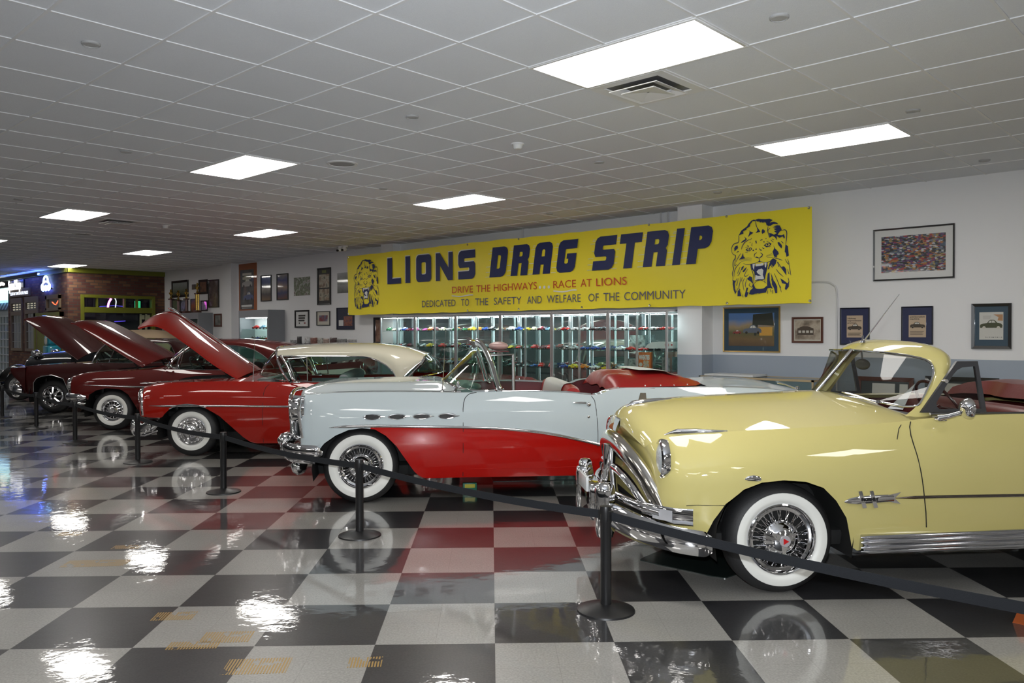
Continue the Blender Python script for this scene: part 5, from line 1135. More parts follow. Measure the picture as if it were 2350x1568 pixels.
    for x0, x1, zt_, zb_ in ((-5.122,-4.323,3.015,2.03),(-13.39,-12.575,3.02,2.043)):
        f = lambda P: [(x0 + (x1 - x0)*(x - 172)/1015 - ox, zt_ + (zb_ - zt_)*((y - 93) + (x - 680)*.0)/1335 - oz + (x - 680)*(.00004)) for x, y in P]
        lm = MB()
        for P in fills:
            q = f(P); lm.poly([(x, 0, z) for x, z in q])
        bmx = lm
        for w, P in strokes:
            q = f(rib(w, P)); n = len(q)//2; lm.grid([[(q[i][0], -.0006, q[i][1]), (q[-1-i][0], -.0006, q[-1-i][1])] for i in range(n)])
        o = lm.build('lion_emblem', NAVY, t, smooth=0, weld=False); o.location = (0, Y, 0)
        wm = MB()
        for P in whites: wm.poly([(x, 0, z) for x, z in f(P)])
        w_ = wm.build('lion_teeth', BWHT, o, smooth=0, weld=False); w_.location = (0, -.002, 0)
        ey = MB()
        for cx, cy, r in ((482,593,26),(800,560,28)): ey.poly([(p[0], 0, p[1]) for p in f([(cx + r*1.25*math.cos(k*PI/8), cy + r*.8*math.sin(k*PI/8)) for k in range(16)])])
        e_ = ey.build('lion_eyes', BYEL, o, smooth=0, weld=False); e_.location = (0, -.0015, 0)
        ey = MB()
        for cx, cy, r in ((485,592,15),(797,558,16)): ey.poly([(p[0], 0, p[1]) for p in f([(cx + r*math.cos(k*PI/8), cy + r*math.sin(k*PI/8)) for k in range(16)])])
        e2 = ey.build('lion_pupils', NAVY, o, smooth=0, weld=False); e2.location = (0, -.003, 0)
banner()

# ------------------------------------------------------------------ framed pictures
def art(name, kind, cols, sc=6.0, seed=0.0):
    """printed picture: procedural colour fields"""
    m = bpy.data.materials.new(name); m.use_nodes = True; nt = m.node_tree; b = nt.nodes['Principled BSDF']; L = nt.links.new
    tc = nd(nt, 'ShaderNodeTexCoord'); mp = nd(nt, 'ShaderNodeMapping'); mp.inputs['Location'].default_value = (seed, seed*.7, seed*1.3); L(tc.outputs['Object'], mp.inputs['Vector'])
    rp = nd(nt, 'ShaderNodeValToRGB'); rp.color_ramp.interpolation = 'CONSTANT' if kind in ('collage','print') else 'LINEAR'
    while len(rp.color_ramp.elements) < len(cols): rp.color_ramp.elements.new(.5)
    for i, (e, c) in enumerate(zip(rp.color_ramp.elements, cols)): e.position = i/len(cols) if kind in ('collage','print') else i/(len(cols) - 1); e.color = (*c, 1)
    if kind == 'collage':
        v = nd(nt, 'ShaderNodeTexVoronoi'); v.inputs['Scale'].default_value = sc; mp.inputs['Scale'].default_value = (1, 1, 2.2); L(mp.outputs[0], v.inputs['Vector']); sx = nd(nt, 'ShaderNodeSeparateColor'); L(v.outputs['Color'], sx.inputs[0]); L(sx.outputs[0], rp.inputs[0])
    elif kind == 'bands':
        sx = nd(nt, 'ShaderNodeSeparateXYZ'); L(tc.outputs['Generated'], sx.inputs[0]); n = nd(nt, 'ShaderNodeTexNoise'); n.inputs['Scale'].default_value = sc; n.inputs['Detail'].default_value = 6; L(mp.outputs[0], n.inputs['Vector'])
        L(math_(nt, 'ADD', sx.outputs[2], math_(nt, 'MULTIPLY', math_(nt, 'SUBTRACT', n.outputs['Fac'], .5), .35)), rp.inputs[0])
    else:
        n = nd(nt, 'ShaderNodeTexNoise'); n.inputs['Scale'].default_value = sc; n.inputs['Detail'].default_value = 5; L(mp.outputs[0], n.inputs['Vector'])
        r = nd(nt, 'ShaderNodeMapRange'); r.inputs[1].default_value = .3; r.inputs[2].default_value = .7; L(n.outputs['Fac'], r.inputs[0]); L(r.outputs[0], rp.inputs[0])
    L(rp.outputs[0], b.inputs['Base Color']); b.inputs['Roughness'].default_value = .45; b.inputs['Coat Weight'].default_value = .8; b.inputs['Coat Roughness'].default_value = .04
    return m
FB = mat('frame_black', (.012,.012,.013), .3, coat=.5); FBR = mat('frame_brown', (.09,.025,.012), .35); FGOLD = mat('frame_gold', (.42,.28,.09), .35, .6); FNAVY = mat('frame_navy', (.008,.010,.022), .3)
MWHITE = mat('mat_white', (.66,.66,.65), .7); MCREAM = mat('mat_cream', (.55,.52,.45), .7); MNAVY = mat('mat_navy', (.012,.018,.075), .4, coat=.8); MTEAL = mat('mat_teal', (.02,.055,.09), .45, coat=.8)
PAPER = mat('paper_tan', (.50,.38,.27), .6, coat=.6); PAPER2 = mat('paper_white', (.58,.57,.53), .6, coat=.6); INK = mat('print_ink', (.02,.017,.015), .5)
def picture(name, label, x0, x1, z0, z1, fm, fw, mm=None, mw=0.0, am=None, y=WALL, group='framed pictures on the wall', cat='picture', asp=True, rzx=None):
    W, H = x1 - x0, z1 - z0; t = thing(name, label, cat, ((x0 + x1)/2, y, z0), group=group)
    if fm:
        f = MB(); a, b = W/2, W/2 - fw
        O = [(-a,0),(a,0),(a,H),(-a,H)]; I = [(-b,fw),(b,fw),(b,H-fw),(-b,H-fw)]
        rows = [[(x, 0, z) for x, z in O], [(x, -.022, z) for x, z in O], [(x*.995, -.026, z) for x, z in O], [(x, -.020, z) for x, z in I], [(x, -.004, z) for x, z in I]]
        f.grid(rows, cv=True).build('frame', fm, t, smooth=0)
    if mm: MB().box(-W/2 + fw*.8, W/2 - fw*.8, -.008, -.002, fw*.8, H - fw*.8).build('mat_board', mm, t, smooth=0)
    if am:
        o = fw + mw; o_ = MB().box(-W/2 + o, W/2 - o, -.0105, -.001, 0, H - 2*o).build('picture_print', am, t, smooth=0); o_.location = (0, 0, o)
        o_.data.transform(Matrix.Scale(1, 4))
    return t
CARP = [(-.5,.14),(-.505,.25),(-.47,.32),(-.36,.355),(-.19,.375),(-.09,.515),(-.03,.545),(.13,.54),(.20,.48),(.27,.39),(.44,.35),(.5,.27),(.49,.14),(.40,.14),(.37,.21),(.32,.235),(.27,.21),(.24,.14),(-.24,.14),(-.27,.21),(-.32,.235),(-.37,.21),(-.40,.14)]
def print_car(t, cx, cz, w, m, y=-.012, flip=False, wm=None):
    s = -1 if flip else 1
    f = lambda P: [(cx + s*x*w, cz + z*w) for x, z in P]
    o = flat_curve([f(CARP)], m, 'printed_car', t, y)
    flat_curve([f([(-.13,.39),(-.065,.495),(.01,.51),(.01,.39)]), f([(.03,.39),(.03,.51),(.12,.505),(.20,.40)])], PAPER2, 'printed_windows', t, y - .0011)
    wl = [[(cx + s*a*w + .065*w*math.cos(k*PI/6), cz + .15*w + .065*w*math.sin(k*PI/6)) for k in range(12)] for a in (-.32,.32)]
    flat_curve(wl, wm or INK, 'printed_wheels', t, y - .0012); return o
def words(t, s, x, z, h, m=None, y=-.0125, bold=.02, w=None):
    o = text_mesh(s, 1.0, m or INK, bold=bold); xs = [v.co.x for v in o.data.vertices]; zs = [v.co.y for v in o.data.vertices]; k = h/.70; kx = (w/(max(xs) - min(xs))) if w else k
    for v in o.data.vertices: v.co = (v.co.x*kx + x, y + v.co.z*.3, v.co.y*k + z)
    o.name = 'printed_words'; o.parent = t; return o
def bars(t, x0, x1, z, n, h, gap, m=None, y=-.0125):
    flat_curve([rr(x0, x1 - (x1 - x0)*(.12*((i*37) % 5)/4), z - i*gap - h, z - i*gap) for i in range(n)], m or INK, 'printed_lines', t, y)
t = picture('framed_collage', 'large black framed collage of many small colourful cars, high on the right wall', -3.47, -2.59, 2.18, 2.79, FB, .018, MWHITE, .075, art('car_collage', 'collage', [(.02,.02,.025),(.30,.03,.03),(.03,.03,.03),(.35,.14,.04),(.05,.08,.12),(.45,.45,.48),(.10,.03,.12),(.02,.02,.02),(.30,.22,.08),(.14,.16,.20)], 34))
t = picture('framed_painting', 'gold framed painting of parked cars under a tree with blue sky', -5.44, -4.63, 1.31, 1.91, FGOLD, .016, MTEAL, .065, art('tree_painting', 'bands', [(.10,.06,.03),(.16,.10,.04),(.10,.10,.04),(.30,.22,.12),(.10,.20,.42),(.08,.20,.50)], 5))
print_car(t, .02, .22, .26, mat('slate_ink', (.10,.12,.16), .4)); print_car(t, -.20, .23, .12, mat('red_ink', (.22,.03,.03), .4)); flat_curve([[(.02,.34),(.03,.50),(.30,.52),(.32,.35),(.10,.36),(.075,.22),(.045,.22),(.05,.36)]], mat('tree_ink', (.025,.03,.02), .5), 'printed_tree', t, -.0118); flat_curve([rr(.12,.30,.22,.33)], mat('lit_garage_ink', (.55,.30,.05), .5), 'printed_garage', t, -.0116)
t = picture('framed_photograph', 'small sepia photograph of an old diner in a brown wood frame', -4.47, -4.07, 1.44, 1.765, FBR, .025, MCREAM, .015, art('sepia_photo', 'noise', [(.06,.045,.03),(.25,.20,.15),(.45,.38,.30),(.30,.25,.19)], 7))
flat_curve([[(-.13,.10),(.08,.10),(.08,.18),(.0,.21),(-.06,.21),(-.13,.18)]], mat('sepia_dark', (.07,.05,.035), .5), 'printed_building', t, -.0118); flat_curve([rr(-.115 + .05*i, -.08 + .05*i, .125, .155) for i in range(4)], MCREAM, 'printed_windows', t, -.013)
t = picture('framed_advert', 'framed tan advert with three heading lines on a navy mat, nearest the sepia photograph', -3.86, -3.51, 1.42, 1.87, FNAVY, .012, MNAVY, .0); MB().box(-.095,.095,-.0115,-.002,.09,.355).build('picture_print', PAPER, t, smooth=0)
words(t, 'Highway', -.085, .312, .018, w=.10); words(t, 'improvement', -.085, .286, .018, w=.165); words(t, 'program.', -.085, .258, .018, w=.11); print_car(t, 0, .165, .165, mat('brown_ink', (.06,.045,.03), .5), y=-.0128); bars(t, -.08, .08, .145, 4, .004, .010)
t = picture('framed_advert', 'framed tan advert with two heading lines on a navy mat, just behind the yellow header', -3.15, -2.81, 1.43, 1.87, FNAVY, .012, MNAVY, .0); MB().box(-.09,.095,-.0115,-.002,.085,.34).build('picture_print', PAPER, t, smooth=0)
words(t, 'anti-boredom', -.078, .312, .018, w=.16); words(t, 'machine.', -.078, .288, .018, w=.105); print_car(t, .005, .175, .16, mat('brown_ink'), y=-.0128, flip=True); bars(t, -.075, .075, .155, 5, .003, .010)
t = picture('framed_advert', 'framed advert with a green sedan on white paper, wide black frame, rightmost on the wall', -2.42, -2.035, 1.39, 1.885, FB, .032, MTEAL, .0); MB().box(-.115,.115,-.0115,-.002,.10,.40).build('picture_print', PAPER2, t, smooth=0)
print_car(t, 0, .20, .215, mat('green_ink', (.05,.055,.02), .4), y=-.0128, wm=MCREAM); words(t, 'O L D S M O B I L E', -.06, .122, .010, w=.165); flat_curve([[(.02,.375),(.11,.375),(.11,.305),(.06,.31),(.07,.345)]], mat('autumn_ink', (.42,.22,.10), .5), 'printed_foliage', t, -.0128); bars(t, -.08, .0, .36, 3, .005, .014, mat('grey_ink', (.35,.33,.32), .5))
# left part of the wall
CA = [(.03,.03,.05),(.25,.25,.30),(.12,.10,.10),(.40,.38,.36),(.06,.08,.16),(.20,.12,.08)]
picture('framed_poster', 'black framed picture strip of three scenes, directly right of the orange poster', -17.64, -17.17, 2.32, 2.94, FB, .022, None, .0, art('three_scenes', 'bands', [(.20,.12,.06),(.06,.05,.05),(.30,.28,.25),(.05,.08,.20),(.10,.14,.30)], 5))
picture('framed_poster', 'black framed picture strip, second to the right of the orange poster', -16.92, -16.43, 2.33, 2.94, FB, .022, None, .0, art('badge_scenes', 'bands', [(.15,.06,.04),(.04,.05,.14),(.30,.20,.14),(.05,.06,.18),(.25,.22,.20)], 6, 3))
picture('photo_board', 'unframed photo board of a dragster, right of the two narrow framed strips', -16.19, -15.54, 2.41, 2.82, None, 0, None, 0, art('dragster_photo', 'noise', [(.05,.05,.05),(.25,.24,.20),(.10,.14,.05),(.45,.44,.40),(.12,.05,.04)], 9))
t = picture('framed_poster', 'tall black framed poster with one big photo over two small ones', -15.24, -14.73, 2.18, 2.98, FB, .03, mat('mat_black', (.02,.02,.02), .5, coat=.6), 0)
for a, b, c, d in ((-.19,.19,.37,.66),(-.19,-.01,.09,.34),(.01,.19,.09,.34)): MB().box(a, b, -.012, -.004, c, d).build('picture_print', art('sepia_panel', 'noise', [(.10,.05,.03),(.30,.22,.15),(.45,.40,.30),(.05,.06,.04)], 10, a*5), t, smooth=0)
MB().box(-.08,.08,-.012,-.004,.69,.75).build('picture_print', mat('olive_print', (.12,.14,.03), .5), t, smooth=0)
picture('photo_board', 'grey photo board half hidden behind the left end of the yellow banner', -14.49, -13.78, 2.41, 2.84, None, 0, None, 0, art('grey_photo', 'bands', [(.10,.10,.09),(.30,.30,.30),(.16,.18,.14),(.40,.40,.42)], 6, 7))
t = picture('framed_notice', 'black framed white notice with three bold lines, lower row', -16.15, -15.58, 1.685, 2.08, FB, .035, MWHITE, 0); bars(t, -.14, .14, .29, 3, .035, .055); MB().box(-.13,-.09,-.012,-.004,.09,.12).build('printed_stamp', INK, t, smooth=0); MB().box(.08,.14,-.012,-.004,.09,.12).build('printed_stamp', mat('red_ink'), t, smooth=0)
picture('framed_print', 'thin framed small red picture with wide pale mat, lower row', -15.27, -14.77, 1.73, 2.04, FB, .014, MCREAM, .075, art('small_red_car', 'noise', [(.04,.05,.09),(.25,.04,.04),(.12,.14,.22),(.35,.30,.30)], 10))
t = picture('framed_poster', 'navy poster with a white square and red scenes, under the banner end', -14.51, -13.89, 1.64, 2.10, FNAVY, .012, mat('mat_ink_blue', (.018,.02,.05), .4, coat=.6), 0); MB().box(-.24,-.08,-.012,-.004,.08,.20).build('picture_print', MWHITE, t, smooth=0); MB().box(-.06,.24,-.012,-.004,.08,.28).build('picture_print', art('red_scenes', 'noise', [(.10,.03,.03),(.30,.10,.06),(.05,.05,.10)], 14), t, smooth=0)
t = picture('tall_poster', 'tall orange bordered dark poster with a blue truck at the bottom', -18.71, -17.85, 2.12, 3.27, None, 0, None, 0, mat('poster_orange', (.33,.085,.015), .5, coat=.4), cat='poster')
MB().box(-.36,.30,-.0125,-.002,.03,1.0).build('poster_panel', art('poster_dark', 'noise', [(.015,.015,.018),(.04,.04,.045),(.10,.10,.10)], 5), t, smooth=0); bars(t, -.24, .20, .92, 2, .06, .10, MCREAM, -.014); print_car(t, -.02, .52, .5, mat('grey_ink'), -.014); print_car(t, .05, .20, .48, mat('blue_ink', (.06,.08,.20), .4), -.015); bars(t, -.30, .22, .14, 1, .05, .08, MWHITE, -.014); bars(t, -.28, .2, .07, 1, .02, .08, mat('grey_ink'), -.014)
wl = [(-22.5,-21.48,2.555,3.02,'wide black framed picture above the trophies, far left on the white wall',FB,.06,'bands'),(-20.86,-20.37,2.60,2.98,'black framed reddish picture right of the tallest gold trophy',FB,.06,'noise'),(-20.32,-19.75,2.23,2.955,'tall dark framed picture left of the grey pilaster',FB,.035,'noise'),(-22.5,-22.05,2.15,2.52,'dark framed picture low behind the left trophies',FB,.04,'noise'),(-21.97,-21.52,2.11,2.465,'pale bordered picture behind the second trophy',FB,.02,'noise'),(-21.34,-21.0,2.11,2.49,'narrow sunset picture behind the tall gold trophy',FB,.015,'bands'),(-20.75,-20.38,2.15,2.43,'small white picture with purple spots, black frame',FB,.03,'print'),(-20.01,-19.62,1.73,2.065,'small brown framed photograph beside the grey cabinet',FBR,.04,'noise'),(-21.27,-21.05,2.74,2.88,'tiny unframed photograph on the white wall',None,0,'noise')]
pal = [[(.03,.04,.03),(.14,.17,.12),(.25,.28,.26),(.35,.38,.38)],[(.10,.04,.02),(.20,.09,.04),(.03,.02,.02)],[(.03,.02,.02),(.08,.05,.04),(.20,.18,.22)],[(.03,.04,.03),(.10,.12,.07),(.15,.14,.12)],[(.12,.12,.18),(.25,.24,.34),(.03,.03,.04)],[(.03,.01,.01),(.35,.10,.03),(.14,.12,.22)],[(.45,.44,.50),(.30,.26,.42),(.48,.48,.50)],[(.06,.06,.05),(.20,.20,.18),(.30,.29,.27)],[(.04,.05,.05),(.15,.13,.12)]]
for k, (a, b, c, d, l, fm, fw, kd) in enumerate(wl): picture('framed_picture' if fm else 'photo_board', l, a, b, c, d, fm, fw, None, 0, art('small_art', kd, pal[k], 7, k*1.7))
picture('framed_picture', 'tall black framed dark picture left of the lit glass cases', -13.22, -12.92, 1.34, 1.88, FB, .05, None, 0, art('small_art', 'noise', [(.05,.02,.02),(.20,.10,.06),(.30,.20,.15)], 7, 9))
cd_ = MB().tube(crom([(-5.58,9.962,2.20),(-4.4,9.962,2.20),(-4.08,9.962,2.20),(-3.95,9.962,2.16),(-3.90,9.962,2.04),(-3.90,9.962,1.5),(-3.90,9.962,.5)], 5), .012, 8); tag(cd_.build('conduit_pipe', mat('conduit_paint', (.60,.60,.61), .4)), 'thin white conduit bending down the wall right of the banner', 'pipe')
for x, l in ((-6.42,'thin vertical pipe above the right half of the banner, left one of the pair'),(-6.30,'thin vertical pipe above the right half of the banner, right one of the pair'),(-9.12,'thin vertical pipe above the middle of the banner')):
    tag(MB().cyl((x, 9.95, 2.6), (x, 9.95, CEIL), .015, 8).build('conduit_pipe', MATS['conduit_paint']), l, 'pipe')
# ------------------------------------------------------------------ glass display cases with model cars
ALU = mat('aluminium_profile', (.62,.63,.64), .32, .85); MIRROR = mat('mirror_back', (.1,.09,.08), .3); MIRR = mat('hazy_case_mirror', (.74,.80,.82), .02, .92)  # case mirror: bluish and slightly diffuse, light haze put into the material
SHELFG = glass('shelf_glass', (.80,.92,.90), 1.5, .03); LED = emitter('case_led', (.86,.95,1.0), 80.0); WLAM = mat('white_laminate', (.62,.63,.64), .4)
SH = [1.605, 1.315, 1.03, .74]
def case(x0, x1, label, last=False):
    t = thing('display_case', label, 'display case', (x0, 9.45, 0), group='row of glass display cases'); w = x1 - x0; d = .48
    MB().box(0, w, 0, d, 0, .50, .004).build('base_cabinet', mat('case_base', (.05,.05,.052), .4), t)
    fr = MB()
    for x in (.014, w - .014):
        for y in (.014, d - .014): fr.box(x - .014, x + .014, y - .014, y + .014, .50, 1.885)
    for z in (.515, 1.872):
        for y in (.014, d - .014): fr.box(.02, w - .02, y - .0135, y + .0135, z - .013, z + .013)
        for x in (.014, w - .014): fr.box(x - .0135, x + .0135, .02, d - .02, z - .013, z + .013)
    fr.build('frame', ALU, t, smooth=0)
    MB().box(.0, w, .0, d, 1.886, 1.892).build('top_panel', WLAM, t, smooth=0)
    MB().box(.03, w - .03, d - .012, d - .008, .53, 1.86).build('mirror_back_panel', MIRR, t, smooth=0)
    for z in SH:
        s = MB().box(.03, w - .03, .05, d - .03, z - .008, z, .001).build('glass_shelf', SHELFG, t, smooth=0)
    dr = [MB().box(.03, w/2 + .02, .006, .010, .53, 1.855).build('sliding_door', GLASS, t, smooth=0), MB().box(w/2 - .02, w - .03, .014, .018, .53, 1.855).build('sliding_door', GLASS, t, smooth=0)]
    for o, x in zip(dr, (w/2 + .01, w/2 - .01)): MB().box(x - .004, x + .004, .003, .020, .53, 1.855).build('door_edge', ALU, o, smooth=0)
    rl = MB()
    for x in (w*.40,): rl.box(x - .005, x + .005, d - .034, d - .020, .53, 1.86)
    rl.build('shelf_rail', ALU, t, smooth=0)
    if last: MB().box(w - .018, w - .012, .03, d - .03, .53, 1.86).build('side_glass', GLASS, t, smooth=0)
    lp = MB().box(.05, w - .05, .035, .075, 1.846, 1.858).build('light_housing', ALU, t, smooth=0); MB().box(.06, w - .06, .042, .068, 1.843, 1.8462).build('light_strip', LED, lp, smooth=0)
CX = [-12.35, -11.33, -10.24, -9.17, -8.07, -7.0, -6.0]
CN = ['leftmost glass display case, behind the cream roof', 'second glass display case from the left, above the cream roof tail', 'third glass display case from the left, behind the chrome windscreen pillar', 'fourth glass display case, behind the white convertible\'s vent window', 'fifth glass display case, above the white convertible\'s front seat', 'rightmost glass display case, above the red folded top boot']
for i in range(6): case(CX[i] + .002, CX[i+1] - .002, CN[i], i == 5)
def model_mesh(kind):
    """1:24 car about 19 cm long, x along its length"""
    L = .19; mb = MB(); rows = []
    prof = {0: [(0,.016,.022,.6),(.04,.012,.036,.86),(.20,.010,.043,1),(.34,.010,.046,1),(.46,.010,.064,.98),(.58,.010,.067,.97),(.74,.010,.054,1),(.90,.011,.047,.98),(1,.016,.040,.8)],
            1: [(0,.012,.020,.7),(.10,.009,.030,.95),(.30,.008,.036,1),(.42,.008,.040,1),(.52,.008,.052,.95),(.62,.008,.050,.92),(.72,.009,.044,1),(.92,.010,.046,1),(1,.014,.040,.9)],
            2: [(0,.016,.040,.85),(.05,.012,.050,.95),(.24,.010,.052,1),(.30,.010,.054,1),(.38,.010,.074,.96),(.66,.010,.074,.95),(.76,.010,.056,.98),(.95,.012,.054,.96),(1,.018,.046,.85)]}[kind]
    for u, z0, z1, w in prof:
        W = .040*w; top = .74 if z1 > .048 else .9; zs = z0 + (min(z1, .046) - z0)*.8
        rows.append([(u*L - L/2, y, z) for y, z in ((-W*.9,z0),(-W,z0 + .008),(-W,zs),(-W*top,z1 - .002),(-W*top*.6,z1),(W*top*.6,z1),(W*top,z1 - .002),(W,zs),(W,z0 + .008),(W*.9,z0))])
    mb.grid(rows, 0, cv=True).poly(rows[0]).poly(rows[-1])
    # cabin glass band
    for s in (-1, 1):
        mb.add([(L*(a - .5), s*(.0405 - b), z) for a, b, z in ((.44,.004,.047),(.50,.010,.060),(.60,.010,.062),(.70,.005,.049))], [[0,1,2,3]], 1)
        for a in (.20, .80): mb.lathe([(0,-.0015),(.009,-.001),(.0095,0)], (L*(a - .5), s*.0405, .0165), 'y', 12, 2, sgn=s*-1); mb.lathe([(.0095,-.001),(.0165,-.0005),(.0165,.010)], (L*(a - .5), s*.0405, .0165), 'y', 14, 1, sgn=s*-1)
    o = mb.build('model_car', [WHITEW, BLACK, CHROME], smooth=35); me = o.data; bpy.data.objects.remove(o); return me
MM = [model_mesh(k) for k in range(3)]
PAL = {'white': (.70,.70,.70), 'red': (.48,.02,.015), 'blue': (.02,.06,.30), 'yellow': (.68,.50,.03), 'orange': (.70,.20,.02), 'black': (.015,.015,.017), 'silver': (.42,.43,.45), 'green': (.03,.17,.06), 'pink': (.75,.14,.42), 'cream': (.62,.56,.40), 'maroon': (.16,.012,.02), 'light blue': (.20,.42,.60)}
PM = {k: mat('model_' + k.replace(' ', '_'), v, .25, coat=1.0) for k, v in PAL.items()}
def model_car(kind, col, loc, rz, label, group, sc=1.0):
    o = bpy.data.objects.new('model_car', MM[kind]); COL.objects.link(o); o.material_slots[0].link = 'OBJECT'; o.material_slots[0].material = PM[col]
    o.location = loc; o.rotation_euler = (0, 0, rz); o.scale = (sc, sc, sc); return tag(o, label, 'model car', group)
rng = random.Random(11)
ORD = ['first','second','third','fourth','fifth','sixth','seventh','eighth']; CASEN = ['leftmost','second','third','fourth','fifth','rightmost']; SHN = ['top','middle','lower']
seq = {(0,0): 'green cream silver blue maroon pink', (1,0): 'pink orange maroon cream white green', (2,0): 'green yellow orange blue black cream', (3,0): 'white blue yellow cream maroon light_blue', (4,0): 'red white white black black', (5,0): 'white white red white red',
       (0,1): 'black silver red black maroon green', (1,1): 'silver yellow black red black maroon', (2,1): 'black blue black silver yellow green', (3,1): 'yellow red silver red maroon red', (4,1): 'black silver blue blue blue', (5,1): 'white red red',
       (0,2): 'red yellow silver green black maroon', (1,2): 'orange yellow red black silver black', (2,2): 'black green silver black red black', (3,2): 'black black silver blue red red', (4,2): 'blue yellow orange white yellow', (5,2): 'cream green'}
seq = {k: [c.replace('_', ' ') for c in v.split()] for k, v in seq.items()}
for (ci, si), cols in seq.items():
    x0, x1 = CX[ci] + .05, CX[ci+1] - .05; n = len(cols) if ci < 5 or si == 0 else 5
    for k, c in enumerate(cols):
        x = x0 + (x1 - x0)*(k + .5)/n; side = (ci >= 4) or c == 'white'; rz = (rng.uniform(-.15, .15) if side else rng.uniform(-1.5, -.9)) + (PI if not side else 0)
        model_car(1 if (ci >= 4 and si == 0) else rng.randrange(3), c, (x, 9.58 + (0 if side else rng.uniform(-.02, .02)), SH[si]), rz,
                  '%s model car, %s from left on the %s shelf of the %s glass case' % (c, ORD[k], SHN[si], CASEN[ci]), 'model cars on the %s shelf of the %s glass case' % (SHN[si], CASEN[ci]), .95)
# other keepsakes in the rightmost case
t = thing('cereal_box', 'orange cereal box with white lettering on the lower shelf of the rightmost case', 'box', (-6.44, 9.56, SH[2]), .12)
OR = mat('cereal_orange', (.62,.13,.02), .4); MB().box(-.095, .095, 0, .06, 0, .265, .002).build('carton', OR, t)
words(t, 'WHEATIES', -.088, .165, .058, MWHITE, -.002, .05, .17); MB().box(-.02,.07,-.002,.0,.02,.15).build('printed_picture', art('box_photo', 'noise', [(.45,.06,.04),(.60,.30,.10),(.50,.45,.42),(.30,.10,.06)], 30), t, smooth=0); MB().lathe([(0,0),(.028,.0),(.028,.002)], (-.06,-.002,.09), 'y', 18).build('printed_bowl', MCREAM, t)
def photo_stand(x, z, w, h, label, rz=0.0):
    t = thing('photo_print', label, 'photograph', (x, 9.76, z), rz); MB().box(-w/2, w/2, 0, .006, 0, h).build('print', art('bw_photo', 'noise', [(.04,.04,.04),(.22,.22,.21),(.40,.40,.38),(.10,.10,.10)], 14, x), t, smooth=0); MB().box(-.02,.02,.006,.07,0,.006).build('stand', BLACK, t)
photo_stand(-6.70, SH[1], .24, .22, 'black and white photograph standing on the middle shelf of the rightmost case', .2); photo_stand(-6.73, SH[2], .26, .16, 'wide black and white photograph on the lower shelf, left of the cereal box'); photo_stand(-6.22, SH[2], .16, .19, 'dark engraved crystal photograph at the right end of the lower shelf', -.3)
t = thing('model_truck', 'white model transporter truck with red ring marks on the middle shelf of the rightmost case', 'model truck', (-6.22, 9.68, SH[1] + .0), 0)
tk = MB(); rows = [[(x, y*.05, z) for y, z in ((-1,.03),(-1,z1*.7),(-.8,z1),(.8,z1),(1,z1*.7),(1,.03))] for x, z1 in ((-.26,.05),(-.23,.085),(-.16,.12),(-.05,.125))]
tk.grid(rows).box(-.05,.20,-.05,.05,.035,.130,.003); tk.build('truck_body', PM['white'], t)
wm = MB()
for x in (-.20, -.08, .12, .17): wm.cyl((x, -.052, .018), (x, .052, .018), .018, 12)
wm.build('wheels', BLACK, t); rg = MB().lathe([(.020,-.051),(.032,-.051),(.032,-.049)], (.10,0,.085), 'y', 20).lathe([(0,-.051),(.012,-.051),(.012,-.049)], (.10,0,.085), 'y', 16).lathe([(0,-.051),(.014,-.051),(.014,-.049)], (.18,0,.085), 'y', 16); rg.build('ring_marks', PM['red'], t)
# ------------------------------------------------------------------ grey cabinets with lit windows
GCAB = mat('grey_cabinet_paint', (.24,.25,.27), .45); CABL = emitter('cabinet_lamp', (.95,.98,1.0), 30.0)
def cabinet(x0, x1, y0, label, lit=True):
    t = thing('display_cabinet', label, 'cabinet', (x0, y0, 0), group='grey display cabinets'); w = x1 - x0; d = WALL - .005 - y0; T = .05
    b = MB(); b.box(T, w - T, d - .02, d, .55, 1.93).box(0, T, 0, d, 0, 2.1).box(w - T, w, 0, d, 0, 2.1).box(T, w - T, .001, d, 1.93, 2.0995).box(T, w - T, .001, d, 0, .55); b.build('carcass', GCAB, t, smooth=0, weld=False)
    MB().box(T, w - T, d - .03, d - .021, .56, 1.92).build('back_lining', WLAM, t, smooth=0)
    for z in (1.66, 1.42, 1.18, .9): MB().box(T, w - T, .06, d - .03, z - .008, z).build('glass_shelf', SHELFG, t, smooth=0)
    MB().box(T, w - T, .006, .011, .56, 1.92).build('glass_door', GLASS, t, smooth=0)
    if lit: MB().box(.15, w - .15, .10, .15, 1.915, 1.929).build('light_strip', CABL, t, smooth=0)
cabinet(-17.95, -16.60, 9.55, 'grey cabinet with brightly lit model cars, under the orange poster'); cabinet(-22.25, -20.10, 9.58, 'grey cabinet with trophies on its top, farther left', lit=False)
for k, (x, c, kd) in enumerate(((-17.42,'red',0),(-17.10,'light blue',0),(-16.82,'cream',0))): model_car(kd, c, (x, 9.72, 1.66), .1, '%s model car on the top shelf of the lit grey cabinet' % c, 'model cars in the lit grey cabinet', 1.35)
for k, (x, c, kd) in enumerate(((-17.55,'black',1),(-17.30,'blue',1),(-17.08,'green',1),(-16.86,'red',1),(-16.74,'pink',1))):
    if c != 'pink': model_car(kd, c, (x, 9.70, 1.42), .15, '%s model car on the second shelf of the lit grey cabinet' % c, 'model cars in the lit grey cabinet', 1.1)
for k, (x, c, kd) in enumerate(((-17.36,'red',0),(-16.95,'blue',0))): model_car(kd, c, (x, 9.70, 1.18), 0, '%s model car on the third shelf of the lit grey cabinet' % c, 'model cars in the lit grey cabinet', 1.3)
GOLD = mat('trophy_gold', (.75,.52,.14), .18, 1.0); TWOOD = mat('trophy_wood', (.08,.03,.018), .4); TCOL = mat('trophy_column', (.20,.12,.11), .3, .4)
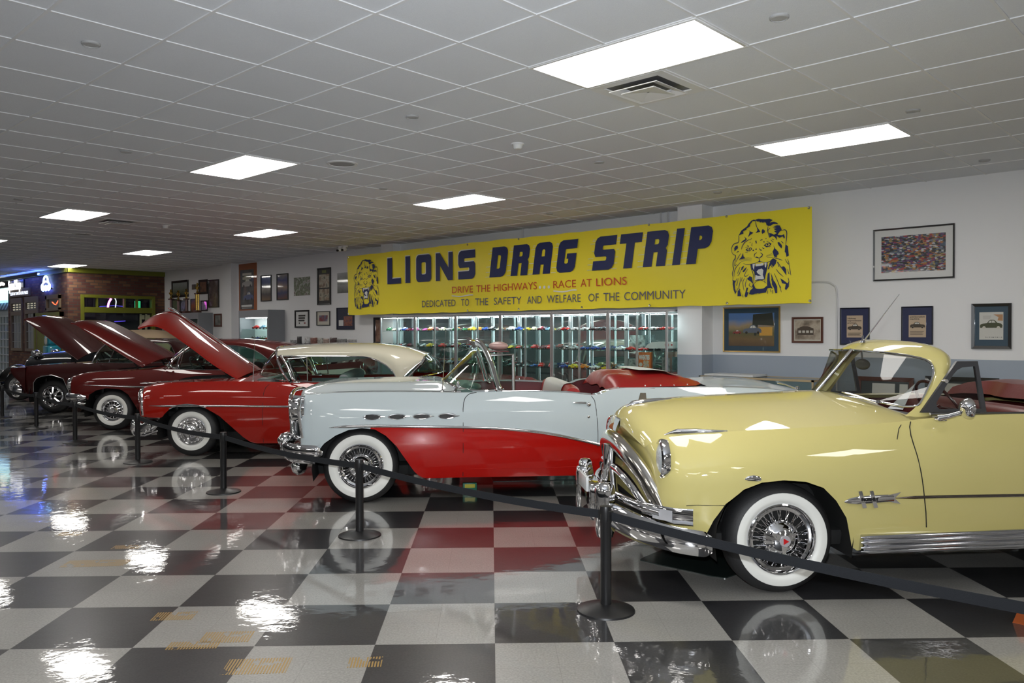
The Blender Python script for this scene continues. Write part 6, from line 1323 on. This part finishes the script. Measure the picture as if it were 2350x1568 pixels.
def trophy(x, h, label, fat=False, gold=False):
    t = thing('trophy', label, 'trophy', (x, 9.74, 2.1), group='trophies on the grey cabinet')
    MB().box(-.09,.09,-.07,.07,0,.06,.006).build('base', TWOOD, t); hc = h*.62
    cm = GOLD if gold else TCOL; c = MB()
    for dx in ((-.045,.045) if fat else (0,)): c.cyl((dx, 0, .06), (dx, 0, hc), .032 if not fat else .035, 12)
    c.build('column', cm, t); MB().box(-.09,.09,-.05,.05,hc,hc+.03,.006).build('top_plate', TWOOD, t)
    MB().lathe([(0,.0),(.04,.01),(.03,.03),(.012,.06),(.02,.09),(.05,.13),(.055,.17),(.0,.16)], (0,0,hc+.03), 'z', 16).tube([(-.02,0,hc+.18),(.0,0,hc+.26),(.03,0,h-.03),(-.02,0,h)], [.02,.03,.024,.012], 8).build('figure', GOLD, t)
trophy(-22.05,.62,'slim trophy at the far left end of the grey cabinet top, against the brick corner'); trophy(-21.60,.55,'trophy with gold top before the wide black frame'); trophy(-21.12,.58,'second trophy before the wide frame, dark column'); trophy(-20.48,.78,'tall trophy with twin bright gold columns', True, True)
# low cabinet with small things on it behind the cream roof
t = thing('low_cabinet', 'low grey cabinet against the wall behind the cream roofed hardtop', 'cabinet', (-16.05, 9.60, 0)); MB().box(0, 2.75, 0, .36, .06, 1.33, .01).build('carcass', GCAB, t); MB().box(.03, 2.72, .03, .33, 0, .06).build('plinth', BLACK, t, smooth=0)
for k in range(3): p = MB().box(.03 + k*.90, .91 + k*.90, -.012, 0, .10, 1.28, .004).build('door', GCAB, t); MB().cyl((.86 + k*.90, -.03, .75), (.86 + k*.90, -.03, .87), .006, 8).build('handle', CHROME, p)
its = [(-15.86,.20,.085,(.30,.30,.31),'grey heap of small parts at the left end of the low cabinet'),(-15.62,.12,.16,(.03,.03,.035),'black camera like box on the low cabinet'),(-15.30,.16,.15,(.60,.60,.60),'white framed card on the low cabinet'),(-15.05,.20,.14,(.25,.10,.08),'red edged card on the low cabinet'),(-14.80,.16,.13,(.45,.44,.40),'pale booklet on the low cabinet'),(-14.58,.16,.12,(.40,.30,.26),'tan booklet on the low cabinet'),(-14.32,.20,.14,(.06,.03,.03),'dark red photo frame on the low cabinet'),(-14.02,.30,.12,(.20,.20,.20),'black and white photo strip on the low cabinet'),(-13.66,.26,.11,(.33,.32,.31),'grey photo strip at the right end of the low cabinet')]
for x, w, h, c, l in its:
    t = thing('small_keepsake', l, 'keepsake', (x, 9.74, 1.33), group='small things on the low cabinet'); MB().box(-w/2, w/2, -.02, .03, 0, h, .004).build('card', art('card_print', 'noise', [tuple(q*.4 for q in c), c, tuple(min(1, q*1.3) for q in c)], 22, x), t); MB().box(-w/2 - .006, w/2 + .006, -.024, .034, 0, .012).build('foot', BLACK, t, smooth=0)
# ------------------------------------------------------------------ glass counter and leaning frames behind the yellow car
TANW = mat('tan_trim', (.42,.33,.20), .4); BGREY = mat('counter_grey', (.22,.26,.31), .4)
t = thing('glass_counter', 'low glass topped counter with tan edge trim, against the wall between pilaster and yellow car', 'counter', (-5.45, 9.34, 0))
MB().box(0, 1.52, 0, .50, .08, .62, .004).build('base', BGREY, t); MB().box(.04, 1.48, .04, .46, 0, .08).build('plinth', BLACK, t, smooth=0)
f = MB()
for x in (0, 1.50):
    for y in (0, .48): f.box(x, x + .02, y, y + .02, .62, 1.0)
for y in (0, .475): f.box(0, 1.52, y, y + .025, .985, 1.01)
for x in (0, 1.495): f.box(x, x + .025, 0, .50, .985, 1.01)
f.build('trim_frame', TANW, t, smooth=0); MB().box(.02, 1.5, .02, .48, 1.0, 1.006).build('glass_top', GLASS, t, smooth=0); MB().box(.02, 1.5, .006, .01, .63, .985).build('glass_front', GLASS, t, smooth=0); MB().box(.02, 1.5, .475, .48, .63, .985).build('back_panel', BGREY, t, smooth=0)
tag(MB().box(-5.40, -4.72, 9.39, 9.79, 1.011, 1.035, .004).build('white_panel', WLAM), 'white flat panel lying on the left half of the glass counter', 'panel')
t = thing('side_table', 'low wooden table along the wall, hidden behind the yellow convertible', 'table', (-3.75, 9.55, 0)); MB().box(0, 1.75, 0, .38, .60, .64, .006).build('table_top', TANW, t)
for x in (.05, 1.70):
    for y in (.05, .33): MB().box(x - .025, x + .025, y - .025, y + .025, 0, .60).build('leg', TANW, t, smooth=0)
for x0, x1, zt_, fm, l in ((-3.64,-3.0,1.045,FBR,'brown frame with white sheets leaning on the wall, seen through the windscreen'),(-2.88,-2.14,1.075,FB,'black frame with white sheets leaning on the wall, seen past the vent window')):
    t = picture('leaning_frame', l, x0, x1, .642, zt_, fm, .05, mat('mat_dark_green', (.02,.03,.03), .5, coat=.5), 0, y=9.90, group='frames leaning against the wall'); w = x1 - x0; h = zt_ - .642; t.rotation_euler = (math.radians(-6), 0, 0)
    for a, b in ((-w*.22, w*.18), (w*.26, w*.40)): MB().box(a, b, -.012, -.004, h*.45, h - .075).build('sheet', PAPER2, t, smooth=0)
# ------------------------------------------------------------------ stanchions and belts
BLK = mat('stanchion_black', (.010,.010,.011), .38); BELT = mat('belt_webbing', (.008,.010,.014), .85, bump=.2, bscale=300)
ST = [(-.35,3.55),(-2.755,3.70),(-5.175,3.755),(-7.58,3.86),(-10.08,4.03),(-12.59,4.15),(-14.90,4.32),(-17.25,4.43)]
SN = ['outside the right edge of the photo','nearest the camera, in front of the yellow convertible\'s bumper','before the white convertible\'s front wheel','in front of the bright red hardtop','before the bright red hardtop\'s bumper','in front of the maroon hardtop\'s bumper','before the dark maroon hardtop\'s wheel','at the left edge of the photo']
def stanchion(x, y, l):
    t = thing('stanchion', 'short black belt post ' + l, 'stanchion', (x, y, 0), math.atan2(.06, -1), 'black belt barrier posts')
    MB().lathe([(0,.042),(.04,.040),(.10,.026),(.150,.015),(.163,.010),(.166,.0),(0,0)], (0,0,0), 'z', 48).build('base', BLK, t)
    MB().lathe([(.031,.03),(.031,.50),(.034,.505),(.034,.585),(.031,.597),(.0,.600)], (0,0,0), 'z', 28).build('post', BLK, t)
    MB().box(-.042,-.030,-.02,.02,.515,.575,.004).box(.030,.042,-.02,.02,.515,.575,.004).build('belt_head', BLACK, t)
for (x, y), l in zip(ST, SN): stanchion(x, y, l)
for k in range(len(ST) - 1):
    a, b = Vector((*ST[k], .545)), Vector((*ST[k+1], .545)); d = (b - a).normalized(); rows = []
    for i in range(25):
        s = i/24; p = (a + d*.0435).lerp(b - d*.0435, s) - Vector((0, 0, .03*4*s*(1 - s))); n = Vector((-d.y, d.x, 0))*.0012
        rows.append([p + n + Vector((0,0,.024)), p + n - Vector((0,0,.024)), p - n - Vector((0,0,.024)), p - n + Vector((0,0,.024))])
    bl = ['leaving the right edge of the photo','between the nearest post and the one before the white convertible','between the posts before the white convertible and the bright red hardtop','crossing the bright red hardtop\'s front wheel','left of the bright red hardtop, before its bumper','crossing the maroon hardtop\'s front wheel','at the far left, before the dark maroon hardtop'][k]
    tag(MB().grid(rows, cv=True).build('barrier_belt', BELT), 'black webbing belt ' + bl, 'belt', 'barrier belts')
# ------------------------------------------------------------------ things on the floor
t = MB().extr([(p.x, p.y, .0) for p in crom([(-3.20,4.74,0),(-3.12,4.67,0),(-2.8,4.67,0),(-2.58,4.69,0),(-2.54,4.78,0),(-2.50,5.35,0),(-2.58,5.42,0),(-3.1,5.42,0),(-3.2,5.34,0)], 4, True)], (0,0,.006)).build('drip_mat', mat('drip_mat_rubber', (.018,.026,.024), .18), smooth=0); tag(t, 'dark glossy drip mat on the floor under the yellow convertible\'s nose', 'mat')
mt = MB().box(-.75,.75,-.55,.55,0,.006).build('drip_mat', mat('drip_tray_metal', (.06,.075,.075), .12, .6), smooth=0); mt.location = (-5.93, 7.0, 0); mt.rotation_euler = (0,0,math.radians(49.5)); tag(mt, 'dark shiny drip tray on the floor under the white and red convertible', 'mat')
t = thing('battery_charger', 'small green and yellow box on the floor under the white and red convertible', 'charger', (-5.78, 5.52, 0), math.radians(49.5)); MB().box(-.07,.07,-.03,.03,0,.095,.006).build('case', mat('charger_green', (.01,.16,.09), .4), t); MB().box(-.05,.05,-.032,-.029,.05,.085).build('label_panel', mat('charger_yellow', (.55,.50,.03), .4), t, smooth=0)
tag(MB().extr([(-1.02,5.05,0),(-.80,5.05,0),(-.80,5.05,.10),(-.985,5.05,.10)], (0,.14,0)).build('wheel_chock', mat('chock_orange', (.50,.11,.02), .5), smooth=0), 'orange wedge on the floor at the right edge of the photo', 'chock')
def residue():
    m = bpy.data.materials.new('tape_glue'); m.use_nodes = True; nt = m.node_tree; b = nt.nodes['Principled BSDF']; L = nt.links.new
    tc = nd(nt, 'ShaderNodeTexCoord'); w = nd(nt, 'ShaderNodeTexWave'); w.inputs['Scale'].default_value = 22; w.inputs['Distortion'].default_value = .6; L(tc.outputs['Object'], w.inputs['Vector'])
    n = nd(nt, 'ShaderNodeTexNoise'); n.inputs['Scale'].default_value = 9; L(tc.outputs['Object'], n.inputs['Vector'])
    L(math_(nt, 'MULTIPLY', math_(nt, 'GREATER_THAN', w.outputs['Fac'], .45), math_(nt, 'MULTIPLY', math_(nt, 'GREATER_THAN', n.outputs['Fac'], .42), .75)), b.inputs['Alpha'])
    b.inputs['Base Color'].default_value = (.40,.25,.07,1); b.inputs['Roughness'].default_value = .35; return m
RES = residue()
RESL = [(-5.89,2.07,.42,.16,'long tan striped tape mark far left on the light tiles'),(-6.90,2.23,.18,.12,'small tan tape mark at the left, nearest the blue neon reflection'),(-4.47,1.98,.22,.13,'tan striped tape mark on a light tile corner, upper of the middle three'),(-3.96,2.03,.26,.15,'tan striped tape mark in the middle of the light tile at lower left'),(-3.98,1.86,.25,.10,'faint tan tape mark on the edge of the light tile at lower left'),(-3.51,1.95,.30,.18,'tan striped tape mark nearest the bottom edge of the photo'),(-3.17,2.33,.16,.12,'tan tape mark at a tile corner near the bottom, rightmost one'),(-6.17,2.38,.20,.10,'faint tan tape mark beside the long one at the left')]
for x, y, w, h, l in RESL:
    o = MB().box(-w/2, w/2, -h/2, h/2, 0, .0008).build('tape_residue', RES, smooth=0); o.location = (x, y, .0002); o.rotation_euler = (0, 0, FY + .05); tag(o, l, 'floor mark', 'striped tape marks on the floor')
# ------------------------------------------------------------------ brick shop in the far corner
def brick():
    m = bpy.data.materials.new('old_brick'); m.use_nodes = True; nt = m.node_tree; b = nt.nodes['Principled BSDF']; L = nt.links.new
    tc = nd(nt, 'ShaderNodeTexCoord'); sx = nd(nt, 'ShaderNodeSeparateXYZ'); L(tc.outputs['Object'], sx.inputs[0]); cb = nd(nt, 'ShaderNodeCombineXYZ'); L(math_(nt, 'ADD', sx.outputs[0], sx.outputs[1]), cb.inputs[0]); L(sx.outputs[2], cb.inputs[1])
    br = nd(nt, 'ShaderNodeTexBrick'); br.inputs['Scale'].default_value = 1.0; br.inputs['Brick Width'].default_value = .21; br.inputs['Row Height'].default_value = .075; br.inputs['Mortar Size'].default_value = .007; br.inputs['Bias'].default_value = -.35
    br.inputs['Color1'].default_value = (.085,.026,.018,1); br.inputs['Color2'].default_value = (.23,.12,.055,1); br.inputs['Mortar'].default_value = (.055,.045,.04,1); L(cb.outputs[0], br.inputs['Vector']); L(br.outputs['Color'], b.inputs['Base Color'])
    bp = nd(nt, 'ShaderNodeBump'); bp.inputs['Strength'].default_value = .5; bp.inputs['Distance'].default_value = .01; L(br.outputs['Fac'], bp.inputs['Height']); bp.invert = True; L(bp.outputs[0], b.inputs['Normal']); b.inputs['Roughness'].default_value = .8; return m
BRK = brick(); OLV = mat('olive_paint', (.155,.165,.012), .45); BRNP = mat('brown_trim', (.17,.12,.07), .5); SHOPD = mat('shop_dark', (.02,.02,.03), .6)
XS, YS = -23.0, 7.43
struct('wall_shop_side', MB().box(XS - .2, XS, YS, 7.74, 0, CEIL).box(XS - .2, XS, 9.70, WALL, 0, CEIL).box(XS - .2, XS, 7.74, 9.70, 0, .9).box(XS - .2, XS, 7.74, 9.70, 2.60, CEIL), BRK, smooth=0)
struct('wall_shop_front', MB().box(-28.2, XS - .2, YS, YS + .2, 0, CEIL), BRK, smooth=0)
struct('trim_5', MB().box(XS, XS + .05, YS - .05, WALL, 3.17, CEIL, .01).box(-28.2, XS + .05, YS - .05, YS, 3.17, CEIL, .01), OLV, smooth=0)
struct('wall_shop_inside', MB().box(-24.6, -24.5, 7.63, WALL, 0, CEIL).box(-24.5, XS - .2, 7.63, 7.66, 0, CEIL).box(-24.5, XS - .2, WALL - .03, WALL, 0, CEIL), SHOPD, smooth=0)
w1 = MB()
for a, b, c, d in ((7.74,7.83,.9,2.60),(9.61,9.70,.9,2.60),(7.83,9.61,2.52,2.60),(7.83,9.61,2.12,2.27),(7.83,9.61,.9,1.0)): w1.box(XS - .14, XS + .03, a, b, c, d, .006)
for y in (8.165, 8.88, 9.215): w1.box(XS - .10, XS, y - .02, y + .02, 2.27, 2.52)
w1o = struct('window_1', w1, OLV, smooth=0); pg = MB().box(XS - .07, XS - .066, 7.83, 9.61, 2.27, 2.52).build('pane', GLASS, w1o, smooth=0); MB().box(XS - .07, XS - .066, 7.83, 9.61, 1.0, 2.12).build('pane', GLASS, w1o, smooth=0)
sg = MB()
for y0 in (9.29, 9.44): sg.box(XS - .05, XS - .02, y0, y0 + .05, 1.0, 2.10).box(XS - .045, XS - .025, y0 + .05, y0 + .13, 1.05, 1.4).box(XS - .045, XS - .025, y0 + .05, y0 + .13, 1.95, 2.08)
sg.build('shutter', mat('shutter_pale', (.40,.42,.27), .5), w1o, smooth=0)
PINK = emitter('neon_pink', (1.0, .12, .85), 9.0); NWHITE = emitter('neon_white', (.92,.94,1.0), 1.7); BLUE = emitter('neon_blue', (.08,.16,1.0), 26.0); GRN = emitter('neon_green', (.05,.6,.25), .8); NRED = emitter('neon_red', (1.0,.08,.03), 5.0); VIO = emitter('neon_violet', (.12,.08,.8), .8)
t = thing('neon_sign', 'pink and white neon tube sign behind the olive transom window', 'neon sign', (-23.3, 8.6, 2.25)); MB().tube(crom([(0,-.06,.02),(0,-.03,.16),(0,.03,.27)], 4), .026, 8).build('pink_tube', PINK, t); MB().tube(crom([(0,.13,.28),(0,.16,.20),(0,.14,.02)], 4), .012, 8).build('white_tube', NWHITE, t); MB().cyl((0,.02,.28),(0,.02,.9),.006,6).build('hanger', BLACK, t)
t = thing('neon_sign', 'dim green glowing sign at the right end of the transom window', 'neon sign', (-23.5, 9.42, 2.28)); MB().box(-.01,.01,-.08,.08,0,.2,.004).build('panel', GRN, t); MB().cyl((0,0,.2),(0,0,.95),.006,6).build('hanger', BLACK, t)
t = thing('neon_sign', 'dim violet tube deep inside the brick shop', 'neon sign', (-24.2, 8.95, 1.9)); MB().tube([(0,-.3,.42),(0,.1,.46),(0,.35,.44)], .012, 6).tube([(0,.1,.0),(0,.4,.02)], .014, 6).build('tube', VIO, t); MB().cyl((0,0,.44),(0,0,1.3),.006,6).build('hanger', BLACK, t)
def shop_window(n, x0, x1, z0, zt_, top, m, lit):
    f = MB(); f.box(x0, x0 + .07, YS - .05, YS, z0, zt_).box(x1 - .07, x1, YS - .05, YS, z0, zt_).box(x0 + .07, x1 - .07, YS - .05, YS, zt_ - .16, zt_).box(x0 + .07, x1 - .07, YS - .05, YS, top - .05, top + .07).box(x0 + .07, x1 - .07, YS - .05, YS, z0, z0 + .08)
    o = struct('window_%d' % n, f, m, smooth=0); MB().box(x0 + .07, x1 - .07, YS - .012, YS - .006, z0 + .08, zt_ - .16).build('pane', mat('shop_pane', (.03,.032,.035), .06, coat=1.0), o, smooth=0)
    g = MB(); W = x1 - x0 - .14
    for k in range(3):
        for j in range(3): g.box(x0 + .07 + W*(k + .22)/3, x0 + .07 + W*(k + .85)/3, YS - .016, YS - .013, top + .10 + (zt_ - .26 - top)*(j + .1)/3, top + .10 + (zt_ - .26 - top)*(j + .62)/3)
    g.build('lit_panes', emitter('shop_lamp_glow', (1.0,.92,.70), .35), o, smooth=0)
    g = MB()
    for k in (1, 2): g.box(x0 + .07 + W*k/3 - .008, x0 + .07 + W*k/3 + .008, YS - .02, YS - .012, z0 + .08, top - .05)
    for j in (1, 2, 3): z = z0 + (top - z0)*j/4; g.box(x0 + .07, x1 - .07, YS - .02, YS - .012, z - .008, z + .008)
    g.build('muntins', mat('muntin_pale', (.28,.30,.28), .5), o, smooth=0)
shop_window(2, -27.80, -26.73, 1.05, 2.62, 2.15, BRNP, True); shop_window(3, -26.45, -25.36, 1.05, 2.62, 2.18, BRNP, True)
f = MB(); f.box(-24.62,-23.5,YS-.05,YS,2.50,2.62).box(-24.62,-23.5,YS-.05,YS,2.18,2.26).box(-24.62,-24.52,YS-.05,YS,2.2,2.6).box(-23.58,-23.5,YS-.05,YS,2.2,2.6); o = struct('window_4', f, BRNP, smooth=0); MB().box(-24.52,-23.58,YS-.012,YS-.006,2.26,2.5).build('pane', MATS['shop_pane'], o, smooth=0); MB().tube([(-24.15,YS-.02,2.42),(-24.0,YS-.02,2.36),(-23.85,YS-.02,2.34)], .008, 6).tube([(-23.8,YS-.02,2.37),(-23.66,YS-.02,2.45)], .008, 6).build('red_glow', NRED, o)
f = MB(); f.box(-25.6,-25.45,YS-.06,YS,0,2.14).box(-23.45,-23.3,YS-.06,YS,0,2.14).box(-25.6,-23.3,YS-.06,YS,2.0,2.14); o = struct('door_1', f, OLV, smooth=0); MB().box(-25.45,-24.45,YS-.04,YS-.002,0,2.0).build('door_leaf', OLV, o, smooth=0); MB().box(-24.45,-23.45,YS-.02,YS-.002,0,2.0).build('doorway', SHOPD, o, smooth=0); MB().box(-23.80,-23.50,YS-.05,YS-.02,.1,2.0).build('side_leaf', mat('shutter_pale'), o, smooth=0)
t = thing('shop_sign', 'lit white script shop sign above the far brick shop windows', 'sign', (-27.0, YS - .02, 2.65)); MB().box(-.95,.98,-.03,.02,.0,.24,.006).build('sign_board', BRNP, t, smooth=0); MB().box(-.90,.45,-.02,.02,.26,.50,.01).build('sign_back', BLACK, t, smooth=0)
o = text_mesh('Speed Shop', .33, NWHITE, bold=.003, ext=.01); o.name = 'lit_letters'; o.parent = t; o.rotation_euler = (PI/2, 0, 0); o.location = (-.92, -.05, .22); o.data.transform(Matrix(((.78,.16,0,0),(0,1.25,0,0),(0,0,1,0),(0,0,0,1))))
o = text_mesh('CUSTOM TUNE & AUTO PARTS', .12, emitter('sub_letter_glow', (.75,.82,1.0), 1.6), bold=.004); o.name = 'small_letters'; o.parent = t; o.rotation_euler = (PI/2, 0, 0); o.location = (-.78, -.034, .06)
t = thing('neon_sign', 'bright blue neon sign on the dark brick above the shop door', 'neon sign', (-24.52, YS - .06, 2.72)); NB2 = emitter('neon_ice', (.25,.5,1.0), 12.0)
MB().tube(crom([(-.30,0,.04),(-.34,0,.16),(-.20,0,.24),(-.14,0,.36),(.0,0,.42),(.14,0,.36),(.20,0,.24),(.34,0,.16),(.30,0,.04)], 4), .022, 8).tube(crom([(-.14,0,.24),(0,0,.28),(.14,0,.24)], 4), .018, 8).build('outline_tube', NB2, t)
lm = MB()
for x in (-.22, 0, .22): lm.tube([(x + .07*math.cos(k*PI/6), 0, .09 + .07*math.sin(k*PI/6)) for k in range(12)], .018, 8, closed=True)
lm.build('lamp_tubes', BLUE, t); MB().box(-.34,.34,.02,.05,.05,.09).build('backing_bar', BLACK, t)
t = thing('neon_tube', 'blue neon tube along the top of the brick shop front', 'neon sign', (-26.2, YS - .20, 3.20)); MB().cyl((-1.9,0,0),(1.6,0,0),.016,8).build('tube', BLUE, t)
br_ = MB()
for x in (-1.5, -.3, 1.0): br_.box(x - .01, x + .01, -.05, .15, -.03, -.015)
br_.box(-1.9,1.6,-.05,-.04,-.06,.04).build('shield', BLACK, t)
# neighbouring white shop at the left edge
struct('wall_shop_white', MB().box(-34.9, -28.2, YS + .10, YS + .25, 0, 3.0), mat('shop_white', (.45,.47,.47), .5), smooth=0)
f = MB()
for x in np.linspace(-31.0, -28.35, 9): f.box(x - .015, x + .015, YS + .05, YS + .10, .42, 2.10)
for z in np.linspace(.42, 2.10, 8): f.box(-31.0, -28.35, YS + .05, YS + .10, z - .015, z + .015)
o = struct('window_5', f, mat('white_muntin', (.55,.58,.58), .4), smooth=0); MB().box(-31.0, -28.35, YS + .085, YS + .095, .42, 2.10).build('pane', mat('teal_pane', (.06,.12,.11), .08, coat=1.0), o, smooth=0)
t = thing('awning', 'grey striped scalloped awning strip at the left edge of the photo', 'awning', (-29.6, YS + .08, 2.30)); 
for k in range(16): MB().extr([(-1.3 + k*.165, -.12, .0),(-1.3 + k*.165 + .15, -.12, .0),(-1.3 + k*.165 + .15, -.02, .22),(-1.3 + k*.165, -.02, .22)], (0,.01,0)).build('stripe', mat('awning_grey' if k % 2 else 'awning_dark', (.28,.28,.29) if k % 2 else (.06,.06,.06), .8), t, smooth=0)
t = thing('lit_sign', 'glowing white and teal box sign at the left edge of the photo', 'sign', (-29.3, YS, 2.58)); MB().box(-.9,.95,-.05,.08,0,.38,.02).build('sign_face', emitter('sign_teal_glow', (.65,1.0,.95), 1.3), t); MB().box(-.95,1.0,-.06,.09,-.06,0.0,.01).build('sign_rail', emitter('sign_blue_glow', (.25,.6,1.0), 2.0), t); MB().tube([(.55,-.08,.50),(.75,-.08,.52),(.92,-.08,.50)], .05, 8).build('lamp', emitter('warm_lamp', (1,.9,.75), 3.0), t)

GPT = mat('pump_teal', (.01,.20,.28), .3, coat=.6)
t = thing('fuel_pump', 'teal old fuel pump before the brick shop, glimpsed over the black vintage car', 'fuel pump', (-23.35, 7.15, 0)); MB().box(-.22,.22,-.16,.16,.05,1.25,.04).build('cabinet', GPT, t); MB().box(-.26,.26,-.19,.19,0,.06,.01).build('base', BLACK, t)
MB().box(-.20,.20,-.14,.14,1.25,1.50,.06,seg=4).build('dial_head', GPT, t); MB().lathe([(0,-.004),(.09,-.004),(.10,0)], (0,-.142,1.37), 'y', 24).build('dial', MCREAM, t); MB().tube(crom([(.22,0,1.0),(.32,-.05,.8),(.33,-.1,.45),(.26,-.1,.75)], 5), .014, 8).build('hose', BLACK, t)
t = thing('slatted_rack', 'cream slatted rack before the olive shop window, between the raised hoods', 'rack', (-22.55, 7.95, 0), math.radians(70)); rk = MB()
for z in (1.60, 1.44, 1.26, 1.0, .7, .4): MB().box(-.35,.35,-.14,.14,z-.03,z,.006).build('slat', mat('rack_cream', (.50,.38,.25), .5), t)
for x in (-.33,.33): MB().box(x-.02,x+.02,-.02,.02,0,1.57).build('upright', BLACK, t, smooth=0)
tag(MB().ell((0,0,.101),(.10,.12,.10),18,12).build('helmet', GPT, loc=(-22.55-.06, 7.95-.2, 1.6012)), 'teal round helmet on top of the cream slatted rack', 'helmet')
